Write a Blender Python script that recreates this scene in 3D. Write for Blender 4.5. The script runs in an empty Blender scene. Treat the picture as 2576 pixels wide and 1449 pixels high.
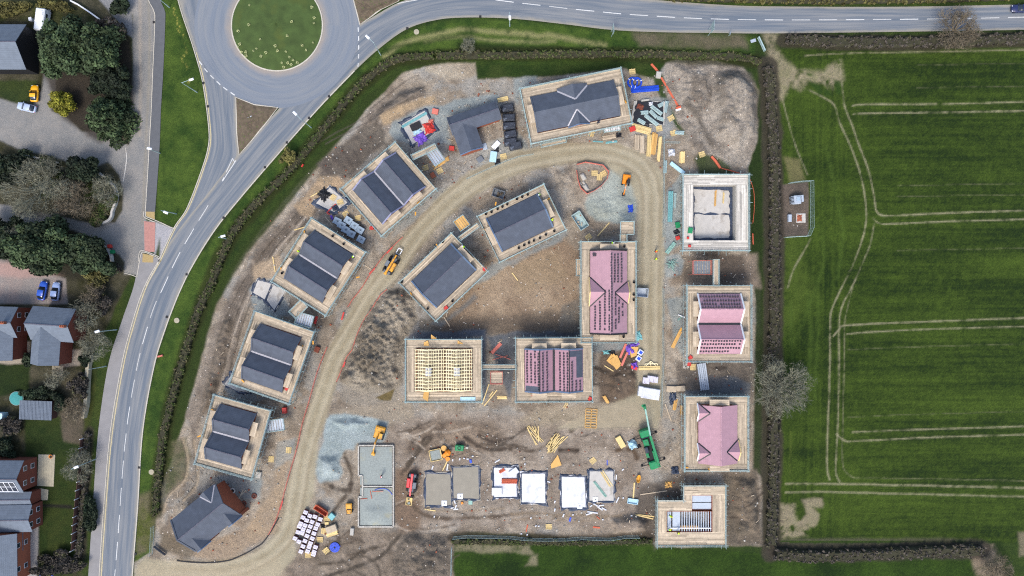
SKYS, SUNE, EXPO = 0.15, 1.15, 1.36
import bpy, math, random
import numpy as np
from mathutils import Vector, Matrix
random.seed(7)
rng = np.random.default_rng(11)
S = 0.089; H = 160.0            # metres per photo unit on the ground, camera height
R = math.radians
col = bpy.context.scene.collection

def T(i, j, x, y):              # photo tile reading -> plan units
    return (644*i + x/4.0, 362.4*j + y/4.0)

def P(q, h=0.0):                # plan units of something h metres up -> world point
    k = S*(H-h)/H
    return Vector(((q[0]-1288)*k, (724.5-q[1])*k, h))

def lin(c):
    return tuple((x/255/12.92 if x/255 <= 0.04045 else ((x/255+0.055)/1.055)**2.4) for x in c)

AF = 0.66
def alb(c):
    return tuple(min(0.85, v*AF) for v in lin(c))

# ------------------------------------------------------------------ materials
MATS = {}
def mat(name, c, rough=0.85, var=0.18, ns=2.5, metal=0.0, stripe=None, bump=0.0, alpha=None, spec=0.3, spots=None, detail=4):
    if name in MATS: return MATS[name]
    m = bpy.data.materials.new(name); m.use_nodes = True
    nt = m.node_tree; N = nt.nodes; L = nt.links
    b = N['Principled BSDF']
    b.inputs['Roughness'].default_value = rough
    b.inputs['Metallic'].default_value = metal
    b.inputs['Specular IOR Level'].default_value = spec
    tc = N.new('ShaderNodeTexCoord')
    no = N.new('ShaderNodeTexNoise'); no.inputs['Scale'].default_value = ns; no.inputs['Detail'].default_value = detail
    L.new(tc.outputs['Object'], no.inputs['Vector'])
    mr = N.new('ShaderNodeMapRange'); mr.inputs[1].default_value = 0.25; mr.inputs[2].default_value = 0.75
    mr.inputs[3].default_value = 1-var; mr.inputs[4].default_value = 1+var
    L.new(no.outputs['Fac'], mr.inputs[0])
    at = N.new('ShaderNodeAttribute'); at.attribute_name = 'tint'
    mu = N.new('ShaderNodeMath'); mu.operation = 'MULTIPLY'
    L.new(mr.outputs[0], mu.inputs[0]); L.new(at.outputs['Fac'], mu.inputs[1])
    last = mu.outputs[0]
    if stripe:
        ax, per, amt = stripe
        sx = N.new('ShaderNodeSeparateXYZ'); L.new(tc.outputs['Object'], sx.inputs[0])
        d = N.new('ShaderNodeMath'); d.operation = 'DIVIDE'; d.inputs[1].default_value = per
        L.new(sx.outputs[ax], d.inputs[0])
        fr = N.new('ShaderNodeMath'); fr.operation = 'FRACT'; L.new(d.outputs[0], fr.inputs[0])
        r2 = N.new('ShaderNodeMapRange'); r2.inputs[1].default_value = 0.0; r2.inputs[2].default_value = 0.35
        r2.inputs[3].default_value = 1-amt; r2.inputs[4].default_value = 1.0
        L.new(fr.outputs[0], r2.inputs[0])
        m2 = N.new('ShaderNodeMath'); m2.operation = 'MULTIPLY'
        L.new(last, m2.inputs[0]); L.new(r2.outputs[0], m2.inputs[1]); last = m2.outputs[0]
    vs = N.new('ShaderNodeVectorMath'); vs.operation = 'SCALE'
    vs.inputs[0].default_value = alb(c)
    L.new(last, vs.inputs['Scale'])
    out = vs.outputs[0]
    if spots:
        sc, thr, c2 = spots
        n2 = N.new('ShaderNodeTexNoise'); n2.inputs['Scale'].default_value = sc; n2.inputs['Detail'].default_value = 3
        L.new(tc.outputs['Object'], n2.inputs['Vector'])
        r3 = N.new('ShaderNodeMapRange'); r3.inputs[1].default_value = thr-0.06; r3.inputs[2].default_value = thr+0.06
        L.new(n2.outputs['Fac'], r3.inputs[0])
        mx = N.new('ShaderNodeMix'); mx.data_type = 'RGBA'
        L.new(r3.outputs[0], mx.inputs['Factor']); L.new(out, mx.inputs['A'])
        mx.inputs['B'].default_value = (*alb(c2), 1)
        out = mx.outputs['Result']
    L.new(out, b.inputs['Base Color'])
    if bump:
        bp = N.new('ShaderNodeBump'); bp.inputs['Strength'].default_value = 1.0; bp.inputs['Distance'].default_value = bump
        L.new(no.outputs['Fac'], bp.inputs['Height']); L.new(bp.outputs['Normal'], b.inputs['Normal'])
    if alpha is not None:
        b.inputs['Alpha'].default_value = alpha
    MATS[name] = m
    return m

M = dict(
    slate=mat('slate tile', (84,90,102), 0.8, 0.10, 0.9, stripe=(1,0.34,0.22)),
    slate_d=mat('new slate tile', (80,87,99), 0.8, 0.18, 0.8, stripe=(1,0.30,0.2)),
    slate_l=mat('weathered slate', (104,114,126), 0.8, 0.14, 1.1, stripe=(1,0.32,0.2)),
    ridge=mat('ridge tile', (86,86,98), 0.8, 0.15, 3),
    lead=mat('valley lead', (168,166,170), 0.5, 0.12, 2),
    barge=mat('barge board', (134,136,162), 0.6, 0.1, 2),
    bargeblue=mat('blue barge board', (92,112,138), 0.6, 0.1, 2),
    brick=mat('red brick', (160,92,66), 0.9, 0.22, 5, stripe=(2,0.15,0.15)),
    brick_d=mat('weathered red brick', (122,66,50), 0.9, 0.25, 4, stripe=(2,0.15,0.15)),
    pink=mat('pink roof membrane', (176,138,148), 0.75, 0.09, 0.9, stripe=(1,0.36,0.07)),
    black=mat('black plastic', (34,35,40), 0.5, 0.25, 3, bump=0.05),
    dark=mat('dark rubber', (38,38,40), 0.8, 0.2, 4),
    tile=mat('stacked roof tile', (64,60,68), 0.8, 0.2, 6),
    board=mat('scaffold board', (186,170,146), 0.9, 0.16, 1.6),
    board_pale=mat('bleached scaffold board', (204,198,186), 0.9, 0.12, 1.6),
    timber=mat('fresh timber', (222,196,136), 0.85, 0.12, 2),
    truss=mat('roof truss timber', (255,242,196), 0.85, 0.1, 2),
    osb=mat('plywood sheet', (214,168,98), 0.85, 0.1, 2),
    galv=mat('galvanised steel', (168,190,188), 0.55, 0.15, 2, metal=0.2),
    greenpole=mat('green scaffold tube', (140,178,166), 0.6, 0.2, 2),
    steel=mat('steel sheet', (176,186,196), 0.5, 0.1, 2, metal=0.2),
    conc=mat('concrete', (188,184,176), 0.9, 0.12, 0.7, spots=(0.6,0.62,(166,160,150)), bump=0.01),
    conc_g=mat('wet screed', (142,136,122), 0.8, 0.09, 0.6),
    white=mat('white polythene', (208,210,214), 0.6, 0.08, 0.5, spots=(0.7,0.62,(190,192,196))),
    whitep=mat('white paint', (232,234,236), 0.6, 0.05, 1),
    block=mat('concrete block', (178,174,164), 0.9, 0.15, 4),
    gravel=mat('blue grey gravel fill', (142,149,144), 0.95, 0.2, 3, bump=0.03, detail=8, spots=(0.4,0.66,(150,150,132))),
    dpm=mat('dark membrane edge', (58,68,86), 0.4, 0.45, 2.2, bump=0.06),
    plast_r=mat('red plastic', (196,58,50), 0.5, 0.1, 3),
    plast_o=mat('orange plastic mesh', (196,96,66), 0.7, 0.15, 3),
    coral=mat('faded red barrier plastic', (205,116,100), 0.7, 0.15, 3),
    plast_b=mat('blue pipe plastic', (34,78,200), 0.45, 0.12, 3),
    purple=mat('purple sheeting', (124,88,196), 0.5, 0.2, 2, bump=0.05),
    glass=mat('dark glass', (40,48,58), 0.1, 0.05, 1, spec=0.6),
    yellow=mat('machine yellow paint', (222,158,50), 0.5, 0.2, 2, spots=(2.5,0.6,(150,118,72))),
    orange=mat('machine orange paint', (240,140,30), 0.45, 0.08, 3),
    green=mat('machine green paint', (26,134,82), 0.5, 0.22, 2, spots=(1.8,0.62,(60,92,70))),
    redm=mat('machine red paint', (216,60,66), 0.45, 0.1, 3),
    grey=mat('mid grey metal', (110,116,122), 0.6, 0.2, 3),
    teal=mat('teal wrapped pipe', (120,178,180), 0.6, 0.12, 3),
    ltblue=mat('pale blue board', (176,210,222), 0.6, 0.08, 3),
    hiviz=mat('hi-vis yellow cloth', (176,232,40), 0.8, 0.1, 8),
    hivizo=mat('hi-vis orange cloth', (240,84,40), 0.8, 0.1, 8),
    cloth=mat('dark work cloth', (44,46,58), 0.9, 0.15, 6),
    skin=mat('skin', (200,150,120), 0.7, 0.05, 4),
    helmet=mat('white helmet', (236,236,230), 0.4, 0.03, 4),
    helmety=mat('yellow helmet', (230,210,60), 0.4, 0.03, 4),
    bark=mat('bark', (86,78,66), 0.95, 0.25, 4),
    twig=mat('bare twigs', (116,106,88), 0.95, 0.25, 2),
    twig_p=mat('pale bare twigs', (124,124,106), 0.95, 0.25, 2),
    leaf_d=mat('dark evergreen leaf', (46,60,38), 0.85, 0.25, 0.6),
    leaf_m=mat('evergreen leaf', (64,80,50), 0.85, 0.25, 0.6),
    leaf_y=mat('golden shrub leaf', (130,128,40), 0.85, 0.25, 0.8),
    leaf_b=mat('olive shrub leaf', (116,112,62), 0.85, 0.25, 0.8),
    hedge=mat('trimmed hedge twigs', (94,90,64), 0.95, 0.28, 0.7, spots=(0.9,0.49,(72,86,40))),
    hedge_d=mat('dark hedge twigs', (84,78,70), 0.95, 0.3, 0.6, spots=(0.7,0.6,(84,84,54))),
    hedgecore=mat('hedge inside', (56,55,38), 0.95, 0.3, 1),
    path=mat('dark tarmac path', (94,96,99), 0.95, 0.1, 1.2, bump=0.005, detail=8),
    pave=mat('pavement tarmac', (138,136,135), 0.95, 0.1, 0.6, bump=0.005, detail=8),
    kerb=mat('kerb stone', (188,182,168), 0.9, 0.12, 1.5),
    paint=mat('road paint', (206,207,204), 0.8, 0.1, 2.5, spots=(9,0.66,(170,170,168))),
    yellowline=mat('worn yellow line', (196,182,138), 0.85, 0.15, 2),
    redpave=mat('red block paving', (176,128,118), 0.9, 0.15, 2, stripe=(0,0.2,0.1)),
    tactile=mat('buff paving', (168,146,100), 0.9, 0.1, 3),
    patio=mat('patio slabs', (168,160,138), 0.9, 0.15, 1.5, stripe=(0,0.6,0.15)),
    fencew=mat('fence timber', (92,64,54), 0.9, 0.2, 3, stripe=(0,0.15,0.2)),
    trampo=mat('trampoline mat', (56,140,138), 0.7, 0.12, 2),
    pvframe=mat('solar panel cells', (40,46,60), 0.25, 0.1, 3),
)

# ------------------------------------------------------------------ mesh builder
class MB:
    def __init__(s): s.v = []; s.f = []; s.t = []
    def add(s, vs, fs, tint=1.0):
        o = len(s.v); s.v.extend([tuple(v) for v in vs])
        for f in fs: s.f.append(tuple(i+o for i in f)); s.t.append(tint)
        return s
    def box(s, x0, y0, z0, x1, y1, z1, tint=1.0, m=None):
        vs = [Vector(p) for p in ((x0,y0,z0),(x1,y0,z0),(x1,y1,z0),(x0,y1,z0),(x0,y0,z1),(x1,y0,z1),(x1,y1,z1),(x0,y1,z1))]
        if m is not None: vs = [m @ v for v in vs]
        return s.add(vs, [(3,2,1,0),(4,5,6,7),(0,1,5,4),(1,2,6,5),(2,3,7,6),(3,0,4,7)], tint)
    def cb(s, c, sz, rz=0.0, tint=1.0, rx=0.0, ry=0.0):
        m = Matrix.Translation(Vector(c)) @ Matrix.Rotation(rz,4,'Z') @ Matrix.Rotation(ry,4,'Y') @ Matrix.Rotation(rx,4,'X')
        x,y,z = sz
        return s.box(-x/2,-y/2,-z/2,x/2,y/2,z/2,tint,m)
    def rbox(s, c, sz, b=0.06, rz=0.0, tint=1.0, top=1.0):   # chamfered block, optionally tapering upward
        x,y,z = sz[0]/2, sz[1]/2, sz[2]/2; b = min(b, x*0.8, y*0.8, z*0.8)
        m = Matrix.Translation(Vector(c)) @ Matrix.Rotation(rz,4,'Z')
        rings = []
        for zz, ins, k in ((-z,b,1.0),(-z+b,0,1.0),(z-b,0,top),(z,b,top)):
            X,Y = x*k-ins, y*k-ins; c2 = b*0.6 if ins == 0 else b*0.4
            rings.append([(X,-Y+c2,zz),(X,Y-c2,zz),(X-c2,Y,zz),(-X+c2,Y,zz),(-X,Y-c2,zz),(-X,-Y+c2,zz),(-X+c2,-Y,zz),(X-c2,-Y,zz)])
        vs = [m @ Vector(p) for r in rings for p in r]
        fs = [tuple(range(7,-1,-1)), tuple(range(24,32))]
        for k in range(3):
            for i in range(8):
                j = (i+1) % 8; fs.append((k*8+i, k*8+j, k*8+8+j, k*8+8+i))
        return s.add(vs, fs, tint)
    def tube(s, p0, p1, r, n=5, tint=1.0, r1=None):
        p0 = Vector(p0); p1 = Vector(p1); d = p1-p0
        if d.length < 1e-6: return s
        q = d.to_track_quat('Z','Y'); r1 = r if r1 is None else r1
        vs = []
        for i in range(n):
            a = 2*math.pi*i/n; vs.append(p0 + q @ Vector((math.cos(a)*r, math.sin(a)*r, 0)))
        for i in range(n):
            a = 2*math.pi*i/n; vs.append(p1 + q @ Vector((math.cos(a)*r1, math.sin(a)*r1, 0)))
        fs = [(i,(i+1)%n,n+(i+1)%n,n+i) for i in range(n)] + [tuple(range(n-1,-1,-1)), tuple(range(n,2*n))]
        return s.add(vs, fs, tint)
    def path(s, pts, r, n=5, tint=1.0):
        for a, b in zip(pts[:-1], pts[1:]): s.tube(a, b, r, n, tint)
        return s
    def bar(s, p0, p1, w, h, tint=1.0):
        p0 = Vector(p0); p1 = Vector(p1); d = p1-p0
        if d.length < 1e-6: return s
        x = d.normalized(); up = Vector((0,0,1))
        if abs(x.z) > 0.98: up = Vector((0,1,0))
        y = up.cross(x).normalized(); z = x.cross(y)
        c = [(-w/2,-h/2),(w/2,-h/2),(w/2,h/2),(-w/2,h/2)]
        vs = [p + y*a + z*b for p in (p0,p1) for a,b in c]
        return s.add(vs, [(3,2,1,0),(4,5,6,7),(0,1,5,4),(1,2,6,5),(2,3,7,6),(3,0,4,7)], tint)
    def prism(s, poly, z0, z1, tint=1.0):
        n = len(poly)
        a = sum(poly[i][0]*poly[(i+1)%n][1]-poly[(i+1)%n][0]*poly[i][1] for i in range(n))
        if a < 0: poly = poly[::-1]
        vs = [(p[0],p[1],z0) for p in poly]+[(p[0],p[1],z1) for p in poly]
        return s.add(vs, [tuple(range(n-1,-1,-1)), tuple(range(n,2*n))]+[(i,(i+1)%n,n+(i+1)%n,n+i) for i in range(n)], tint)
    def lathe(s, prof, c=(0,0,0), n=16, tint=1.0, axis='Z'):
        vs = []; c = Vector(c)
        for r,z in prof:
            for i in range(n):
                a = 2*math.pi*i/n
                p = Vector((r*math.cos(a), r*math.sin(a), z))
                if axis == 'X': p = Vector((p.z, p.x, p.y))
                if axis == 'Y': p = Vector((p.y, p.z, p.x))
                vs.append(c+p)
        k = len(prof); fs = []
        for j in range(k-1):
            for i in range(n):
                fs.append((j*n+i, j*n+(i+1)%n, (j+1)*n+(i+1)%n, (j+1)*n+i))
        fs.append(tuple(range(n-1,-1,-1))); fs.append(tuple((k-1)*n+i for i in range(n)))
        return s.add(vs, fs, tint)
    def torus(s, c, R0, r, n=28, m=8, tint=1.0):
        vs = []; c = Vector(c)
        for i in range(n):
            a = 2*math.pi*i/n
            for j in range(m):
                b = 2*math.pi*j/m; q = R0 + r*math.cos(b)
                vs.append(c+Vector((q*math.cos(a), q*math.sin(a), r*math.sin(b))))
        fs = [(i*m+j, ((i+1)%n)*m+j, ((i+1)%n)*m+(j+1)%m, i*m+(j+1)%m) for i in range(n) for j in range(m)]
        return s.add(vs, fs, tint)
    def build(s, name, m, parent=None, smooth=False):
        me = bpy.data.meshes.new(name)
        me.from_pydata(s.v, [], s.f)
        a = me.attributes.new('tint', 'FLOAT', 'FACE')
        a.data.foreach_set('value', np.array(s.t, dtype=np.float32))
        if smooth: me.polygons.foreach_set('use_smooth', np.ones(len(s.f), dtype=bool))
        me.materials.append(M[m] if isinstance(m, str) else m)
        o = bpy.data.objects.new(name, me); col.objects.link(o)
        if parent is not None: o.parent = parent
        return o

def tag(o, label, cat, group=None):
    o['label'] = label; o['category'] = cat
    if group: o['group'] = group
    return o

def thing(name, label, cat, loc=(0,0,0), rz=0.0, group=None):
    o = bpy.data.objects.new(name, None); col.objects.link(o)
    o.empty_display_size = 0.3
    o.location = loc; o.rotation_euler = (0,0,rz)
    return tag(o, label, cat, group)

def solo(name, mb, m, label, cat, loc=(0,0,0), rz=0.0, group=None, smooth=False):
    o = mb.build(name, m, None, smooth); o.location = loc; o.rotation_euler = (0,0,rz)
    return tag(o, label, cat, group)

def dup(root, loc, rz=None, label=None, group=None, scale=None):
    r = root.copy(); col.objects.link(r); r.location = loc
    if rz is not None: r.rotation_euler = (0,0,rz)
    if label: r['label'] = label
    if group: r['group'] = group
    if scale: r.scale = scale
    for ch in list(root.children):
        c = ch.copy(); col.objects.link(c); c.parent = r
        for g in list(ch.children):
            d = g.copy(); col.objects.link(d); d.parent = c
    return r

def struct(o): o['kind'] = 'structure'; return o

def smooth_line(pts, n=6):
    pts = [Vector((p[0],p[1])) for p in pts]; out = []
    for i in range(len(pts)-1):
        p0 = pts[max(i-1,0)]; p1 = pts[i]; p2 = pts[i+1]; p3 = pts[min(i+2,len(pts)-1)]
        for k in range(n):
            t = k/n
            out.append(0.5*((2*p1)+(p2-p0)*t+(2*p0-5*p1+4*p2-p3)*t*t+(3*p1-p0-3*p2+p3)*t**3))
    out.append(pts[-1])
    return [(p.x,p.y) for p in out]

def resample(pts, step):
    out = [Vector((pts[0][0],pts[0][1]))]; acc = 0.0
    for a, b in zip(pts[:-1], pts[1:]):
        a = Vector((a[0],a[1])); b = Vector((b[0],b[1])); L = (b-a).length
        if L < 1e-9: continue
        t = step-acc
        while t <= L:
            out.append(a+(b-a)*(t/L)); t += step
        acc = (acc+L) % step
    return out

def qang(a, b):                # heading in the world of the photo direction a -> b
    return math.atan2(-(b[1]-a[1]), b[0]-a[0])
# ------------------------------------------------------------------ ground sheet
STEP = 0.27
X0, X1, Y0, Y1 = -126.0, 126.0, -74.0, 74.0
nx = int((X1-X0)/STEP)+1; ny = int((Y1-Y0)/STEP)+1
xs = np.linspace(X0, X1, nx); ys = np.linspace(Y0, Y1, ny)
GX, GY = np.meshgrid(xs, ys)
QX = GX/S+1288; QY = 724.5-GY/S

def vnoise(x, y, seed):
    r = np.random.default_rng(seed).random((256,256)).astype(np.float32)
    xi = np.floor(x).astype(int); yi = np.floor(y).astype(int)
    fx = x-xi; fy = y-yi; fx = fx*fx*(3-2*fx); fy = fy*fy*(3-2*fy)
    a = r[yi%256, xi%256]; b = r[yi%256,(xi+1)%256]; c_ = r[(yi+1)%256, xi%256]; d = r[(yi+1)%256,(xi+1)%256]
    return (a*(1-fx)+b*fx)*(1-fy)+(c_*(1-fx)+d*fx)*fy
def fbm(x, y, seed, oct=4, gain=0.55):
    t = 0; amp = 1; tot = 0
    for k in range(oct):
        t = t+amp*vnoise(x*2**k+13.7*k, y*2**k+7.1*k, seed+k); tot += amp; amp *= gain
    return t/tot
N8 = fbm(GX/9, GY/9, 1, 5)-0.5          # broad
N3 = fbm(GX/3.2, GY/3.2, 20, 5)-0.5     # middling
N05 = fbm(GX/0.62, GY/0.62, 140, 2, 0.6)-0.5
N1 = fbm(GX/1.1, GY/1.1, 40, 3, 0.7)-0.5
W1 = fbm(GX/5, GY/5, 60, 5, 0.65)-0.5
W2 = fbm(GX/5, GY/5, 70, 5, 0.65)-0.5
WN = np.random.default_rng(3).random(GX.shape)-0.5
HST = fbm(QX/190, QY/5.5, 80, 4, 0.6)-0.5   # streaks drilled along the field
VST = fbm(QX/6.0, QY/170, 90, 4, 0.6)-0.5

COL = np.zeros(GX.shape+(3,), dtype=np.float64)
HGT = np.zeros(GX.shape)
ROUGH = np.zeros(GX.shape)
LAB = np.zeros(GX.shape, dtype=np.int16)
def C3(c):
    v = np.array(alb(c))
    if c[1] > c[0]*1.02 and c[1] > c[2]*1.2: return v*np.array((0.80,0.76,0.60))
    l = v.mean(); return v*0.76+l*0.24

def win(x0, y0, x1, y1):
    i0 = int(np.searchsorted(xs, (x0-1288)*S)); i1 = int(np.searchsorted(xs, (x1-1288)*S))
    j0 = int(np.searchsorted(ys, (724.5-y1)*S)); j1 = int(np.searchsorted(ys, (724.5-y0)*S))
    return slice(max(j0-1,0), min(j1+2,ny)), slice(max(i0-1,0), min(i1+2,nx))

def sstep(t): t = np.clip(t,0,1); return t*t*(3-2*t)

def mpoly(pts, soft=5, warp=10, w2=0):
    px = [p[0] for p in pts]; py = [p[1] for p in pts]; m = soft+warp+8
    sl = win(min(px)-m, min(py)-m, max(px)+m, max(py)+m)
    x = QX[sl]+W1[sl]*warp*2.2; y = QY[sl]+W2[sl]*warp*2.2
    ins = np.zeros(x.shape, bool); d = np.full(x.shape, 1e9)
    n = len(pts)
    for i in range(n):
        ax, ay = pts[i]; bx, by = pts[(i+1)%n]
        dx, dy = bx-ax, by-ay; L2 = dx*dx+dy*dy+1e-9
        t = np.clip(((x-ax)*dx+(y-ay)*dy)/L2,0,1)
        d = np.minimum(d, (x-ax-t*dx)**2+(y-ay-t*dy)**2)
        if abs(dy) > 1e-9:
            cnd = ((ay > y) != (by > y)) & (x < dx*(y-ay)/dy+ax)
            ins ^= cnd
    d = np.sqrt(d); sd = np.where(ins, d, -d)
    if w2: sd = sd+N1[sl]*w2
    return sl, sstep(0.5+sd/(2*max(soft,0.1))), sd

def mline(pts, w, soft=3, warp=3, sm=4, w2=0):
    if sm: pts = smooth_line(pts, sm)
    px = [p[0] for p in pts]; py = [p[1] for p in pts]; m = w+soft+warp+8
    sl = win(min(px)-m, min(py)-m, max(px)+m, max(py)+m)
    x = QX[sl]+W1[sl]*warp*2.2; y = QY[sl]+W2[sl]*warp*2.2
    d = np.full(x.shape, 1e9)
    for (ax,ay),(bx,by) in zip(pts[:-1], pts[1:]):
        dx, dy = bx-ax, by-ay; L2 = dx*dx+dy*dy+1e-9
        t = np.clip(((x-ax)*dx+(y-ay)*dy)/L2,0,1)
        d = np.minimum(d, (x-ax-t*dx)**2+(y-ay-t*dy)**2)
    d = np.sqrt(d); sd = w/2-d
    if w2: sd = sd+N1[sl]*w2
    return sl, sstep(0.5+sd/(2*max(soft,0.1))), sd

def fill(mk, c, op=1.0, lab=None, h=None, rough=None, c2=None, brk=0):
    sl, m, sd = mk
    m = m*op
    if brk: m = m*np.clip(1+brk*(N3[sl]*2+N1[sl]*1.2), 0, 1)
    cc = C3(c)[None,None,:]
    if c2 is not None:
        k = np.clip(0.5+N3[sl]*2.2+N1[sl]*1.0,0,1)[...,None]
        cc = cc*(1-k)+C3(c2)[None,None,:]*k
    COL[sl] = COL[sl]*(1-m[...,None])+cc*m[...,None]
    if lab is not None:
        LAB[sl] = np.where(m > 0.5, lab, LAB[sl])
    if rough is not None: ROUGH[sl] = ROUGH[sl]*(1-m)+rough*m
    if h is not None: HGT[sl] = HGT[sl]*(1-m)+h*m

def mound(pts, top, soft, warp=14, lump=0.0, p=1.0):
    sl, m, sd = mpoly(pts, soft, warp)
    pr = sstep(sd/soft)**p
    HGT[sl] += pr*(top*(1+N3[sl]*0.5)+lump*(N1[sl]*1.4+N3[sl]*1.4+N05[sl]*0.6))

Tq = lambda i, j, L: [T(i,j,a,b) for a,b in L]
GROUND, FIELD, SITE, HAUL, STONE, DRIVE, SOIL = range(7)

# base: rough dark green verge
k = np.clip(0.5+N8*1.4+N1*0.9,0,1)[...,None]
COL[:] = C3((36,56,26))*(1-k)+C3((62,82,34))*k
# --- gardens on the left
fill(mpoly([(-120,-80),(330,-80),(330,340),(320,660),(330,700),(228,900),(215,1449),(-120,1560)], 6, 6), (52,54,34), c2=(78,74,54), lab=GROUND)
for pts, c_, c2 in [
    ([(-20,-20),(110,-20),(100,60),(-20,50)], (66,76,36), (88,86,52)),
    ([(70,-20),(205,10),(255,70),(120,60)], (58,66,36), (80,78,50)),
    ([(-30,205),(95,200),(85,250),(50,262),(-30,235)], (44,60,32), (58,72,36)),
    ([(-30,915),(75,912),(75,985),(-30,1000)], (30,48,20), (42,58,24)),
    ([(78,925),(215,935),(195,1000),(80,995)], (62,62,40), (84,78,56)),
    ([(62,1058),(200,1040),(205,1140),(140,1300),(60,1135)], (38,56,24), (52,66,30)),
    ([(98,1240),(195,1150),(205,1180),(190,1340),(185,1449),(96,1449),(98,1275)], (40,58,22), (54,66,28)),
    ([(150,1045),(215,980),(240,1000),(215,1120),(160,1110)], (96,84,66), (70,66,48)),
    ([(205,930),(250,920),(235,1090),(215,1280),(205,1449),(195,1449),(210,1150)], (44,60,28), (66,74,36))]:
    fill(mpoly(pts, 5, 7), c_, c2=c2)
fill(mpoly([(95,1275),(185,1280),(178,1270),(95,1268)],3,2),(34,34,24))
# pebbled driveway, service lane
DR = (124,124,121); DR2 = (138,134,127)
fill(mpoly(Tq(0,0,[(-200,940),(60,1010),(200,1045),(330,1060),(420,900),(440,740),(560,760),(560,920),(495,1020),(520,1120),(680,1190),(800,1300),(960,1449),(1310,1449),(1310,1700),(1260,1560),(1100,1620),(900,1720),(700,1640),(500,1560),(200,1500),(-200,1330)]), 4, 4), DR, c2=DR2, lab=DRIVE)
fill(mpoly([(332,-30),(384,-30),(390,40),(384,180),(378,362),(368,540),(364,640),(345,692),(312,690),(314,660),(300,640),(280,630),(250,605),(215,590),(150,570),(60,560),(-30,560),(-30,512),(20,515),(60,525),(150,545),(225,560),(290,560),(308,530),(310,480),(300,440),(280,415),(240,385),(180,360),(120,335),(240,330),(325,372),(330,340),(325,300),(334,180)],3,2), DR, c2=DR2, lab=DRIVE)
fill(mpoly([(205,-30),(345,-30),(345,40),(315,30),(300,10),(250,-10)],3,4), (140,138,134), c2=(150,146,140), lab=DRIVE)
fill(mpoly([(262,-30),(300,5),(330,35),(335,95),(310,80),(300,60),(262,15),(225,-30)],3,3), (132,132,132), lab=DRIVE)
fill(mline([(352,-20),(352,340)], 6, 5, 3), (168,152,130), 0.6)
fill(mline([(372,-20),(376,120),(368,360),(358,560)], 5, 4, 2), (140,132,112), 0.7)
fill(mpoly(Tq(0,1,[(1565,780),(1745,850),(1610,1170),(1545,1100),(1550,1080)])+[T(0,1,1450,1090),T(0,1,1450,770)],2,1), (158,156,158), lab=DRIVE)
# block paved yard of the neighbours
fill(mpoly([(-30,645),(60,655),(90,680),(165,700),(170,765),(-30,765)],3,2), (150,132,122), c2=(136,130,124), lab=DRIVE)
fill(mpoly([(-30,655),(100,668),(160,692),(60,700),(-30,690)],8,6), (178,136,122), 0.7)
fill(mpoly([(-5,855),(75,860),(80,912),(20,918),(-30,910)],3,2), (150,140,120), lab=DRIVE)
fill(mpoly([(178,880),(208,880),(200,920),(150,925),(150,918),(180,912)],3,2), (140,128,112))
fill(mpoly([(82,1320),(98,1320),(92,1460),(60,1460)],3,2), (150,146,142), lab=DRIVE)
# --- verge beside the road (fresher green) and planted triangles
VG = (48,74,30); VG2 = (78,102,44)
fill(mpoly([(404,0),(442,0),(455,40),(470,95),(490,140),(508,210),(522,300),(524,400),(470,520),(437,570),(400,556),(395,500),(400,350),(408,200),(414,80)],4,3), VG, c2=VG2)
for i in range(26):
    t = i/25; x0 = 440+t*45+random.uniform(-6,6)-(t>0.6)*10; y0 = 20+t*185
    fill(mline([(x0,y0),(x0+2,y0+random.uniform(2,6))], random.uniform(1.5,2.6), 1.2, 2, 0), (200,184,40), 0.6, brk=2.5)
fill(mpoly([(363,724),(402,655),(402,600),(330,860),(300,900),(285,940),(250,1090),(245,1449),(205,1449),(225,1100),(250,900),(290,770),(330,695)],4,4), (46,66,28), c2=(64,78,36))
fill(mpoly([(455,724),(500,650),(600,515),(725,365),(830,248),(960,122),(1030,80),(1100,55),(1160,48),(1290,50),(1540,80),(1810,88),(1900,95),(1895,150),(1540,150),(1290,160),(1100,150),(1010,150),(950,180),(880,250),(700,460),(580,600),(510,740),(440,990),(405,1250),(385,1449),(340,1449),(350,1200),(365,1050),(395,900)],5,5), VG, c2=VG2)
fill(mline(Tq(1,0,[(1300,560),(1500,420),(1800,340),(2100,300),(2576,330),(3100,380),(3500,440)]), 10, 8, 6), (170,158,96), 0.55, brk=1.2)
fill(mline(Tq(1,0,[(1700,410),(2000,370),(2400,400),(3000,420)]), 7, 6, 6), (160,150,90), 0.5, brk=1.2)
fill(mline(Tq(1,0,[(1300,510),(1500,450),(1800,400),(2100,350)]), 8, 6, 6), (36,60,20), 0.7)
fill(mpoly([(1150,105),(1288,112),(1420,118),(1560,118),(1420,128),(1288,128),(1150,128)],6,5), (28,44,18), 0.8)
fill(mpoly(Tq(2,0,[(1200,330),(1500,330),(1900,335),(2350,350),(2350,480),(1800,500),(1300,470)]),10,12), (110,96,74), 0.75, c2=(74,72,48))
fill(mpoly([(338,1250),(390,1230),(400,1330),(385,1380),(345,1400)],9,10), (112,100,70), 0.8, c2=(84,90,46))
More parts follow.
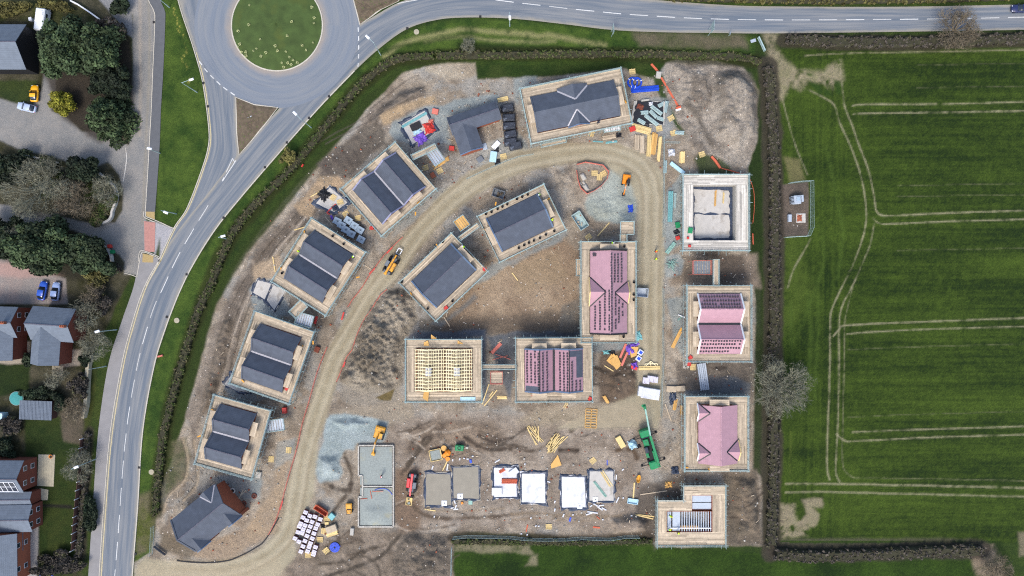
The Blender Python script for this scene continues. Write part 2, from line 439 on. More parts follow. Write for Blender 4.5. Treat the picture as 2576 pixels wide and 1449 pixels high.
# --- arable field
fill(mpoly([(1950,112),(2720,105),(2720,1365),(2440,1366),(2050,1368),(1962,1362),(1965,700),(1955,300)],5,4), (38,62,22), lab=FIELD)
sl = win(1950,100,2720,1375); fm = (LAB[sl] == FIELD)[...,None]
wv = sstep((QX[sl]-2115)/30); st = HST[sl]*wv*2.0+VST[sl]*(1-wv)*2.2
bigp = fbm(QX[sl]/260, QY[sl]/60, 333, 4)-0.5
kk = np.clip(0.5+st*0.42+bigp*1.1+N1[sl]*0.6+WN[sl]*0.4,0,1)[...,None]
fc = C3((30,50,12))*(1-kk)+C3((70,92,32))*kk
COL[sl] = np.where(fm, fc, COL[sl])
fill(mpoly([(1955,720),(1975,450),(2010,620),(2050,730),(2010,800),(1970,830)],30,14), (78,98,40), 0.75, brk=1.0)
for L_ in ([(2078,370),(2110,520),(2120,600),(2105,700)],[(2062,570),(2075,650),(2040,760),(1995,860)],[(2034,740),(2040,850),(2032,980)],[(2060,740),(2055,850),(2050,1000)],[(1990,760),(1992,900)]):
    fill(mline(L_, 8, 6, 4), (74,98,40), 0.55, brk=1.0)
TAN = (150,142,104)
def tram(L_, w=4.0, op=0.85, c_=TAN, brk=1.0): fill(mline(L_, w*0.72, 2.0, 0.9, 4, 2.6), c_, op*0.86, brk=brk*1.2)
tram(Tq(3,0,[(850,1065),(1000,1050),(1800,1045),(2600,1025),(3000,1018)]), 4.5)
tram(Tq(3,0,[(860,1150),(1000,1140),(1800,1130),(2600,1115),(3000,1105)]), 4.5)
tram(Tq(3,0,[(370,560),(700,540),(1200,528),(2000,515),(2600,500),(3000,495)]), 3.5, 0.8)
tram(Tq(3,0,[(360,880),(560,980),(670,1060),(720,1230),(820,1449)])+Tq(3,1,[(920,270),(970,500),(990,680),(985,800),(940,980),(860,1200),(740,1448)])+Tq(3,2,[(650,200),(625,350),(620,900),(600,1449)])+Tq(3,3,[(595,350),(620,480)]), 5.0, 0.8)
tram(Tq(3,0,[(720,590),(740,800),(770,1060),(850,1270),(910,1449)])+Tq(3,1,[(1000,230),(1060,480),(1085,660)]), 5.0, 0.8)
tram(Tq(3,1,[(1085,660),(1140,715),(1300,718),(1900,690),(2600,668),(3000,655)]), 4.6, 0.9)
tram(Tq(3,1,[(1055,740),(1130,800),(1300,800),(1900,775),(2600,755),(3000,745)]), 4.2, 0.9)
tram(Tq(3,1,[(1070,800),(1030,1000),(950,1200),(840,1448)])+Tq(3,2,[(760,150),(715,350),(715,900),(700,1449)])+Tq(3,3,[(680,380),(720,500)]), 4.6, 0.75)
tram(Tq(3,2,[(660,480),(720,410),(790,375),(1400,345),(2000,322),(2600,300),(3000,285)]), 4.6, 0.85)
tram(Tq(3,2,[(790,462),(1000,445),(1700,410),(2600,385),(3000,370)]), 4.2, 0.85)
tram(Tq(3,2,[(850,1449),(1600,1420),(2600,1390),(3000,1380)]), 4.4, 0.85)
tram(Tq(3,3,[(690,20),(780,90),(900,88),(1700,50),(2600,25),(3000,15)]), 4.4, 0.85)
tram(Tq(3,2,[(850,0),(790,250),(770,400),(765,900),(750,1449)])+Tq(3,3,[(750,300),(780,400),(860,460)]), 2.4, 0.55)
tram(Tq(3,3,[(180,518),(500,520),(1000,525),(1700,540),(2600,562),(3000,570)]), 6.5, 0.75)
tram(Tq(3,3,[(180,605),(500,600),(1000,612),(1700,628),(2600,650),(3000,655)]), 6.0, 0.7)
tram(Tq(3,3,[(860,460),(1300,462),(1900,475),(2600,490)]), 2.0, 0.4)
tram(Tq(3,0,[(150,1000),(210,1250),(270,1449)])+Tq(3,1,[(330,150),(400,310)]), 3.2, 0.75)
tram(Tq(3,1,[(430,950),(350,1100),(250,1280),(200,1440)]), 6, 0.6)
for y0 in (620,1300): tram(Tq(3,2,[(800,y0),(1500,y0-30),(2600,y0-60)]), 1.4, 0.35)
for y0 in (530,1070,420): tram(Tq(3,1,[(1300,y0),(1900,y0-12),(2600,y0-22)]), 1.3, 0.35)
for y0 in (870,640): tram(Tq(3,0,[(1500,y0+14),(2000,y0+6),(2600,y0-4)]), 1.3, 0.35)
fill(mline(Tq(3,3,[(225,0),(225,420)]), 4, 3, 2), (92,108,48), 0.5, brk=1)
# worn tan entrance of the field
TP = (176,154,124)
fill(mpoly(Tq(3,0,[(-60,330),(110,345),(80,450),(170,580),(290,690),(420,700),(560,715),(590,660),(740,610),(745,800),(650,900),(520,830),(400,810),(400,890),(330,920),(220,840),(190,920),(150,1010),(110,985),(60,800),(20,640),(0,560)]),9,7,5), TP, 0.72, c2=(140,130,92), brk=1.5)
fill(mpoly(Tq(3,0,[(390,730),(450,740),(440,765),(390,760)]),4,3), (58,84,34), 0.9)
fill(mpoly(Tq(3,0,[(410,830),(520,850),(560,930),(520,960)]),4,3), (46,72,26), 0.9)
fill(mpoly(Tq(3,0,[(560,880),(620,920),(650,960),(570,960)]),4,3), (46,72,26), 0.9)
fill(mpoly(Tq(3,0,[(660,800),(720,810),(740,960),(690,940)]),4,3), (46,72,26), 0.9)
fill(mpoly(Tq(3,3,[(120,715),(260,720),(280,900),(420,960),(420,1030),(300,1050),(130,1050)]),7,9,4), TP, 0.5, brk=2.4)
fill(mpoly(Tq(3,3,[(330,680),(540,660),(560,760),(440,750),(530,830),(460,960),(300,920),(380,830)]),5,7,4), TP, 0.48, brk=2.6)
fill(mpoly([(1965,1355),(2440,1355),(2450,1372),(1965,1372)],6,4), (92,86,66), 0.7, brk=0.5)
fill(mpoly([(2432,1370),(2500,1370),(2530,1449),(2460,1449)],8,8,4), (140,120,98), 0.8, brk=1.2)
fill(mpoly([(2562,1340),(2600,1340),(2600,1400),(2565,1400)],6,6), (130,116,90), 0.7)
# lower grass field
fill(mpoly([(1137,1375),(1400,1366),(1660,1378),(1900,1392),(2440,1410),(2470,1520),(1137,1520)],4,4), (36,62,20), lab=FIELD)
sl = win(1100,1360,2500,1520); fm = ((LAB[sl] == FIELD) & (QY[sl] > 1360))[...,None]
kk = np.clip(0.5+N8[sl]*1.6+N3[sl]*0.8+WN[sl]*0.4,0,1)[...,None]
COL[sl] = np.where(fm, C3((28,50,14))*(1-kk)+C3((58,84,28))*kk, COL[sl])
fill(mpoly([(1140,1370),(1330,1372),(1340,1390),(1320,1425),(1350,1420),(1352,1395),(1145,1388)],6,8,4), (140,128,96), 0.7, brk=1.2)
# --- construction site
SITEP = [(398,1250),(415,1200),(470,1040),(505,900),(540,770),(600,655),(660,570),(760,450),(840,365),(930,270),(980,215),(1010,185),(1070,164),(1185,164),(1200,200),(1310,192),(1420,190),(1560,172),(1640,165),(1690,152),(1790,152),(1870,170),(1908,230),(1905,360),(1882,420),(1890,640),(1912,700),(1915,1000),(1918,1372),(1650,1378),(1640,1350),(1400,1348),(1200,1338),(1140,1345),(1137,1560),(335,1560),(338,1415),(380,1390),(392,1310)]
SC = (164,150,128); SC2 = (136,120,98)
fill(mpoly(SITEP,4,5), SC, c2=SC2, lab=SITE, rough=0.5)
sl = win(300,140,1930,1560); mm = (LAB[sl] == SITE)
COL[sl] *= np.where(mm, 1+N8[sl]*0.4, 1)[...,None]
gk = np.where(mm, sstep((fbm(GX[sl]/7, GY[sl]/7, 500, 5, 0.6)-0.52)/0.12)*0.6, 0)[...,None]
COL[sl] = COL[sl]*(1-gk)+C3((146,145,137))*gk
dk = np.where(mm, sstep((fbm(GX[sl]/3.5, GY[sl]/3.5, 520, 5, 0.65)-0.57)/0.08)*0.4, 0)[...,None]
COL[sl] = COL[sl]*(1-dk)+C3((100,86,70))*dk
# green strips kept on the site
fill(mpoly([(1195,165),(1400,165),(1560,158),(1690,150),(1640,200),(1590,185),(1560,170),(1420,188),(1300,196),(1205,192)],5,5), (40,62,24), c2=(60,76,36), lab=GROUND)
fill(mpoly([(1640,180),(1668,190),(1700,290),(1735,330),(1735,350),(1700,320),(1670,270),(1650,220)],4,4), (48,72,28), 0.95)
fill(mpoly([(1760,385),(1790,380),(1830,415),(1850,440),(1760,440),(1745,400)],6,6), (52,72,34), 0.85)
fill(mpoly([(1882,200),(1912,240),(1918,420),(1918,1200),(1895,1180),(1900,760),(1885,640),(1885,430),(1905,350),(1890,250)],4,3), (40,58,26), 0.95, lab=GROUND)
fill(mpoly([(400,1235),(425,1170),(470,1035),(510,890),(545,765),(620,640),(840,372),(960,226),(1010,180),(1000,172),(930,235),(820,360),(600,630),(525,760),(480,900),(440,1030),(400,1180)],5,4), (50,66,30), 0.9)
fill(mpoly([(430,1110),(470,1100),(480,1150),(470,1200),(440,1230),(415,1250),(415,1180)],8,8), (58,74,34), 0.8, c2=(110,98,70))
# graded brown areas
BR = (160,136,104); MD = (96,80,62)
fill(mpoly([(1160,690),(1240,650),(1420,600),(1460,640),(1455,820),(1300,840),(1100,835),(1120,790)],10,8), BR, c2=(138,114,86), rough=0.35)
fill(mpoly([(1290,660),(1400,630),(1430,700),(1300,740)],16,10), (150,126,90), 0.7)
fill(mpoly([(1080,790),(1200,800),(1460,780),(1460,845),(1080,850)],14,10), (88,78,66), 0.75)
fill(mpoly([(960,1040),(1440,1040),(1640,1080),(1640,1330),(1130,1330),(1000,1345),(1000,1180),(900,1100)],14,14), (158,142,122), c2=(126,110,92), rough=0.6, op=0.8)
fill(mpoly([(1050,1060),(1240,1060),(1280,1110),(1200,1150),(1010,1150)],16,14), (84,70,56), 0.95, c2=(142,122,98), rough=1.3)
fill(mpoly([(990,1180),(1060,1180),(1060,1330),(1010,1360),(990,1300)],8,8), (120,96,72), 0.9)
fill(mpoly([(1690,650),(1905,640),(1910,720),(1880,720),(1690,715)],9,8), (140,122,100), c2=(120,104,84))
fill(mpoly([(1750,640),(1870,640),(1880,700),(1800,715),(1810,660)],8,8), (84,72,60), 0.8)
fill(mpoly([(1700,905),(1900,910),(1890,1000),(1700,990)],8,8), (120,108,92), c2=(98,88,76), rough=0.7)
fill(mpoly([(1760,945),(1860,955),(1870,1000),(1770,990)],9,8), (92,98,104), 0.7)
fill(mpoly([(1820,1190),(1905,1180),(1915,1370),(1830,1375)],8,8), (122,106,84), c2=(96,86,70), rough=1.2)
fill(mpoly([(1600,1230),(1720,1190),(1720,1260),(1655,1260),(1650,1380),(1600,1300)],9,9), (94,84,72), 0.9)
fill(mpoly([(1510,880),(1600,870),(1615,960),(1590,1020),(1510,1010)],8,8), (110,92,72), c2=(90,74,58), rough=0.9)
fill(mpoly([(820,1040),(1040,1000),(1040,1050),(960,1075)],8,8), (150,136,112), 0.8)
fill(mpoly([(700,1100),(740,1100),(700,1340),(560,1415),(480,1400),(500,1370),(620,1330),(690,1220)],8,6), (164,140,106), c2=(150,130,104))
fill(mpoly([(400,1330),(500,1380),(480,1408),(400,1380)],8,6), (110,96,72), 0.8)
fill(mpoly([(560,1440),(900,1330),(1136,1345),(1136,1500),(560,1500)],12,10), (140,124,104), c2=(110,96,78), rough=1.0)
# strip between hedge and houses: churned tracks
fill(mpoly([(470,1045),(520,880),(560,770),(640,640),(740,520),(850,380),(940,270),(1020,220),(1075,230),(1060,260),(960,350),(880,440),(780,560),(690,640),(620,780),(580,950),(520,1000),(490,1120)],7,6), (140,126,108), c2=(108,96,82), rough=0.7)
for off in (0,9,18,30,44,60):
    L_ = [(505+off*0.8,1040),(540+off*0.8,890),(585+off*0.8,760),(660+off*0.7,640),(760+off*0.7,520),(860+off*0.7,395),(930+off*0.8,300),(1010+off,240+off*0.2)]
    fill(mline(L_, 3.5, 2.5, 3), random.choice([(84,74,60),(96,84,70),(178,162,140)]), 0.9, brk=0.9)
for L_ in (Tq(1,0,[(600,1449),(1100,1180),(1400,1000),(1700,880)]),Tq(1,0,[(700,1449),(1250,1160),(1700,960)]),Tq(1,0,[(1150,1100),(1500,820),(1640,760)])):
    fill(mline(L_, 3, 2, 2), (86,76,66), 0.75, brk=0.5)
fill(mpoly(Tq(1,0,[(1750,650),(2200,640),(2210,760),(2150,790),(1900,800),(1700,700)]),5,6), (178,164,138), c2=(150,134,108))
fill(mpoly(Tq(1,0,[(1250,1180),(1440,1070),(1800,960),(1820,1040),(1500,1120),(1440,1230),(1290,1260)]),5,6), (176,148,106), c2=(150,128,96))
fill(mpoly(Tq(1,1,[(370,620),(500,520),(640,330),(830,320),(900,400),(600,560),(560,740),(440,700)]),6,6), (176,146,106), c2=(150,128,96))
fill(mpoly(Tq(1,0,[(850,1449),(1060,1280),(1230,1230),(1290,1300),(1300,1449)])+Tq(1,1,[(1100,180),(900,330),(700,300),(620,200)]),7,6), (108,98,84), c2=(88,78,68), rough=1.0)
fill(mpoly([(635,670),(700,640),(720,690),(640,705)],7,6), (178,152,116), 0.8)
for L_ in (Tq(0,3,[(1840,60),(1890,250),(1860,480),(1700,640),(1650,800)]),Tq(0,3,[(1960,80),(1990,430),(1960,560),(1850,690)])):
    fill(mline(L_, 6, 3, 3), (172,150,116), 0.7); fill(mline([(a-5,b) for a,b in L_], 3, 2, 2), (90,80,64), 0.7)
# --- stone fill
GV = (142,152,148); GV2 = (122,134,134)
def gravel(pts, op=0.92, c_=GV, c2=GV2, lab=STONE, w=7): fill(mpoly(pts,5,w,2), c_, op, c2=c2, lab=lab, rough=0.25)
gravel(Tq(2,1,[(760,520),(900,400),(1000,250),(1150,230),(1250,300),(1260,560),(1240,780),(1050,790),(860,780),(760,700),(740,590)]), c_=(158,168,156), c2=(140,148,136))
gravel(Tq(1,3,[(690,-60),(740,-170),(900,-180),(1190,-120),(1280,-60),(1330,10),(1270,100),(1030,120),(1000,180),(900,190),(830,300),(870,400),(820,480),(640,510),(590,420),(610,220),(680,100)]), c_=(150,166,166), c2=(134,150,148))
gravel(Tq(1,2,[(700,1320),(800,1280),(1100,1300),(1320,1350),(1300,1449),(690,1449)]), c_=(150,166,166), c2=(134,150,148))
gravel(Tq(1,0,[(1380,1230),(1420,1200),(1700,1080),(1900,1060),(2000,1000),(2430,940),(2480,1060),(2430,1030),(1930,1180),(1960,1449),(1560,1449),(1400,1400),(1340,1330)]), 0.9)
gravel([T(2,0,20,790),T(2,0,250,760),T(2,0,260,830),T(2,0,80,900),T(2,0,60,1050),T(2,0,20,1000)], 0.8)
gravel(Tq(2,1,[(1530,700),(1560,480),(1700,300),(1715,700),(1700,1000),(1560,1100),(1530,1000)]), 0.85)
gravel(Tq(2,1,[(1530,1120),(1700,1100),(1730,1180),(1700,1320),(1560,1340),(1520,1260)]), 0.85, c_=(158,164,156))
gravel(Tq(2,2,[(1560,100),(1740,100),(1740,700),(1640,560),(1600,300)]), 0.8)
gravel(Tq(2,1,[(430,560),(480,600),(560,900),(500,980),(150,1130),(0,1230),(-60,1180),(200,1060),(500,900)]), 0.8, c_=(136,136,130))
gravel(Tq(1,1,[(2360,1200),(2500,1160),(2580,1200),(2250,1400),(2100,1448)]), 0.7)
gravel(Tq(1,2,[(1560,460),(1650,440),(2310,430),(2330,1100),(2280,1150),(2280,500),(1560,520),(1500,900),(1490,520)]), 0.95, c_=(104,110,118), c2=(90,96,104))
gravel(Tq(1,2,[(1700,340),(1900,320),(2200,60),(2230,100),(1860,390)]), 0.7, c_=(112,120,122), c2=(100,106,106))
gravel(Tq(2,2,[(-250,500),(50,430),(700,440),(700,490),(60,500),(-10,1140)]), 0.9, c_=(92,100,108), c2=(80,86,92))
gravel(Tq(2,2,[(500,180),(690,100),(695,440),(480,440)]), 0.75, c_=(96,98,94), c2=(112,104,90))
gravel(Tq(2,2,[(800,540),(1250,540),(1240,600),(830,660)]), 0.8, c_=(130,132,128))
gravel(Tq(2,2,[(2200,900),(2400,960),(2390,1080),(1740,1070),(1740,1020),(2100,1030)]), 0.8, c_=(108,116,120), c2=(94,100,104))
gravel([(632,725),(650,700),(690,700),(740,790),(700,800),(640,790)], 0.85, c_=(140,150,150))
gravel([(562,960),(600,940),(650,1000),(690,1000),(600,1015),(565,985)], 0.8, c_=(132,140,142))
gravel([(700,1110),(745,1100),(740,1150),(690,1180)], 0.7, c_=(146,148,140))
gravel([(520,1200),(600,1195),(660,1210),(640,1260),(600,1250)], 0.8, c_=(136,134,128))
gravel([(1610,240),(1690,250),(1690,350),(1590,340)], 0.7, c_=(140,140,136))
gravel([(1000,560),(1100,470),(1130,480),(1060,540),(985,600)], 0.7, c_=(150,146,134))
gravel([(1210,360),(1300,330),(1340,380),(1240,410),(1200,420)], 0.7, c_=(168,166,152))
gravel(Tq(1,3,[(-60,380),(60,420),(30,700),(-60,640)]), 0.6)
# drifting dirt: pale and dark tracks over the lower yard
for L_, c_, w in (
    (Tq(1,3,[(640,1330),(900,1290),(1100,1180),(1300,1130)]),(88,76,60),7),(Tq(1,3,[(720,1210),(830,1100),(800,950),(760,820),(900,640)]),(100,86,68),9),
    (Tq(1,3,[(700,1449),(1000,1350),(1250,1240),(1450,1040)]),(84,74,60),9),(Tq(1,3,[(1560,720),(1700,830),(1900,870),(2300,860),(2576,830)]),(104,86,66),8),
    (Tq(1,3,[(1600,640),(1740,780),(1950,800),(2200,790),(2500,770)]),(160,140,112),5),(Tq(1,3,[(1520,330),(1640,210),(1760,70)]),(96,82,64),9),
    (Tq(1,3,[(1470,420),(1600,260),(1700,60)]),(92,78,62),8),(Tq(1,3,[(900,230),(960,420),(940,600)]),(98,84,66),8),(Tq(1,3,[(760,540),(900,590),(960,520)]),(84,72,58),12),
    (Tq(1,3,[(2100,60),(2300,160),(2560,170)]),(84,70,56),9),(Tq(1,3,[(2250,30),(2400,90),(2576,60)]),(80,66,54),8),(Tq(2,3,[(0,830),(300,820),(800,850),(1100,840)]),(150,128,98),6),
    (Tq(2,3,[(0,880),(400,870),(700,900),(900,870)]),(160,136,104),4),(Tq(2,3,[(30,150),(200,190),(420,100)]),(90,74,58),7),(Tq(2,3,[(480,180),(660,190)]),(76,62,48),9),
    (Tq(2,3,[(1060,180),(1200,170),(1260,260)]),(100,78,54),10),(Tq(1,3,[(1050,1230),(1200,1310),(1250,1440)]),(86,76,62),6),(Tq(1,3,[(850,1260),(980,1380),(1100,1449)]),(90,80,66),5),
    (Tq(2,2,[(400,1330),(520,1300),(640,1350),(600,1430)]),(88,74,60),14),(Tq(2,2,[(860,800),(1000,860),(1250,860)]),(80,68,54),9)):
    fill(mline(L_, w*1.1, 4, 5, 4, 4), tuple(v*0.88 for v in c_), 0.95, brk=0.8, rough=1.0)
for i in range(46):
    x, y = random.choice(((1180,1090),(1090,1110),(1280,1130),(1060,1290),(1500,1130),(700,1400),(1580,940),(1870,1270),(860,1350),(1060,1400)))
    x += random.uniform(-70,70); y += random.uniform(-38,38); a = random.uniform(-0.6,0.6); l = random.uniform(20,60)
    fill(mline([(x-l*math.cos(a),y-l*math.sin(a)),(x+random.uniform(-6,6),y+random.uniform(-6,6)),(x+l*math.cos(a),y+l*math.sin(a))], random.uniform(2.5,6), 2.5, 4, 4, 3), random.choice(((78,66,52),(92,78,62),(170,154,132),(84,74,62))), 0.85, brk=1.0, rough=1.2)
# --- haul road of tan stone
HR = (166,155,123); HR2 = (152,141,110)
HAULP = [(335,1560),(338,1432),(360,1405),(420,1412),(500,1420),(580,1410),(640,1390),(690,1350),(706,1310),(718,1260),(727,1210),(748,1130),(762,1085),(790,980),(815,905),(850,830),(885,770),(912,722),(960,660),(1000,610),(1060,545),(1110,490),(1170,440),(1250,398),(1300,378),(1400,365),(1500,358),(1560,362),(1610,380),(1650,410),(1672,450),(1672,700),(1666,860),(1668,1000),(1655,1080),(1560,1075),(1400,1080),(1480,1040),(1530,1020),(1600,990),(1603,900),(1600,700),(1602,520),(1590,470),(1560,440),(1500,410),(1430,412),(1350,425),(1250,460),(1190,495),(1120,550),(1060,620),(1010,690),(974,727),(940,765),(915,810),(890,860),(866,900),(846,962),(830,1010),(818,1060),(800,1110),(795,1180),(790,1240),(770,1300),(740,1360),(745,1400),(700,1450),(690,1560)]
fill(mpoly(HAULP,8,6,5), HR, c2=HR2, lab=HAUL, rough=0.12)
hl = [(430,1430),(560,1432),(650,1405),(715,1350),(742,1260),(758,1160),(780,1080),(815,980),(845,900),(895,820),(940,745),(990,680),(1050,590),(1120,520),(1200,455),(1300,412),(1420,388),(1520,384),(1600,410),(1636,470),(1638,600),(1636,800),(1634,960)]
for off, c_ in ((-14,(178,164,132)),(14,(178,164,132)),(0,(146,130,96)),(-22,(140,124,92)),(22,(140,124,92))):
    o2 = []
    for i,(a,b) in enumerate(hl):
        p, n = hl[max(i-1,0)], hl[min(i+1,len(hl)-1)]
        d = math.hypot(n[0]-p[0], n[1]-p[1]); o2.append((a-(n[1]-p[1])/d*off, b+(n[0]-p[0])/d*off))
    fill(mline(o2, 7, 5, 2), c_, 0.6, brk=0.6)
fill(mpoly([(345,1415),(560,1425),(700,1400),(740,1500),(345,1560)],12,8), (170,154,120), 0.5)
fill(mpoly([(1350,1030),(1600,1010),(1640,1075),(1440,1080),(1300,1060)],12,10), (158,142,112), 0.7)
# puddle mud and darker churn beside houses
fill(mpoly(Tq(1,2,[(1210,1100),(1400,1010),(1360,1130),(1260,1130)]),2,2), (104,88,44), lab=SITE)
fill(mpoly(Tq(1,2,[(1640,300),(1760,330),(1740,430),(1640,420)]),3,3), (120,110,92), 0.9)
# --- spoil heaps
fill(mpoly([(1676,160),(1760,152),(1870,168),(1905,240),(1905,360),(1880,420),(1750,380),(1700,300),(1672,230)],5,6), (164,152,134), c2=(122,110,94), lab=SOIL, rough=1.4)
mound([(1690,165),(1780,158),(1800,260),(1760,330),(1710,270)], 0.7, 26, 12, 0.35)
mound([(1790,180),(1860,168),(1905,230),(1908,340),(1860,390),(1795,350),(1785,260)], 2.6, 34, 10, 0.4)
fill(mpoly([(1795,190),(1850,168),(1890,185),(1900,215),(1850,200),(1800,215)],7,6), (92,86,76), 0.8)
for x in (1838,1850,1862): fill(mline([(x,205),(x+4,240),(x+2,300)],3,3,2), (176,160,134), 0.6)
fill(mline(Tq(2,0,[(1750,1050),(1880,1200),(2000,1449)]), 12, 7, 5), (86,78,66), 0.7)
HEAP = [(930,770),(965,735),(1000,722),(1040,745),(1055,800),(1020,850),(1018,900),(1015,970),(980,990),(900,985),(850,960),(870,905),(900,850)]
fill(mpoly(HEAP,5,8), (160,148,126), c2=(122,110,90), lab=SOIL, rough=1.9)
mound(HEAP, 2.2, 34, 12, 1.5)
fill(mpoly([(860,960),(1010,980),(1000,1010),(880,1020),(850,1000)],8,8), (140,130,112), 0.8)
mound([(620,655),(660,590),(720,530),(700,600),(640,670)], 0.5, 14, 8, 0.2)
mound([(930,300),(1000,225),(1070,215),(1075,245),(980,300),(930,340)], 1.4, 24, 6, 0.25)
mound([(500,1060),(525,930),(560,810),(590,790),(580,880),(540,1010)], 1.1, 18, 8, 0.5)
fill(mpoly([(500,1060),(525,930),(560,810),(590,790),(580,880),(540,1010)],6,6), (124,110,92), c2=(98,86,70), rough=1.6, op=0.9)
SP3 = [(1010,1345),(1050,1335),(1140,1350),(1137,1500),(985,1500),(990,1400)]
fill(mpoly(SP3,6,8), (126,112,94), c2=(98,88,74), lab=SOIL, rough=1.2)
mound(SP3, 1.6, 36, 12, 0.5)
mound([(1530,1300),(1600,1290),(1640,1310),(1630,1340),(1540,1345)], 1.2, 16, 8, 0.4)
mound([(1840,1200),(1905,1200),(1908,1340),(1850,1350)], 1.2, 22, 8, 0.6)
mound([(1535,930),(1590,910),(1610,960),(1570,1010),(1530,990)], 0.9, 20, 8, 0.5)
mound(Tq(1,3,[(600,220),(850,220),(850,440),(640,490)]), 1.3, 24, 6, 0.15)
mound(Tq(2,1,[(780,560),(1100,480),(1240,560),(1200,760),(850,760)]), 0.35, 16, 6, 0.5)
mound(Tq(1,2,[(720,1330),(1000,1300),(1200,1380),(900,1449)]), 0.9, 16, 6, 0.2)
mound(Tq(2,1,[(400,270),(600,230),(640,400),(520,560),(420,480)]), 0.8, 18, 8, 0.6)
mound(Tq(2,2,[(1980,800),(2180,780),(2180,900),(2000,900)]), 0.6, 12, 6, 0.3)
# hollows beside the hedges
HGT += ROUGH*(N1*0.42+N3*0.25)+(LAB == FIELD)*(HST*0.05)+0.02*N3
# keep the sheet level under roads, paths and slabs
FLAT = np.zeros(GX.shape, bool)
def flat(mk, z=0.0):
    sl, m, sd = mk
    k = sstep(sd/8+0.6); HGT[sl] = HGT[sl]*(1-k)+z*k
    FLAT[sl] |= k > 0.5
# ------------------------------------------------------------------ roads
def road_mat(name, base, edge, band, edge_w=0.07):
    m = bpy.data.materials.new(name); m.use_nodes = True
    nt = m.node_tree; N = nt.nodes; L = nt.links; b = N['Principled BSDF']
    b.inputs['Roughness'].default_value = 0.9; b.inputs['Specular IOR Level'].default_value = 0.25
    uv = N.new('ShaderNodeUVMap'); uv.uv_map = 'UVMap'
    def noise(sx, sy, detail=4, rough=0.55):
        mp = N.new('ShaderNodeMapping'); mp.inputs['Scale'].default_value = (sx, sy, 1)
        L.new(uv.outputs[0], mp.inputs['Vector'])
        n = N.new('ShaderNodeTexNoise'); n.inputs['Scale'].default_value = 1; n.inputs['Detail'].default_value = detail; n.inputs['Roughness'].default_value = rough
        L.new(mp.outputs[0], n.inputs['Vector']); return n.outputs['Fac']
    def rng_(x, a, b_, c, d):
        r = N.new('ShaderNodeMapRange'); r.inputs[1].default_value = a; r.inputs[2].default_value = b_; r.inputs[3].default_value = c; r.inputs[4].default_value = d
        L.new(x, r.inputs[0]); return r.outputs[0]
    def mix(f, a, c):
        x = N.new('ShaderNodeMix'); x.data_type = 'RGBA'; L.new(f, x.inputs['Factor'])
        for s_, val in (('A', a), ('B', c)):
            if isinstance(val, tuple): x.inputs[s_].default_value = (*val, 1)
            else: L.new(val, x.inputs[s_])
        return x.outputs['Result']
    f1 = rng_(noise(10, 0.05, 5), 0.38, 0.66, 0, 1)
    c1 = mix(f1, alb(base), alb(band))
    f4 = rng_(noise(24, 0.12, 3), 0.5, 0.75, 0, 0.5)
    c1 = mix(f4, c1, alb((base[0]-20, base[1]-17, base[2]-13)))
    sx = N.new('ShaderNodeSeparateXYZ'); L.new(uv.outputs[0], sx.inputs[0])
    # distance to the nearer edge of the carriageway
    ab = N.new('ShaderNodeMath'); ab.operation = 'SUBTRACT'; ab.inputs[1].default_value = 0.5; L.new(sx.outputs[0], ab.inputs[0])
    a2 = N.new('ShaderNodeMath'); a2.operation = 'ABSOLUTE'; L.new(ab.outputs[0], a2.inputs[0])
    nn = N.new('ShaderNodeMath'); nn.operation = 'ADD'; L.new(a2.outputs[0], nn.inputs[0]); L.new(rng_(noise(4, 0.35, 4), 0.3, 0.7, -0.035, 0.035), nn.inputs[1])
    fe = rng_(nn.outputs[0], 0.5-edge_w*1.6, 0.5-edge_w*0.3, 0, 0.9)
    c2 = mix(fe, c1, alb(edge))
    f2 = rng_(noise(60, 8, 6, 0.7), 0.3, 0.7, 0.9, 1.1)
    vs = N.new('ShaderNodeVectorMath'); vs.operation = 'SCALE'; L.new(c2, vs.inputs[0]); L.new(f2, vs.inputs['Scale'])
    L.new(vs.outputs[0], b.inputs['Base Color'])
    return m
ASPH = road_mat('worn asphalt', (101,110,120), (148,143,131), (132,134,135))
ASPH2 = road_mat('roundabout asphalt', (116,124,134), (150,141,131), (128,132,136), 0.10)
M['asph'] = ASPH; M['asph2'] = ASPH2

def ribbon(name, Lp, Rp, z, m, n=8, cross=6, um=1.0):
    Ls = smooth_line(Lp, n); Rs = smooth_line(Rp, n)
    vs = []; uvs = []; v = 0.0; prev = None
    for a, b in zip(Ls, Rs):
        A = P(a); B = P(b); c = (A+B)/2
        if prev is not None: v += (c-prev).length
        prev = c
        for k in range(cross+1):
            t = k/cross; p = A.lerp(B, t); vs.append((p.x,p.y,z)); uvs.append((t*um, v))
    fs = []
    w = cross+1
    for i in range(len(Ls)-1):
        for k in range(cross): fs.append((i*w+k+1, i*w+k, (i+1)*w+k, (i+1)*w+k+1))
    me = bpy.data.meshes.new(name); me.from_pydata(vs, [], fs)
    a = me.attributes.new('tint','FLOAT','FACE'); a.data.foreach_set('value', np.ones(len(fs), dtype=np.float32))
    ul = me.uv_layers.new(name='UVMap')
    for lp in me.loops: ul.data[lp.index].uv = uvs[lp.vertex_index]
    me.materials.append(M[m] if isinstance(m, str) else m)
    o = bpy.data.objects.new(name, me); col.objects.link(o)
    # face up
    if me.polygons[len(fs)//2].normal.z < 0: me.flip_normals()
    poly = Ls+Rs[::-1]
    flat(mpoly(poly, 2, 0), -0.10)
    return struct(o)

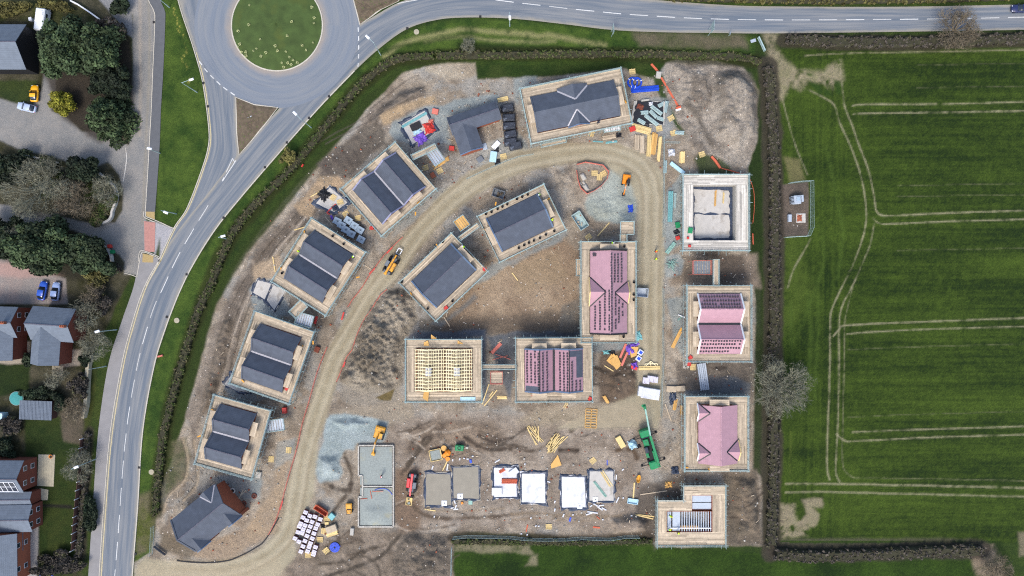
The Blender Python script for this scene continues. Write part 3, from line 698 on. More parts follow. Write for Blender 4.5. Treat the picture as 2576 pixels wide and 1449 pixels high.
def strip(name, pts, w, z0, z1, m, sm=6, kind=True):      # a low wall/kerb of real height following a line (w in metres)
    pts = [P(p) for p in (smooth_line(pts, sm) if sm else pts)]
    vs = []; fs = []
    for i, p in enumerate(pts):
        a = pts[max(i-1,0)]; b = pts[min(i+1,len(pts)-1)]; d = (b-a).normalized(); nrm = Vector((-d.y,d.x,0))*w/2
        for s_, z in ((1,z0),(1,z1),(-1,z1),(-1,z0)): vs.append((p.x+nrm.x*s_, p.y+nrm.y*s_, z))
    n = len(pts)
    for i in range(n-1):
        for k in range(4):
            fs.append((i*4+k, i*4+(k+1)%4, (i+1)*4+(k+1)%4, (i+1)*4+k))
    fs += [(3,2,1,0), ((n-1)*4,(n-1)*4+1,(n-1)*4+2,(n-1)*4+3)]
    mb = MB(); mb.add(vs, fs); o = mb.build(name, m)
    return struct(o) if kind else o

R1 = [((247,1520),(330,1520)),((250,1449),(334,1449)),((262,1270),(348,1270)),((278,1087),(360,1087)),((306,920),(388,925)),((331,820),(418,825)),((362,725),(454,732)),((402,652),(492,657)),((450,578),(545,574)),((520,490),(610,493)),((597,392),(690,400)),((700,275),(800,275)),((800,165),(893,178)),((880,82),(958,119)),((944,39),(1024,73)),((1010,4),(1094,51)),((1100,-20),(1170,44)),((1200,-32),(1288,47)),((1413,-22),(1413,60)),((1538,-8),(1538,75)),((1675,2),(1663,81)),((1813,12),(1813,83)),((1940,16),(1940,84)),((2257,17),(2257,80)),((2576,11),(2576,75)),((2740,6),(2740,70))]
R2 = [((398,660),(440,648)),((437,575),(480,592)),((470,525),(540,505)),((505,435),(590,412)),((524,370),(600,385)),((525,317),(597,330)),((510,207),(593,246)),((490,132),(588,175)),((475,85),(584,90)),((457,32),(588,20)),((440,-30),(605,-50)),((425,-90),(610,-100))]
ribbon('main_road', [a for a,b in R1], [b for a,b in R1], 0.012, 'asph', 10, 8)
ribbon('approach_road', [a for a,b in R2], [b for a,b in R2], 0.004, 'asph', 10, 6)
cx, cy = 697, 64
ring = [(cx+math.cos(t)*115, cy+math.sin(t)*115) for t in np.linspace(0, 2*math.pi, 49)]
ringo = [(cx+math.cos(t)*208, cy+math.sin(t)*208) for t in np.linspace(0, 2*math.pi, 49)]
ribbon('roundabout_road', ring, ringo, 0.020, 'asph2', 3, 8, 0.8)
# pavement and footpath
PV = [((218,1520),(247,1520)),((222,1449),(250,1449)),((234,1270),(262,1270)),((247,1087),(278,1087)),((272,920),(306,920)),((304,815),(331,820)),((335,725),(362,725)),((347,668),(396,662)),((354,638),(402,650))]
ribbon('pavement', [a for a,b in PV], [b for a,b in PV], 0.03, 'pave', 8, 3)
FP = [((370,-40),(400,-40)),((374,0),(404,0)),((387,27),(414,25)),((390,55),(416,50)),((385,175),(411,175)),((381,275),(405,275)),((376,362),(402,362)),((372,437),(396,455)),((366,532),(390,534))]
ribbon('footpath', [a for a,b in FP], [b for a,b in FP], 0.03, 'path', 8, 3)
strip('footpath_kerb', [a for a,b in FP], 0.16, -0.1, 0.10, 'kerb')
strip('road_kerb', [a for a,b in R1[:8]], 0.17, -0.1, 0.11, 'kerb')
strip('road_kerb', [(b[0]-1,b[1]) for a,b in R1[:13]], 0.22, -0.1, 0.11, 'kerb')
strip('road_kerb', [a for a,b in R2[:11]], 0.17, -0.1, 0.11, 'kerb')
strip('yellow_line', [(a[0]+5,a[1]) for a,b in R1[:8]], 0.16, 0.0, 0.018, 'yellowline')
strip('yellow_line', [(a[0]+4,a[1]) for a,b in R2[:8]], 0.16, 0.0, 0.018, 'yellowline')
t01 = lambda *L: [T(0,1,a,b) for a,b in L]
strip('junction_kerb', t01((1450,675),(1450,730),(1500,760),(1560,785)), 0.16, -0.1, 0.10, 'kerb', 3)
strip('junction_kerb', t01((1468,680),(1468,725),(1510,745),(1560,765),(1640,800),(1750,848),(1790,815)), 0.16, -0.1, 0.10, 'kerb', 3)
strip('junction_kerb', t01((1395,1180),(1405,1090),(1440,1072),(1520,1100),(1600,1135),(1617,1160)), 0.16, -0.1, 0.10, 'kerb', 4)
strip('junction_kerb', t01((1380,1335),(1405,1180),(1425,1100),(1455,1088),(1530,1118),(1590,1145),(1600,1180),(1540,1300),(1470,1430)), 0.16, -0.1, 0.10, 'kerb', 4)
strip('lane_edging', t01((1250,1298),(1320,1315),(1380,1338)), 0.14, -0.1, 0.10, 'kerb', 0)
strip('lane_edging', t01((1240,380),(1262,250),(1275,130),(1262,40)), 0.22, -0.1, 0.04, 'conc', 4)
def sheet(name, pts, z, m):
    mb = MB(); q = [P(p) for p in pts]; mb.prism([(p.x,p.y) for p in q], -0.12, z); flat(mpoly(pts,2,0), -0.10); return struct(mb.build(name, m))
sheet('crossing_paving', t01((1450,775),(1563,790),(1555,1085),(1455,1085)), 0.02, 'redpave')
sheet('tactile_paving', t01((1470,680),(1557,682),(1558,758),(1475,728)), 0.05, 'tactile')
sheet('tactile_paving', t01((1437,1100),(1545,1125),(1543,1192),(1433,1190)), 0.05, 'tactile')
# traffic islands with kerbs and planting soil
def island(name, pts, m_top, dome=0.15):
    q = [P(p) for p in pts]; c = sum(q, Vector())/len(q)
    mb = MB(); mb.prism([(p.x,p.y) for p in q], -0.1, 0.10); o = struct(mb.build(name, 'kerb'))
    return o
soilm = mat('planting soil', (98,86,70), 0.95, 0.35, 1.2, bump=0.08, detail=8, spots=(2.2,0.64,(84,92,52)))
M['soil'] = soilm
def bed(name, pts, z=0.12, ins=0.25):
    q = [P(p) for p in pts]; c = sum(q, Vector())/len(q); n = len(q)
    qq = []
    for a, b in zip(q, q[1:]+q[:1]):
        for k in range(8): qq.append(a.lerp(b, k/8))
    mb = MB(); vs = []; fs = []; rings = 7; m_ = len(qq)
    for r in range(rings):
        k = 1-r/rings
        for p in qq:
            d = p-c; L_ = d.length; s_ = max(L_-ins,0.01)/L_*k
            zz = z+0.22*math.sin(min(1,(1-k)*2.2)*math.pi/2)+random.uniform(-0.03,0.05)*(r > 0)
            vs.append((c.x+d.x*s_, c.y+d.y*s_, zz))
    vs.append((c.x,c.y,z+0.25))
    for r in range(rings-1):
        for i in range(m_): fs.append((r*m_+i, r*m_+(i+1)%m_, (r+1)*m_+(i+1)%m_, (r+1)*m_+i))
    for i in range(m_): fs.append(((rings-1)*m_+i, (rings-1)*m_+(i+1)%m_, rings*m_))
    mb.add(vs, fs); o = mb.build(name, 'soil')
    if sum(p.normal.z for p in o.data.polygons) < 0: o.data.flip_normals()
    return struct(o)
SPL = [(593,244),(640,262),(700,270),(669,312),(636,352),(601,391),(594,330)]
SPU = [(886,-10),(893,20),(901,50),(904,63),(930,46),(960,24),(1003,3),(1015,-12)]
for pts in (SPL, SPU):
    island('traffic_island', pts, 'soil'); bed('planting_bed', pts)
# roundabout island
mb = MB(); c = P((cx,cy)); mb.lathe([(116*S,-0.1),(116*S,0.10),(113*S,0.11),(113*S,-0.1)], c, 72); struct(mb.build('roundabout_kerb', 'kerb'))
vs = []; fs = []; nr = 40; na = 110
for r in range(nr+1):
    for a in range(na):
        q = 113.5*S*r/nr; t = 2*math.pi*a/na
        vs.append((c.x+q*math.cos(t), c.y+q*math.sin(t), 0.06+0.7*(1-(r/nr)**2)+random.uniform(-0.03,0.03)))
for r in range(nr):
    for a in range(na): fs.append((r*na+a, r*na+(a+1)%na, (r+1)*na+(a+1)%na, (r+1)*na+a))
grassm = mat('island grass', (66,84,40), 0.95, 0.28, 0.5, detail=10, bump=0.05, spots=(0.16,0.60,(76,88,38)))
M['grassm'] = grassm
mb = MB(); mb.add(vs, fs); o = mb.build('roundabout_island', 'grassm', None, True)
if sum(p.normal.z for p in o.data.polygons) < 0: o.data.flip_normals()
struct(o)
fl = MB()
for k in range(34):
    a = random.uniform(0,2*math.pi); r = random.uniform(0.25,0.5)**0.8*random.choice((0.6,1,1)); h = random.uniform(0.25,0.4)
    p = Vector((r*math.cos(a), r*math.sin(a), h)); fl.bar(p-Vector((0,0,h)), p, 0.02, 0.02, 0.4)
    fl.cb(p, (0.11,0.11,0.05), a, random.uniform(0.8,1.2))
flm = mat('daffodil flowers', (206,210,150), 0.8, 0.2, 5)
M['flower'] = flm
first = None
spots = Tq(1,0,[(285,680),(360,655),(325,640),(268,640),(380,612),(420,635),(345,582),(512,512),(578,435),(472,467),(312,530),(228,522),(110,540),(60,575),(205,475),(327,375),(372,232),(567,80),(15,500),(55,408),(592,188),(590,240)])+Tq(0,0,[(2400,475),(2435,530),(2480,530),(2480,570),(2515,262),(2405,320),(2520,65),(2420,450),(2560,520)])
for q in spots:
    p = P(q); rr = math.hypot(q[0]-cx, q[1]-cy)/113.5
    p.z = 0.06+0.7*(1-min(rr,1)**2)-0.03
    if first is None:
        first = solo('daffodil_clump', fl, 'flower', 'clump of pale yellow daffodils in the roundabout grass', 'flowers', p, 0, 'daffodils on the roundabout'); first.scale = (0.6,0.6,1)
    else:
        d = dup(first, p, random.uniform(0,6)); s_ = random.uniform(0.35,0.7); d.scale = (s_,s_,1)
# ------------------------------------------------------------------ painted markings
def dashes(name, pts, on, off, w, z=0.028, start=0.0, m='paint'):
    pts = [P(p) for p in smooth_line(pts, 10)]
    # arclength
    d = [0.0]
    for a, b in zip(pts[:-1], pts[1:]): d.append(d[-1]+(b-a).length)
    def at(s_):
        for i in range(len(d)-1):
            if d[i+1] >= s_:
                t = (s_-d[i])/max(d[i+1]-d[i],1e-6); return pts[i].lerp(pts[i+1], t), (pts[i+1]-pts[i]).normalized()
        return pts[-1], (pts[-1]-pts[-2]).normalized()
    mb = MB(); s_ = start
    while s_+on*0.6 < d[-1]:
        steps = max(2, int(on/0.8)); vs = []
        for k in range(steps+1):
            p, t = at(min(s_+on*k/steps, d[-1])); nrm = Vector((-t.y,t.x,0))*w/2
            vs += [(p.x+nrm.x,p.y+nrm.y,z),(p.x-nrm.x,p.y-nrm.y,z)]
        mb.add(vs, [(2*k,2*k+1,2*k+3,2*k+2) for k in range(steps)], random.uniform(0.8,1.05))
        s_ += on+off
    return struct(mb.build(name, m))
cl = Tq(0,3,[(1155,1449),(1180,1150),(1205,800),(1220,580),(1250,200),(1268,40)])+Tq(0,2,[(1290,1300),(1345,970),(1400,700),(1470,440),(1550,190),(1640,0)])+Tq(0,1,[(1780,1150),(1910,920),(2050,690),(2195,455)])
cl = [(286,1510)]+cl
dashes('centre_line', cl, 4.05, 2.05, 0.16, start=2.9)
clt = Tq(1,0,[(2100,0)])+Tq(2,0,[(60,28),(340,60),(600,90),(870,117),(1140,143),(1410,160),(1680,177),(1950,188),(2225,196),(2570,200)])+Tq(3,0,[(200,201),(750,199),(1300,195),(1860,188),(2400,177),(2900,166)])
clt = [(1100,-2),(1160,-8)]+[(1230,-2)]+clt[1:]
dashes('centre_line', clt, 4.1, 1.95, 0.18, start=1.0)
dashes('give_way_line', Tq(1,0,[(1028,275),(1033,400),(1033,560),(1026,672)]), 1.0, 1.0, 0.22)
dashes('give_way_line', Tq(0,0,[(2005,615),(2075,710),(2150,790),(2250,880),(2365,960)]), 1.1, 0.9, 0.24)
strip('hatch_marking', t01((2340,145),(2275,285)), 0.13, 0.01, 0.030, 'paint', 0)
strip('hatch_marking', t01((2375,165),(2280,310),(2240,375)), 0.16, 0.01, 0.030, 'paint', 0)
strip('hatch_marking', t01((2340,145),(2360,180),(2375,165)), 0.16, 0.01, 0.032, 'paint', 0)
strip('hatch_marking', t01((2255,335),(2235,370)), 0.13, 0.01, 0.031, 'paint', 0)
strip('edge_line', [(1000,9),(1025,4),(1050,0)], 0.12, 0.01, 0.030, 'paint', 0)
# road gullies and covers
gul = MB(); gul.box(-0.25,-0.25,0,0.25,0.25,0.03)
g0 = None
for q in (T(0,1,2252,742),T(0,1,1880,1312),T(0,2,1680,290),T(0,3,1402,355),T(0,3,1365,1225),T(1,0,1523,287),T(1,0,735,972),T(1,0,535,1188),T(1,0,312,1436),T(1,1,92,235),T(0,0,2047,838),T(0,0,2092,1072),T(0,0,1550,225),T(1,0,2257,168)):
    p = P(q); p.z = 0.1
    if g0 is None: g0 = solo('road_gully', gul, 'dark', 'small dark road drain set against the kerb', 'drain', p, 0, 'road drains along the kerb')
    else: dup(g0, p)
# ------------------------------------------------------------------ houses
class Frame:
    def __init__(s, cs, h):
        w = [P(c, h) for c in cs]
        s.c = sum(w, Vector())/4; d = (w[1]-w[0])+(w[2]-w[3]); s.a = math.atan2(d.y, d.x)
        s.W = ((w[1]-w[0]).length+(w[2]-w[3]).length)/2; s.D = ((w[3]-w[0]).length+(w[2]-w[1]).length)/2
        s.loc = Vector((s.c.x, s.c.y, 0))
    def local(s, q, h=0.0):
        d = P(q, h)-s.c; ca, sa = math.cos(-s.a), math.sin(-s.a)
        return Vector((d.x*ca-d.y*sa, d.x*sa+d.y*ca, h))
    def world(s, x, y, z):
        ca, sa = math.cos(s.a), math.sin(s.a)
        return Vector((s.c.x+x*ca-y*sa, s.c.y+x*sa+y*ca, z))

def roof_part(parent, cxy, Lx, Wy, z0, rise, rot, m, ridge='ridge', name='roof', barge='barge', ends=(1,1), split=0.5):
    """one pitched roof, ridge along its own X; the ridge sits at a fraction split of its width"""
    t = 0.12; yr = -Wy/2+Wy*split; mb = MB()
    nseg = max(2, int(Lx/0.9))
    for side in (-1, 1):
        ye = side*Wy/2
        n = Vector((0, side*rise, abs(ye-yr))).normalized()*t
        a = [Vector((-Lx/2,ye,0)), Vector((Lx/2,ye,0)), Vector((Lx/2,yr,rise)), Vector((-Lx/2,yr,rise))]
        bb = [p-Vector((0,0,t)) for p in a]
        fs = [(0,1,2,3),(7,6,5,4),(0,4,5,1),(1,5,6,2),(3,7,4,0)]
        if side == 1: fs = [f[::-1] for f in fs]
        mb.add(a+bb, fs, 1.0)
    o = mb.build(name, m, parent); o.location = (cxy[0], cxy[1], z0); o.rotation_euler = (0,0,rot)
    if ridge:
        mr = MB(); k = int(Lx/0.45)
        for i in range(k):
            x0 = -Lx/2+Lx*i/k
            mr.box(x0+0.01, yr-0.11, rise-0.03, x0+Lx/k-0.01, yr+0.11, rise+0.05, random.uniform(0.85,1.15))
        mr.build('ridge_tiles', ridge, o)
    if barge:
        for sgn, on in zip((-1,1), ends):
            if not on: continue
            bm = MB(); x = sgn*(Lx/2+0.03)
            for side in (-1,1):
                bm.bar((x, side*Wy/2, -0.0), (x, yr, rise-0.0), 0.32, 0.22)
            bm.build('barge_board', barge, o)
    return o

def gable_walls(parent, x0, x1, y0, y1, z0, rise, axis, n, m='brick', inset=0.32, name='wall'):
    mb = MB(); i = inset
    mb.box(x0+i, y0+i, -0.2, x1-i, y1-i, z0-0.13)
    for k in range(n):
        if axis == 'x':
            a = y0+(y1-y0)*k/n; b = y0+(y1-y0)*(k+1)/n; m_ = (a+b)/2; f = 1-2*i/(b-a)
            for xx, s_ in ((x0+i,-1),(x1-i,1)):
                vs = [(xx,a+i,z0-0.13),(xx,b-i,z0-0.13),(xx,m_,z0+rise*f-0.14),(xx-s_*0.25,a+i,z0-0.13),(xx-s_*0.25,b-i,z0-0.13),(xx-s_*0.25,m_,z0+rise*f-0.14)]
                mb.add(vs, [(0,1,2),(5,4,3),(0,3,4,1),(1,4,5,2),(2,5,3,0)])
        else:
            a = x0+(x1-x0)*k/n; b = x0+(x1-x0)*(k+1)/n; m_ = (a+b)/2; f = 1-2*i/(b-a)
            for yy, s_ in ((y0+i,-1),(y1-i,1)):
                vs = [(a+i,yy,z0-0.13),(b-i,yy,z0-0.13),(m_,yy,z0+rise*f-0.14),(a+i,yy-s_*0.25,z0-0.13),(b-i,yy-s_*0.25,z0-0.13),(m_,yy-s_*0.25,z0+rise*f-0.14)]
                mb.add(vs, [(0,1,2),(5,4,3),(0,3,4,1),(1,4,5,2),(2,5,3,0)])
    return mb.build(name, m, parent)

def cross_gable(parent, axis, side, u, v, hw, W, z0, rise, proj, m, valley=None, barge=None, front='brick', name='cross_gable'):
    """small gable breaking out of a main slope. axis: main ridge axis, u: place along it, v: where its ridge dies into the slope"""
    zc = rise*(1-abs(v)/(W/2))
    def L(a, b, z):                       # a along ridge, b outward
        return (a, side*b, z) if axis == 'x' else (side*b, a, z)
    e = W/2
    up = 0.035
    A = L(u, v, zc+up); B = L(u, e+proj, zc+up); C1 = L(u-hw, e, up); C2 = L(u+hw, e, up); E1 = L(u-hw, e+proj, up); E2 = L(u+hw, e+proj, up)
    mb = MB(); flip = (side == 1) != (axis == 'y')
    def face(pts):
        return tuple(range(len(pts)))
    for pts in ([A,C1,E1,B],[A,B,E2,C2]) if proj > 0.02 else ([A,C1,B],[A,B,C2]):
        p = [Vector(q) for q in pts]; nrm = (p[1]-p[0]).cross(p[2]-p[0])
        if nrm.z < 0: p = p[::-1]
        k = len(p); lo = [q-Vector((0,0,0.10)) for q in p]
        mb.add(p+lo, [tuple(range(k)), tuple(range(2*k-1,k-1,-1))]+[(i,k+i,k+(i+1)%k,(i+1)%k) for i in range(k)])
    o = mb.build(name, m, parent); o.location = (0,0,z0)
    fw = MB(); s_ = 0.18
    F1 = L(u-hw+s_, e+proj-0.12, -0.2); F2 = L(u+hw-s_, e+proj-0.12, -0.2); F3 = L(u, e+proj-0.12, zc-0.18)
    G1 = L(u-hw+s_, e+proj-0.4, -0.2); G2 = L(u+hw-s_, e+proj-0.4, -0.2); G3 = L(u, e+proj-0.4, zc-0.18)
    fw.add([F1,F2,F3,G1,G2,G3], [(0,1,2),(5,4,3),(0,3,4,1),(1,4,5,2),(2,5,3,0)])
    if proj > 0.3:
        xs_ = [u-hw+s_, u+hw-s_]; lo_, hi_ = L(xs_[0], e-0.4, 0), L(xs_[1], e+proj-0.12, 0)
        fw.box(min(lo_[0],hi_[0]), min(lo_[1],hi_[1]), -z0-0.2, max(lo_[0],hi_[0]), max(lo_[1],hi_[1]), -0.19)
    w_ = fw.build('gable_wall', front, parent); w_.location = (0,0,z0)
    if valley:
        vm = MB()
        for C_ in (C1, C2): vm.bar(Vector(A)+Vector((0,0,0.02)), Vector(C_)+Vector((0,0,0.02)), 0.36, 0.06)
        vm.build('valley_strip', valley, o)
    if barge:
        bm = MB()
        for E_ in (E1, E2):
            bm.bar(Vector(E_)-Vector((0,0,0.02)), Vector(B)-Vector((0,0,0.02)), 0.22, 0.22)
        bm.build('barge_board', barge, o)
    return o

# ------------------------------------------------------------------ scaffolds
POLE = None
def boards(mb, x0, x1, y0, y1, z, along='x', bw=0.235, gap=0.012, skip=0.0, lo=0.66, hi=1.22):
    if along == 'x': L0, L1, c0, c1 = x0, x1, y0, y1
    else: L0, L1, c0, c1 = y0, y1, x0, x1
    n = max(1, int(round((c1-c0)/bw))); w = (c1-c0)/n
    for k in range(n):
        p = L0-random.uniform(0,2.0); base = random.uniform(lo+0.05, hi-0.05)
        while p < L1:
            q = p+3.9; a, b = max(p,L0), min(q,L1)
            if b-a > 0.05 and random.random() >= skip:
                zz = z+random.uniform(-0.004,0.012); t = base*random.uniform(0.8,1.16)
                if random.random() < 0.08: t *= 0.78
                if along == 'x': mb.box(a, c0+k*w+gap/2, zz-0.04, b-0.015, c0+(k+1)*w-gap/2, zz, t)
                else: mb.box(c0+k*w+gap/2, a, zz-0.04, c0+(k+1)*w-gap/2, b-0.015, zz, t)
            p = q
def scaffold(label, fr, outer, inner, hd, lifts=(), top=1.15, pole='galv', step=2.2, group='scaffolds round the new houses', stubs=0.5, lift_z=1.6, bm='board'):
    """outer / inner: (x0,x1,y0,y1) of the deck round the house in the house's own axes"""
    t = thing('scaffold', label, 'scaffold', fr.loc, fr.a, group)
    X0_,X1_,Y0_,Y1_ = outer; a0,a1,b0,b1 = inner
    for al, r in (('x',(X0_,X1_,b1,Y1_)),('x',(X0_,X1_,Y0_,b0)),('y',(X0_,a0,b0,b1)),('y',(a1,X1_,b0,b1))):
        if r[1]-r[0] < 0.3 or r[3]-r[2] < 0.3: continue
        mb = MB(); boards(mb, r[0], r[1], r[2], r[3], hd, al); mb.build('deck', bm, t)
    # lifts: short raised platforms at gable ends
    for side, u, w in lifts:
        mb = MB(); z = hd+lift_z
        if side in 'NS':
            y = (b1, b1+min(1.25, Y1_-b1)) if side == 'N' else (b0-min(1.25, b0-Y0_), b0)
            boards(mb, u-w/2, u+w/2, y[0], y[1], z, 'x', lo=0.92, hi=1.2)
            for x in (u-w/2, u+w/2): mb.bar((x,y[0]-0.1,z-0.08),(x,y[1]+0.25,z-0.08),0.06,0.06,0.8)
        else:
            x = (a1, a1+min(1.25, X1_-a1)) if side == 'E' else (a0-min(1.25, a0-X0_), a0)
            boards(mb, x[0], x[1], u-w/2, u+w/2, z, 'y', lo=0.92, hi=1.2)
            for y in (u-w/2, u+w/2): mb.bar((x[0]-0.1,y,z-0.08),(x[1]+0.25,y,z-0.08),0.06,0.06,0.8)
        mb.build('raised_platform', 'board', t)
    # rails of each side
    P4 = [(X0_,Y0_),(X1_,Y0_),(X1_,Y1_),(X0_,Y1_)]
    for k in range(4):
        A, B_ = Vector((*P4[k],0)), Vector((*P4[(k+1)%4],0)); d = (B_-A).normalized(); nrm = Vector((d.y,-d.x,0))
        mb = MB()
        for z in (hd+0.5, hd+1.0): mb.tube(A-d*0.3+nrm*0.05+Vector((0,0,z)), B_+d*0.3+nrm*0.05+Vector((0,0,z)), 0.055, 4, random.uniform(0.85,1.1))
        mb.bar(A+Vector((0,0,hd+0.1)), B_+Vector((0,0,hd+0.1)), 0.04, 0.2, 1.0)
        for z in (hd-0.1, hd*0.5): mb.tube(A-d*0.4+nrm*0.08+Vector((0,0,z)), B_+d*0.4+nrm*0.08+Vector((0,0,z)), 0.032, 4, 0.9)
        L_ = (B_-A).length; n = max(2,int(L_/1.5))
        for i in range(n+1):
            p = A+d*(L_*i/n); e = random.uniform(0.15, stubs+0.25)
            mb.tube(p+nrm*e+Vector((0,0,hd-0.06)), p-nrm*0.9+Vector((0,0,hd-0.06)), 0.042, 4, random.uniform(0.8,1.1))
        # a raking brace
        mb.tube(A+nrm*0.1+Vector((0,0,0.2)), A+d*min(3.5,L_)+nrm*0.1+Vector((0,0,hd)), 0.03, 4, 0.9)
        mb.build('guard_rail', pole, t)
    proto = None
    for k in range(4):
        A, B_ = Vector((*P4[k],0)), Vector((*P4[(k+1)%4],0)); L_ = (B_-A).length; n = max(2,int(L_/step))
        for i in range(n):
            p = A+(B_-A)*(i/n)
            if proto is None:
                mb = MB(); mb.tube((0,0,-0.1),(0,0,hd+top),0.05,5,1.0); proto = mb.build('standard', pole, t); proto.location = p
            else:
                c = proto.copy(); col.objects.link(c); c.parent = t; c.location = p
                c.scale = (1,1,random.uniform(0.94,1.1))
    return t

def deckrect(fr, deck, hd):
    p = [fr.local(q, hd) for q in deck]
    return ((p[0].x+p[3].x)/2, (p[1].x+p[2].x)/2, (p[2].y+p[3].y)/2, (p[0].y+p[1].y)/2)

GRP = 'new houses being built on the site'
def new_house(label, slabel, roof, deck, axis, n=1, he=4.9, rise=None, hd=4.55, m='slate_d', barge='barge', valley='lead', ridge='ridge', crosses=(), pole='galv', lifts=True, pitch=38, wall='brick', cat='house', vw=0.35):
    fr = Frame(roof, he); W, D = fr.W, fr.D
    t = thing('house', label, cat, fr.loc, fr.a, GRP)
    span = (D if axis == 'x' else W)/n
    if rise is None: rise = span/2*math.tan(R(pitch))
    gable_walls(t, -W/2, W/2, -D/2, D/2, he, rise, axis, n, wall)
    for k in range(n):
        if axis == 'x': roof_part(t, (0, -D/2+span*(k+0.5)), W, span-0.0, he, rise, 0, m, ridge, 'roof', barge)
        else: roof_part(t, (-W/2+span*(k+0.5), 0), D, span-0.0, he, rise, R(90), m, ridge, 'roof', barge)
    for k in range(1, n):
        mb = MB()
        if axis == 'x': y = -D/2+span*k; mb.box(-W/2-0.1, y-vw/2, he+0.05, W/2+0.1, y+vw/2, he+0.2)
        else: x = -W/2+span*k; mb.box(x-vw/2, -D/2-0.1, he+0.05, x+vw/2, D/2+0.1, he+0.2)
        mb.build('valley_gutter', valley, t)
    for cg in crosses:
        side, pk, hw, proj, front, vs_, bg = cg
        p = fr.local(pk, he+rise*0.6)
        u, v = (p.x, abs(p.y)) if axis == 'x' else (p.y, abs(p.x))
        cross_gable(t, axis, side, u, v, hw, span, he, rise, proj, m, vs_, bg, front)
    if deck:
        o = deckrect(fr, deck, hd); inn = (-W/2-0.12, W/2+0.12, -D/2-0.12, D/2+0.12)
        o = (min(o[0],inn[0]-0.8), max(o[1],inn[1]+0.8), min(o[2],inn[2]-0.8), max(o[3],inn[3]+0.8))
        L_ = []
        if lifts:
            for k in range(n):
                if axis == 'x':
                    u = -D/2+span*(k+0.5); L_ += [('E',u,span*0.5),('W',u,span*0.5)]
                else:
                    u = -W/2+span*(k+0.5); L_ += [('N',u,span*0.5),('S',u,span*0.5)]
        sc_ = scaffold(slabel, fr, o, inn, hd, L_, pole=pole)
    else: sc_ = None
    return t, fr, rise, sc_
HS = {}
HS['A'] = new_house('long dark slate house with a cross gable on both slopes, top of the site', 'boarded scaffold round the long slate house beside the blue pipe coils',
    [(1335.5,242.5),(1540.5,202.5),(1559,290),(1353,334)], [(1310.5,226),(1559,172),(1587,302),(1337,371)], 'x', 1, pitch=30,
    crosses=[(1,(1447,250),3.3,0.5,'brick','lead',None),(-1,(1451,276),2.35,0.35,'brick','lead','bargeblue')], ridge=None, barge='slate_d')
HS['C'] = new_house('twin gabled slate house with lilac bargeboards above the pallets of grey packs', 'scaffold round the twin gabled house with lilac bargeboards',
    [(890,479),(994,384),(1071.5,470),(960,562.5)], [(856.5,476),(989,367),(1104,470),(961.5,592)], 'y', 2, barge='barge')
HS['D'] = new_house('twin gabled slate house beside the nine grey wrapped packs', 'scaffold with tile stacks round the house by the pale garage slab',
    [(791.5,580),(888,640),(808,760),(716.5,701)], [(789,549),(924,640),(814,791),(684,705)], 'x', 2, barge='slate_d')
HS['E'] = new_house('twin gabled slate house halfway up the left side of the haul road', 'scaffold round the twin gabled house halfway up the haul road, red crate at its foot',
    [(660,816),(760,850),(705,986),(605,950)], [(640,790),(790,825),(735,1010),(578,970)], 'x', 2, barge='slate_d')
HS['F'] = new_house('smallest twin gabled slate house, next above the finished brick house', 'scaffold round the smallest twin gabled house near the curved main road',
    [(563,1018),(649,1042),(601,1177),(511,1152)], [(545,998),(690,1030),(630,1197),(487,1168)], 'x', 2, barge='slate_d')
HS['H'] = new_house('slate house with single ridge beside the open grey skip', 'scaffold with buckets along its boards, left of the grey skip',
    [(1224,548),(1350.5,489),(1390.5,570),(1264,634)], [(1205,545),(1370,462),(1422,585),(1252,655)], 'x', 1, barge='bargeblue', pitch=34)
HS['I'] = new_house('slate house with single ridge between the haul road and the dark earth heap', 'scaffold round the single ridge house above the dark earth heap',
    [(1036.5,706),(1133,614),(1198,679),(1098,774)], [(1000,705),(1145,590),(1222,685),(1097,808)], 'x', 1, barge='bargeblue', pitch=34)
HS['J'] = new_house('tall pink membrane house with dark valleys, beside the straight haul road', 'scaffold round the tall pink roof beside the straight haul road',
    [(1484,630),(1577,630),(1578,839),(1485.5,839)], [(1463,609),(1598,609),(1599,861),(1460,861)], 'y', 1, m='pink', barge='dark', ridge='pink',
    crosses=[(-1,(1523,734),3.1,0.25,'timber','black','timber'),(1,(1547,736),2.3,0.25,'timber','black','timber')], pitch=36)
HS['K'] = new_house('pink membrane house with twin gables and a partly slated corner', 'scaffold round the pink twin gabled roof next to the timber trusses',
    [(1320,879),(1465.5,877),(1467,984),(1320.5,984)], [(1298,852),(1488,848),(1489,1009),(1298,1010)], 'y', 2, m='pink', barge='bargeblue', ridge='dark', valley='black', vw=0.5)
HS['N'] = new_house('pink membrane house with twin ridges and white bargeboards, by the field hedge', 'scaffold round the pink roof with white bargeboards',
    [(1755.5,739),(1863,739),(1863,890),(1755,890)], [(1725,718),(1887,720),(1888,909),(1729,909)], 'x', 2, m='pink', barge='whitep', ridge='pink', valley='black', vw=0.55)
HS['O'] = new_house('plain pink membrane house with three small cross gables', 'scaffold round the plain pink roof with three small gables',
    [(1757,1019),(1855,1019),(1855,1166),(1757,1166)], [(1720.5,997),(1879,996),(1880.5,1182),(1723,1182)], 'y', 1, m='pink', barge=None, ridge='pink', pitch=30,
    crosses=[(-1,(1787,1040),1.9,0.25,'timber','black','whitep'),(-1,(1788,1141),1.9,0.25,'timber','black','whitep'),(1,(1829,1137),2.2,0.25,'timber','black','timber')])
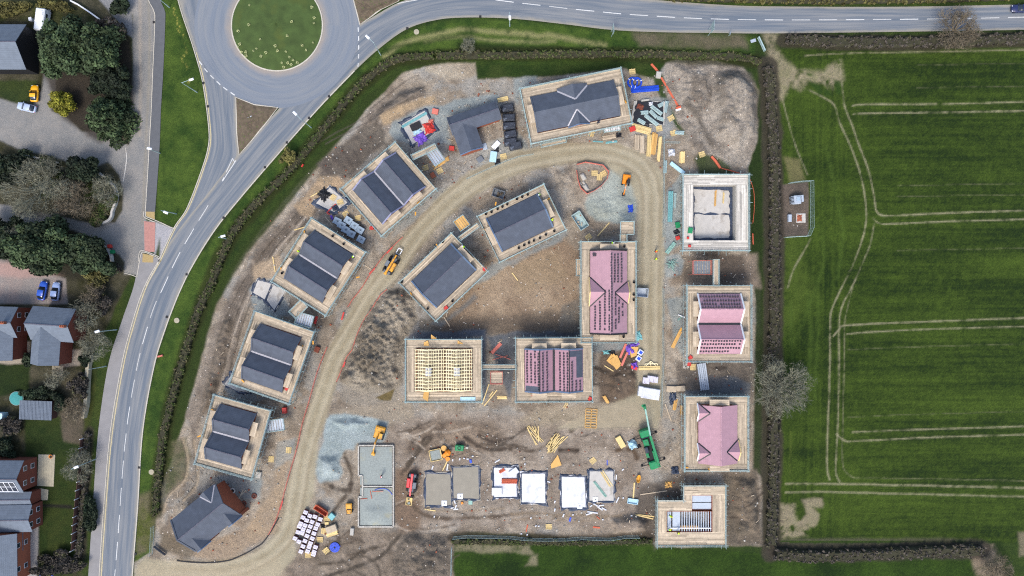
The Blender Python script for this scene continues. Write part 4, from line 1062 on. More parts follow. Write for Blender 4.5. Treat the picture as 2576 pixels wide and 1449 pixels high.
# finished ones
HS['B'] = new_house('finished low slate building with a long wing beside the black wrapped packs', '', [(1125,296),(1244,255),(1261.5,300),(1141,340)], None, 'x', 1, he=2.8, pitch=36, barge='slate_d',
    crosses=[(-1,(1164,312),2.65,4.6,'brick','slate_d','bargeblue')])
HS['G'] = new_house('finished red brick house with slate roof and little gables near the site entrance', '', [(431,1307.5),(541,1218),(605,1296),(492.5,1387.5)], None, 'x', 1, he=4.9, pitch=33, barge='slate_d',
    crosses=[(1,(532,1264),2.0,0.2,'brick','lead',None),(-1,(484,1355),1.9,0.35,'brick','slate_d','bargeblue'),(-1,(563,1291),1.9,0.35,'brick','slate_d','bargeblue')])
def chimneyless_windows(t, fr, he, sides, wname='window', zs=(1.0,3.4), n=3):
    W, D = fr.W-0.64, fr.D-0.64
    for s_ in sides:
        L_ = W if s_ in 'NS' else D
        for z in zs:
            for k in range(n):
                u = -L_/2+L_*(k+0.5)/n
                mb = MB(); pb = MB()
                if s_ in 'NS':
                    y = (D/2 if s_ == 'N' else -D/2); g = 1 if s_ == 'N' else -1
                    mb.box(u-0.55, y-0.02, z, u+0.55, y+g*0.05 if g > 0 else y+0.02, z+1.1) if g > 0 else mb.box(u-0.55, y-0.05, z, u+0.55, y+0.02, z+1.1)
                    pb.box(u-0.47, min(y,y+g*0.065), z+0.08, u+0.47, max(y,y+g*0.065), z+1.02)
                else:
                    x = (W/2 if s_ == 'E' else -W/2); g = 1 if s_ == 'E' else -1
                    mb.box(min(x-g*0.02,x+g*0.05), u-0.55, z, max(x-g*0.02,x+g*0.05), u+0.55, z+1.1)
                    pb.box(min(x,x+g*0.065), u-0.47, z+0.08, max(x,x+g*0.065), u+0.47, z+1.02)
                f = mb.build(wname, 'whitep', t); pb.build('pane', 'glass', f)
chimneyless_windows(HS['G'][0], HS['G'][1], 4.9, 'S')
# partly laid slates on the pink corner roof
t, fr, rise, _ = HS['K']; W, D = fr.W, fr.D; span = W/2
def slope_patch(name, m, parent, cx_, yA, yB, fA, fB, side, he, up=0.03):
    """a sheet lying on a slope of a ridge along y at x = cx_, from fraction fA to fB of the way from ridge to eaves"""
    mb = MB(); hw = span/2; vs = []
    for f, y in ((fA,yA),(fB,yA),(fB,yB),(fA,yB)):
        vs.append(Vector((cx_+side*hw*f, y, he+rise*(1-f)+up)))
    if side < 0: vs = vs[::-1]
    lo = [v-Vector((0,0,0.03)) for v in vs]
    mb.add(vs+lo, [(3,2,1,0),(4,5,6,7),(0,1,5,4),(1,2,6,5),(2,3,7,6),(3,0,4,7)][::1])
    o = mb.build(name, m, parent)
    if o.data.polygons[0].normal.z < 0: o.data.flip_normals()
    return o
slope_patch('laid_slates', 'slate_d', t, W/4, D*0.47, D*-0.17, 0.52, 0.98, 1, 4.9)
slope_patch('laid_slates', 'slate_d', t, W/4, D*0.47, D*0.33, 0.02, 0.515, 1, 4.9)
slope_patch('laid_slates', 'slate_d', t, -W/4, D*-0.36, D*-0.48, 0.02, 0.95, -1, 4.9)
# rows of stacked tiles set out on the pink roofs
ts = MB(); ts.rbox((0,0,0.08),(0.34,0.36,0.2),0.03); ts.rbox((0.01,0.0,0.21),(0.27,0.3,0.07),0.02,0.1)
ts_first = None; made = 0; rest = MB()
TG = 'stacks of tiles set out on the pink roofs'
def put_tile(fr, x, y, z, lab, extra):
    global ts_first, made
    p = fr.world(x, y, z); rz = fr.a+random.uniform(-0.15,0.15)
    if extra or made >= 300:
        for v_, f_ in ((ts.v, ts.f),):
            rest.add([Vector(v)+p for v in v_], f_, random.uniform(0.8,1.2)); return
    made += 1
    if ts_first is None: ts_first = solo('tile_stack', ts, 'tile', lab, 'roof tiles', p, rz, TG)
    else: dup(ts_first, p, rz, lab)
def rows(key, axis, specs, lab, extra=False, stepm=0.62):
    t, fr, rise, _ = HS[key]; he = 4.9
    for (c_, side, f, a, b, hw) in specs:      # c_: ridge place, f: fraction down the slope, a..b along
        z = he+rise*(1-f)+0.05; u = a
        while u < b:
            o = c_+side*hw*f
            if random.random() > 0.04:
                jj = random.uniform(-0.05,0.05)
                if axis == 'x': put_tile(fr, u, o+jj, z, lab, extra)
                else: put_tile(fr, o+jj, u, z, lab, extra)
            u += stepm*random.uniform(0.95,1.08)
t, fr, rise, _ = HS['N']; W, D = fr.W, fr.D; h2 = D/4
rows('N','x',[(D/4,1,f,-W/2+0.5,W/2-0.3,h2) for f in (0.12,0.32,0.56,0.82)]+[(-D/4,-1,f,-W/2+0.5,W/2-0.3,h2) for f in (0.08,0.32,0.58)]+[(-D/4,-1,0.83,-W/2+0.5,W/4-0.5,h2)],
     'small stack of dark tiles in a row on the pink roof with white bargeboards', stepm=0.56)
t, fr, rise, _ = HS['K']; W, D = fr.W, fr.D; h2 = W/4
rows('K','y',[(-W/4,-1,f,-D/2+0.5+(1.6 if f > 0.1 else 0),D/2-0.4,h2) for f in (0.85,0.58,0.32,0.1)]+[(-W/4,1,f,-D/2+0.4,D/2-0.6,h2) for f in (0.22,0.52)]
     +[(W/4,-1,f,-D/2+0.4,D/2-0.4,h2) for f in (0.6,0.35,0.12)]+[(W/4,1,f,-D/2+0.4,D/4-0.2,h2) for f in (0.2,)]+[(W/4,1,f,-D/2+0.4,-D/4+0.2,h2) for f in (0.5,0.8)],
     'small stack of dark tiles in a row on the pink twin gabled roof', stepm=0.6)
t, fr, rise, _ = HS['J']; W, D = fr.W, fr.D; h2 = W/2
rows('J','y',[(0,1,f,2.2,D/2-0.5,h2) for f in (0.05,0.25,0.45,0.66)]+[(0,1,f,-D/2+0.7,2.0,h2) for f in (0.08,)]+[(0,1,0.3,-D/2+1.2,-0.5,h2),(0,1,0.5,-D/2+2.5,-1.2,h2),(0,1,0.72,-D/2+4,-2.2,h2)]
     +[(0,-1,0.76,-D/2+1,-2.7,h2),(0,-1,0.52,-D/2+1,-1.9,h2),(0,-1,0.28,-D/2+1,0.2,h2),(0,-1,0.06,-D/2+1,0.6,h2)], '', extra=True, stepm=0.58)
o = rest.build('tile_stacks', 'tile'); o['kind'] = 'stuff'; tag(o, 'rows of dark tiles set out over the tall pink roof beside the haul road', 'roof tiles')
# bundle of black tiles on the first row of the tall pink roof
t, fr, rise, _ = HS['J']
mb = MB()
for k in range(9): mb.rbox((k*0.42,random.uniform(-0.05,0.05)+0.06*k,0.12),(0.36,0.7,0.2),0.03,0.12)
solo('tile_bundle', mb, 'tile', 'line of dark tiles along the top edge of the tall pink roof', 'roof tiles', fr.world(-3.4,8.0,4.9+rise*0.25), fr.a)

# ------------------------------------------------------------------ timber frame house: bare trusses
he = 4.9; hd = 4.55
fr = Frame([(1045,877),(1187,877),(1186.5,985),(1045,985)], he); W, D = fr.W, fr.D
t = thing('house', 'roofless house with two rows of bare yellow timber trusses', 'house', fr.loc, fr.a, GRP)
mb = MB(); th = 0.32
for b_ in ((-W/2,-D/2,W/2,-D/2+th),(-W/2,D/2-th,W/2,D/2),(-W/2,-D/2+th,-W/2+th,D/2-th),(W/2-th,-D/2+th,W/2,D/2-th),(-0.15,-D/2+th,0.15,D/2-th)):
    mb.box(b_[0],b_[1],-0.2,b_[2],b_[3],he-0.1)
mb.build('wall', 'brick', t)
mb = MB(); boards(mb, -W/2+th, -0.15, -D/2+th, D/2-th, he-0.5, 'x', 0.6, 0.01, 0, 0.85, 1.1); boards(mb, 0.15, W/2-th, -D/2+th, D/2-th, he-0.5, 'x', 0.6, 0.01, 0, 0.85, 1.1)
mb.build('floor_boards', 'board', t)
span = W/2; rise = span/2*math.tan(R(34))
tm = MB(); hw = span/2
tm.bar((-hw,0,0),(hw,0,0),0.10,0.14); tm.bar((-hw-0.1,0,0),(0,0,rise),0.12,0.14,1.05); tm.bar((hw+0.1,0,0),(0,0,rise),0.12,0.14,1.05)
for a, b in (((-hw*0.5,0,rise*0.5),(-hw*0.25,0,0)),((hw*0.5,0,rise*0.5),(hw*0.25,0,0)),((0,0,rise),(-hw*0.25,0,0)),((0,0,rise),(hw*0.25,0,0))): tm.bar(a,b,0.05,0.09,0.9)
pr = None
for g in (-1,1):
    for k in range(13):
        y = -D/2+0.25+(D-0.5)*k/12
        if pr is None: pr = tm.build('roof_truss', 'truss', t); c = pr
        else: c = pr.copy(); col.objects.link(c); c.parent = t
        c.location = (g*W/4, y, he)
for g in (-1,1):
    for x, z in ((-0.78,0.22),(-0.62,0.38),(-0.42,0.58),(-0.3,0.10),(-0.16,0.10),(0.0,1.0),(0.16,0.10),(0.3,0.10),(0.5,0.5),(0.66,0.34),(0.86,0.14)):
        mb = MB(); mb.bar((g*W/4+x*hw, -D/2+0.2, he+rise*z+0.11), (g*W/4+x*hw, D/2-0.2, he+rise*z+0.11), 0.09, 0.05, random.uniform(0.9,1.1)); mb.build('binder', 'truss', t)
    mb = MB(); mb.rbox((g*W/4+random.uniform(-0.2,0.1), -0.3, he+0.3),(1.3,1.9,0.5),0.05); mb.build('water_tank_stand', 'white', t)
mb = MB(); mb.bar((-W/2,D/2-0.15,he),(W/2,D/2-0.15,he),0.12,0.12); mb.bar((-W/2,-D/2+0.15,he),(W/2,-D/2+0.15,he),0.12,0.12)
mb.bar((-W/2+0.1,-D/2,he),(-W/2+0.1,D/2,he),0.12,0.12); mb.bar((W/2-0.1,-D/2,he),(W/2-0.1,D/2,he),0.12,0.12); mb.bar((0,-D/2,he+0.05),(0,D/2,he+0.05),0.18,0.1,0.7)
mb.build('wall_plate', 'truss', t)
o = deckrect(fr, [(1021.5,854),(1213,854),(1210,1010),(1021.5,1010)], hd)
scaffold('boarded scaffold round the bare yellow roof trusses', fr, o, (-W/2-0.12,W/2+0.12,-D/2-0.12,D/2+0.12), hd)
def panel(q, pts, label, z, tilt=0.5):
    mb = MB(); p = [(x*0.0223,-y*0.0223) for x,y in pts]; mb.prism(p, 0, 0.05)
    o = solo('plywood_gable', mb, 'osb', label, 'plywood', P(q, z), 0, 'loose plywood gable panels'); o.rotation_euler = (tilt,0,0); return o
panel(T(1,2,1762,465), [(0,0),(55,45),(55,145),(-8,145)], 'tall pointed plywood panel leaning at the top of the truss roof', 4.75, 0.3)
panel(T(1,2,1690,545), [(0,0),(40,-20),(55,65),(-5,60)], 'plywood panel with clipped corner left of the tall pointed one', 4.75, 0.3)
panel(T(1,2,2028,525), [(0,0),(50,30),(52,85),(0,85),(-50,75),(-50,35),(0,40)], 'stepped plywood panel at the right end of the truss roof', 4.75, 0.3)
panel(T(1,2,1690,1045), [(0,0),(50,0),(42,95),(-10,60)], 'plywood panel hanging over the lower boards of the truss scaffold', 4.8, -0.25)
mb = MB(); mb.box(-1.65,-0.4,0,1.65,0.4,0.12); mb.box(-1.6,-0.2,0.12,1.5,0.35,0.2,1.05)
solo('insulation_boards', mb, 'ltblue', 'pale blue boards on the lower right scaffold corner of the truss house', 'boards', P(T(1,2,2132,1112),4.6))

# ------------------------------------------------------------------ slab house with walls just begun
hd = 2.45; he = 2.4
fr = Frame([(1744,465),(1852,465),(1852,605),(1744,605)], hd); W, D = fr.W, fr.D
t = thing('house', 'house with walls just begun round a pale concrete floor', 'house', fr.loc, fr.a, GRP)
mb = MB(); th = 0.32; g = 0.25
for b_ in ((-W/2-g,-D/2-g,W/2+g,-D/2-g+th),(-W/2-g,D/2+g-th,W/2+g,D/2+g),(-W/2-g,-D/2-g+th,-W/2-g+th,D/2+g-th),(W/2+g-th,-D/2-g+th,W/2+g,D/2+g-th)): mb.box(b_[0],b_[1],-0.2,b_[2],b_[3],2.2)
mb.build('wall', 'block', t)
def ragged(x0,x1,y0,y1,j=0.25,n=7):
    pts = []
    for a, b in (((x0,y0),(x1,y0)),((x1,y0),(x1,y1)),((x1,y1),(x0,y1)),((x0,y1),(x0,y0))):
        for k in range(n): pts.append((a[0]+(b[0]-a[0])*k/n+random.uniform(-j,j), a[1]+(b[1]-a[1])*k/n+random.uniform(-j,j)))
    return pts
mb = MB(); mb.prism([(-W/2+0.1,-D/2+0.1),(W/2-0.1,-D/2+0.1),(W/2-0.1,D/2-0.1),(-W/2+0.1,D/2-0.1)], -0.1, 0.12); mb.build('damp_membrane', 'dpm', t)
for y0,y1 in ((0.15,D/2-0.8),(-D/2+0.6,-0.15)):
    mb = MB(); mb.prism(ragged(-W/2+0.8,W/2-0.8,y0,y1,0.22), 0.05, 0.2); mb.build('floor_slab', 'conc', t)
o = deckrect(fr, [(1717,440),(1882,440),(1882,630),(1717,630)], hd)
scaffold('pale boarded scaffold round the house with walls just begun', fr, o, (-W/2,W/2,-D/2,D/2), hd, stubs=1.0, step=1.9, bm='board_pale')
flat(mpoly([(1725,445),(1875,445),(1875,625),(1725,625)],3,0), -0.05)

# ------------------------------------------------------------------ corner house with floor joists
hd = 2.65; he = 2.55
fr = Frame([(1652,1221),(1824,1221),(1824,1372),(1652,1372)], hd); W, D = fr.W, fr.D
t = thing('house', 'L shaped house with open floor joists in the bottom corner of the site', 'house', fr.loc, fr.a, GRP)
lo = lambda x, y: fr.local(T(2,3,x,y), hd)
A = lo(1815,640); B_ = lo(2012,800); C_ = lo(1560,805); E_ = lo(2015,1002)
mb = MB()
def ringwall(mb, x0,x1,y0,y1,z0,z1,th=0.32):
    mb.box(x0-th,y0-th,z0,x1+th,y0,z1); mb.box(x0-th,y1,z0,x1+th,y1+th,z1); mb.box(x0-th,y0,z0,x0,y1,z1); mb.box(x1,y0,z0,x1+th,y1,z1)
ringwall(mb, A.x, B_.x, B_.y+0.34, A.y, -0.2, 2.5); ringwall(mb, C_.x, B_.x+0.0, E_.y, B_.y-0.02, -0.2, 2.5)
mb.build('wall', 'brick', t)
mb = MB(); mb.box(A.x+0.02,B_.y+0.36,-0.1,B_.x-0.02,A.y-0.02,0.15); mb.box(C_.x+0.02,E_.y+0.02,-0.1,B_.x-0.02,B_.y-0.04,0.15); mb.build('floor_slab', 'conc', t)
for y0_, y1_ in ((0.02,0.47),(0.52,0.98)):
    mb = MB(); L_ = A.y-B_.y-0.36; mb.box(A.x+0.05, B_.y+0.36+L_*y0_, 2.2, B_.x-0.05, B_.y+0.36+L_*y1_, 2.28); mb.build('floor_panel', 'steel', t)
ww = B_.x-C_.x
for a, b in ((0.02,0.10),(0.13,0.30)):
    mb = MB(); mb.box(C_.x+ww*a, E_.y+0.05, 2.2, C_.x+ww*b, B_.y-0.1, 2.28); mb.build('floor_panel', 'steel', t)
jm = MB(); jm.box(-0.09,E_.y-0.1,0,0.09,B_.y+0.05,0.24); pr = None
for k in range(13):
    x = C_.x+ww*(0.34+0.64*k/12)
    if pr is None: pr = jm.build('floor_joist', 'steel', t); c = pr
    else: c = pr.copy(); col.objects.link(c); c.parent = t
    c.location = (x,0,2.2)
mb = MB(); mb.bar((C_.x+0.8,E_.y+0.75,2.5),(B_.x-0.1,E_.y+0.75,2.5),0.2,0.06); mb.build('brace_board', 'whitep', t)
mb = MB(); mb.box(C_.x+ww*0.32,E_.y-0.0,1.9,C_.x+ww*0.7,E_.y+1.2,1.96); mb.build('working_boards', 'osb', t)
st_ = thing('scaffold', 'L shaped boarded scaffold round the open floor joists', 'scaffold', fr.loc, fr.a, 'scaffolds round the new houses')
X1_ = W/2; X0_ = -W/2; Y0_ = -D/2; Y1_ = D/2; N_ = fr.local((1718,1258), hd)
for al, r in (('x',(N_.x,X1_,A.y+0.1,Y1_)),('y',(N_.x,A.x-0.1,N_.y,A.y+0.1)),('x',(X0_,A.x-0.1,B_.y+0.1,N_.y)),('y',(X0_,C_.x-0.1,E_.y-0.1,B_.y+0.1)),('x',(X0_,X1_,Y0_,E_.y-0.1)),('y',(B_.x+0.1,X1_,E_.y-0.1,A.y+0.1))):
    mb = MB(); boards(mb, r[0], r[1], r[2], r[3], hd, al, lo=0.78, hi=1.25); mb.build('deck', 'board', st_)
PL = [(X0_,Y0_),(X1_,Y0_),(X1_,Y1_),(N_.x,Y1_),(N_.x,N_.y),(X0_,N_.y)]; pr = None
for k in range(6):
    a = Vector((*PL[k],0)); b = Vector((*PL[(k+1)%6],0)); d = (b-a).normalized(); nr_ = Vector((d.y,-d.x,0)); L_ = (b-a).length; mb = MB()
    for z in (hd+0.5,hd+1.0,1.2): mb.tube(a-d*0.5+Vector((0,0,z)), b+d*0.5+Vector((0,0,z)), 0.032, 4)
    mb.bar(a+Vector((0,0,hd+0.1)), b+Vector((0,0,hd+0.1)), 0.04, 0.2)
    for i in range(int(L_/1.1)+1): mb.tube(a+d*(i*1.1)+nr_*random.uniform(0.2,0.9)+Vector((0,0,hd-0.06)), a+d*(i*1.1)-nr_*0.8+Vector((0,0,hd-0.06)), 0.03, 4)
    mb.build('guard_rail', 'galv', st_)
    for i in range(max(1,int(L_/1.9))):
        p = a+(b-a)*(i/max(1,int(L_/1.9)))
        if pr is None: q = MB(); q.tube((0,0,-0.1),(0,0,hd+1.2),0.034,5); pr = q.build('standard','galv',st_); pr.location = p
        else: c = pr.copy(); col.objects.link(c); c.parent = st_; c.location = p

# ------------------------------------------------------------------ access towers and bridges between scaffolds
def tower(label, corners, h, legs=True, floor='board', roofc=None, rail='galv', group='scaffold loading towers'):
    fr = Frame(corners, h); W, D = fr.W, fr.D
    t = thing('scaffold_tower', label, 'scaffold', fr.loc, fr.a, group)
    mb = MB(); boards(mb, -W/2, W/2, -D/2, D/2, h, 'x' if W > D else 'y'); mb.build('deck', 'board', t)
    mb = MB()
    for a, b in (((-W/2,-D/2),(W/2,-D/2)),((W/2,-D/2),(W/2,D/2)),((W/2,D/2),(-W/2,D/2)),((-W/2,D/2),(-W/2,-D/2))):
        for z in (h+0.5,h+1.05): mb.tube((*a,z),(*b,z),0.035,4)
        mb.bar((*a,h+0.1),(*b,h+0.1),0.05,0.2,0.9)
    mb.build('guard_rail', rail, t); pr = None
    for a in ((-W/2,-D/2),(W/2,-D/2),(W/2,D/2),(-W/2,D/2)):
        if pr is None: q = MB(); q.tube((0,0,-0.1),(0,0,h+1.2),0.04,5); pr = q.build('standard',rail,t); pr.location = (*a,0)
        else: c = pr.copy(); col.objects.link(c); c.parent = t; c.location = (*a,0)
    if roofc:
        mb = MB(); n = max(3,int(W/0.5))
        for k in range(n): mb.box(-W/2+W*k/n, -D/2, h+0.04, -W/2+W*(k+0.8)/n, D/2, h+0.09, random.uniform(0.8,1.15))
        mb.build('loading_gate', roofc, t)
    return t
tower('loading bay above the tall pink roof with red buckets inside', [(1560,558),(1594,558),(1594,590),(1560,590)], 4.4)
tower('narrow boarded bridge joining the loading bay to the tall pink roof', [(1559,590),(1576,590),(1576,611),(1559,611)], 4.4)
tower('railed tower with steel sheets standing at the corner of the lilac bargeboard house', [T(1,1,1712,95),T(1,1,1820,15),T(1,1,1895,165),T(1,1,1800,225)], 3.6, roofc='steel')
tower('boarded link from the lilac bargeboard scaffold to its tower', [T(1,1,1555,120),T(1,1,1800,5),T(1,1,1830,45),T(1,1,1590,160)], 4.4)
tower('loading tower with orange boards left of the skip side scaffold', [T(1,1,1985,785),T(1,1,2080,715),T(1,1,2160,810),T(1,1,2060,880)], 4.0, roofc='osb')
tower('boarded bridge between the two single ridge scaffolds', [T(1,1,2035,940),T(1,1,2225,800),T(1,1,2250,835),T(1,1,2060,975)], 4.5)
tower('boarded bridge joining the truss house to the pink twin gabled house', [(1213,917),(1300,917),(1300,928),(1213,928)], 4.3)
tower('small square tower with red sides between truss house and pink house', [T(1,2,2360,840),T(1,2,2482,840),T(1,2,2482,960),T(1,2,2360,960)], 3.8, rail='coral')
tower('hoist tower with glass blocks beside the pale garage slab', [T(1,2,445,240),T(1,2,590,285),T(1,2,555,395),T(1,2,385,350)], 3.6, roofc='steel')
tower('curved boarded link beside the pale garage slab scaffold', [T(1,2,400,190),T(1,2,480,140),T(1,2,500,165),T(1,2,350,350)], 4.4)
tower('boarded bridge running north from the white bargeboard house', [(1793,653),(1807,653),(1807,720),(1793,720)], 4.3)
tower('roofed tower with red rails north of the white bargeboard house', [(1741,656),(1787,656),(1788,690),(1743,690)], 3.8, rail='coral', roofc='grey')
tower('boarded lean platform on the left side of the tall pink roof', [(1449,653),(1464,653),(1464,694),(1449,694)], 3.4)
tower('railed bay along the foot of the smallest twin gabled house', [T(1,2,110,1330),T(1,2,280,1310),T(1,2,290,1420),T(1,2,100,1449)], 3.0, roofc='steel')
tower('steel platform against the road side of the long slate house', [(1517,312),(1558,306),(1560,328),(1519,334)], 3.4, roofc='whitep')
tower('low platform at the foot of the long slate house above the stacked planks', [(1360,362),(1422,350),(1425,358),(1362,372)], 1.2)
# ------------------------------------------------------------------ foundations and slabs
def gz(q):
    i = int(np.clip(round((( q[0]-1288)*S-X0)/STEP),0,nx-1)); j = int(np.clip(round(((724.5-q[1])*S-Y0)/STEP),0,ny-1))
    return float(HGT[j,i])
def G(q, dz=0.0): p = P(q); p.z = gz(q)+dz; return p
def rag(pts, j, n=6):
    out = []
    for a, b in zip(pts, pts[1:]+pts[:1]):
        for k in range(n):
            t = k/n; out.append((a[0]+(b[0]-a[0])*t+random.uniform(-j,j), a[1]+(b[1]-a[1])*t+random.uniform(-j,j)))
    return out
def slab(label, quads, m='conc', edge='dpm', dz=0.18, lip=0.42, j=0.34, cat='foundation', group='house floor slabs', block=True, rj=0.24):
    """low block plinth, membrane turned up round it, and a floor poured inside"""
    c = sum((P(q) for qd in quads for q in qd), Vector())/(4*len(quads)); c.z = 0
    t = thing('floor_slab', label, cat, c, 0, group)
    for qd in quads:
        w = [P(q)-c for q in qd]; cc = sum(w, Vector())/4
        out = [(p+(p-cc).normalized()*lip) for p in w]
        flat(mpoly(qd,4,0), -0.03)
        if block:
            mb = MB(); mb.prism([(p.x,p.y) for p in [q+(q-cc).normalized()*(lip*0.4) for q in w]], -0.1, dz*0.8); mb.build('plinth', 'block', t)
        if edge:
            # crumpled strip of membrane round the edge
            A = rag([(p.x,p.y) for p in [q+(q-cc).normalized()*lip for q in w]], j, 8); B_ = rag([(p.x,p.y) for p in [q-(q-cc).normalized()*0.35 for q in w]], 0.05, 8)
            n = len(A); mb = MB(); vs = []
            for k in range(n):
                m_ = ((A[k][0]+B_[k][0])/2, (A[k][1]+B_[k][1])/2)
                vs += [(A[k][0],A[k][1],0.02), (m_[0],m_[1],dz+random.uniform(0.02,0.16)), (B_[k][0],B_[k][1],dz+0.012)]
            fs = []
            for k in range(n):
                a, b = 3*k, 3*((k+1)%n)
                fs += [(a,b,b+1,a+1),(a+1,b+1,b+2,a+2)]
            mb.add(vs, fs); mb.build('damp_membrane', edge, t)
        mb = MB(); mb.prism(rag([(p.x,p.y) for p in w], rj, 7), 0.0, dz); mb.build('floor', m, t)
    return t, c
t13 = lambda *L: [T(1,3,a,b) for a,b in L]; t23 = lambda *L: [T(2,3,a,b) for a,b in L]
slab('pair of buff wet screed slabs stepped side by side', [t13((1705,405),(1965,410),(1975,745),(1700,740)), t13((1975,345),(2245,335),(2255,680),(1980,675))], 'conc_g')
slab('pair of white covered slabs, the left one with orange pipes lying on it', [t13((2385,345),(2630,345),(2635,660),(2390,665)), t23((90,405),(340,402),(345,725),(88,715))], 'white', rj=0.3)
slab('pair of slabs, left one white and right one pale concrete with green tubes', [t23((490,435),(738,440),(750,765),(492,770))], 'white', rj=0.28)
slab('pale concrete slab with green tubes and planks lying on it', [t23((770,380),(1028,380),(1030,700),(768,700))], 'conc', rj=0.22)
def cover(label, q, s=0.62, z=0.2, rz=0.0):
    t = thing('slab_panel', label, 'panel', (*P(q)[:2], z), rz, 'white square service panels on the slabs')
    mb = MB(); mb.rbox((0,0,0.03),(1.2,1.2,0.06),0.02); mb.build('sheet', 'whitep', t)
    mb = MB(); mb.lathe([(0.16,0.05),(0.16,0.09),(0.10,0.09)], (0.05,0.02,0), 10); mb.build('outlet', 'grey', t)
cover('white square panel on the left buff screed slab', T(1,3,1895,712), 0.6, 0.19); cover('white square panel on the right buff screed slab', T(1,3,2055,642), 0.6, 0.19)
cover('white square panel at the foot of the concrete slab with green tubes', T(2,3,838,675), 0.6, 0.19); cover('white square panel low on the white slab beside the concrete one', T(2,3,680,740), 0.6, 0.19)
# gravel filled foundation
fq = [T(1,3,1030,130), T(1,3,1385,130), T(1,3,1385,950), T(1,3,1030,950)]
c = sum((P(q) for q in fq), Vector())/4
t = thing('foundation', 'gravel filled foundation of low block walls beside the yellow excavator', 'foundation', (c.x,c.y,0), 0)
def fl(x, y): p = P(T(1,3,x,y)); return (p.x-c.x, p.y-c.y)
OUT = [(1036,130),(1385,130),(1385,945),(1036,945),(1036,645),(1076,645),(1076,432),(1036,432)]
for a, b in zip(OUT, OUT[1:]+OUT[:1]):
    A = Vector((*fl(*a),0)); B_ = Vector((*fl(*b),0)); mb = MB(); L_ = (B_-A).length; k = max(1,int(L_/0.6)); d = (B_-A)/k
    for i in range(k):
        mb.bar(A+d*(i+0.02)+Vector((0,0,0.2)), A+d*(i+0.98)+Vector((0,0,0.2)), 0.32, 0.7, random.uniform(0.85,1.15))
    mb.build('block_wall', 'block', t)
A, B_ = Vector((*fl(1080,540),0.2)), Vector((*fl(1380,540),0.2)); mb = MB(); k = 14
for i in range(k): mb.bar(A+(B_-A)*((i+0.02)/k), A+(B_-A)*((i+0.98)/k), 0.3, 0.68, random.uniform(0.9,1.15))
mb.build('block_wall', 'block', t)
for (x0,y0,x1,y1,hh) in ((1050,145,1372,525,0.0),(1050,555,1372,932,0.45)):
    mb = MB(); a = fl(x0,y1); b = fl(x1,y0); n = 22; m_ = 24; vs = []
    ns_ = [random.uniform(0,6) for _ in range(4)]
    for jy in range(m_+1):
        for ix in range(n+1):
            u, v = ix/n, jy/m_; x = a[0]+(b[0]-a[0])*u; y = a[1]+(b[1]-a[1])*v
            z = 0.36+0.04*math.sin(u*9+ns_[0])*math.sin(v*8+ns_[1])+random.uniform(-0.02,0.02)
            if hh: z += hh*math.exp(-((u-0.5)/0.33)**4)*math.exp(-((v-0.26)/0.22)**4)
            vs.append((x,y,z))
    mb.add(vs, [(jy*(n+1)+ix, jy*(n+1)+ix+1, (jy+1)*(n+1)+ix+1, (jy+1)*(n+1)+ix) for jy in range(m_) for ix in range(n)])
    mb.build('gravel_bed', 'gravel', t, True)
flat(mpoly(fq,2,0), -0.05)
mb = MB(); pts = [P(q, 0.5) for q in smooth_line(t13((1195,585),(1230,570),(1290,568),(1340,590),(1372,632)),5)]; mb.path(pts, 0.07, 6)
solo('blue_pipe', mb, 'plast_b', 'curved blue pipe lying on the lower gravel bed of the foundation', 'pipe')
for (a, b), lab in zip([((1150,590),(1165,670)),((1168,596),(1280,592)),((1050,672),(1120,668))], ['short red pipe angled on the lower gravel bed','long red pipe lying across the lower gravel bed','red pipe at the left edge of the lower gravel bed']):
    mb = MB(); mb.tube(P(T(1,3,*a),0.46), P(T(1,3,*b),0.46), 0.07, 6); solo('drain_pipe', mb, 'plast_o', lab, 'pipe', group='red drain pipes')
# small slabs by the upper houses
slab('pale garage slab of two bays left of the scaffolded house', [[(634,738),(648,701),(686,712),(668,757)],[(634,738),(668,757),(690,783),(720,730)]][:1]+[[(688,713),(724,728),(690,784),(668,756)]], 'conc', lip=0.4)
slab('yard slab littered with black sheeting by the grey packs', [[T(1,1,590,600),T(1,1,745,420),T(1,1,940,590),T(1,1,790,700)]], 'conc', lip=0.6)
slab('yard slab carrying red and purple sheets above the lilac house', [[T(1,0,1455,1250),T(1,0,1700,1100),T(1,0,1820,1310),T(1,0,1570,1470)]], 'conc', lip=0.5)
slab('pale slab edge showing under the scaffold halfway up the haul road', [[T(0,2,2245,970),T(0,2,2330,850),T(0,2,2520,1060),T(0,2,2400,1050)]], 'conc', lip=0.3)
slab('dark membrane floor piled with pipes beside the long slate house', [[T(2,0,1250,1020),T(2,0,1530,1025),T(2,0,1525,1255),T(2,0,1205,1250)]], 'black', edge=None, lip=0.4)
for a, b, lab in (((1235,1020),(1200,1220),'low pale block wall left of the dark membrane floor'),((1300,1015),(1380,1005),'short low wall at the head of the dark membrane floor'),((1530,1025),(1528,1200),'low pale wall right of the dark membrane floor')):
    mb = MB(); A, B_ = P(T(2,0,*a),0.25), P(T(2,0,*b),0.25); mb.bar(A, B_, 0.35, 0.5); solo('low_wall', mb, 'block', lab, 'wall')

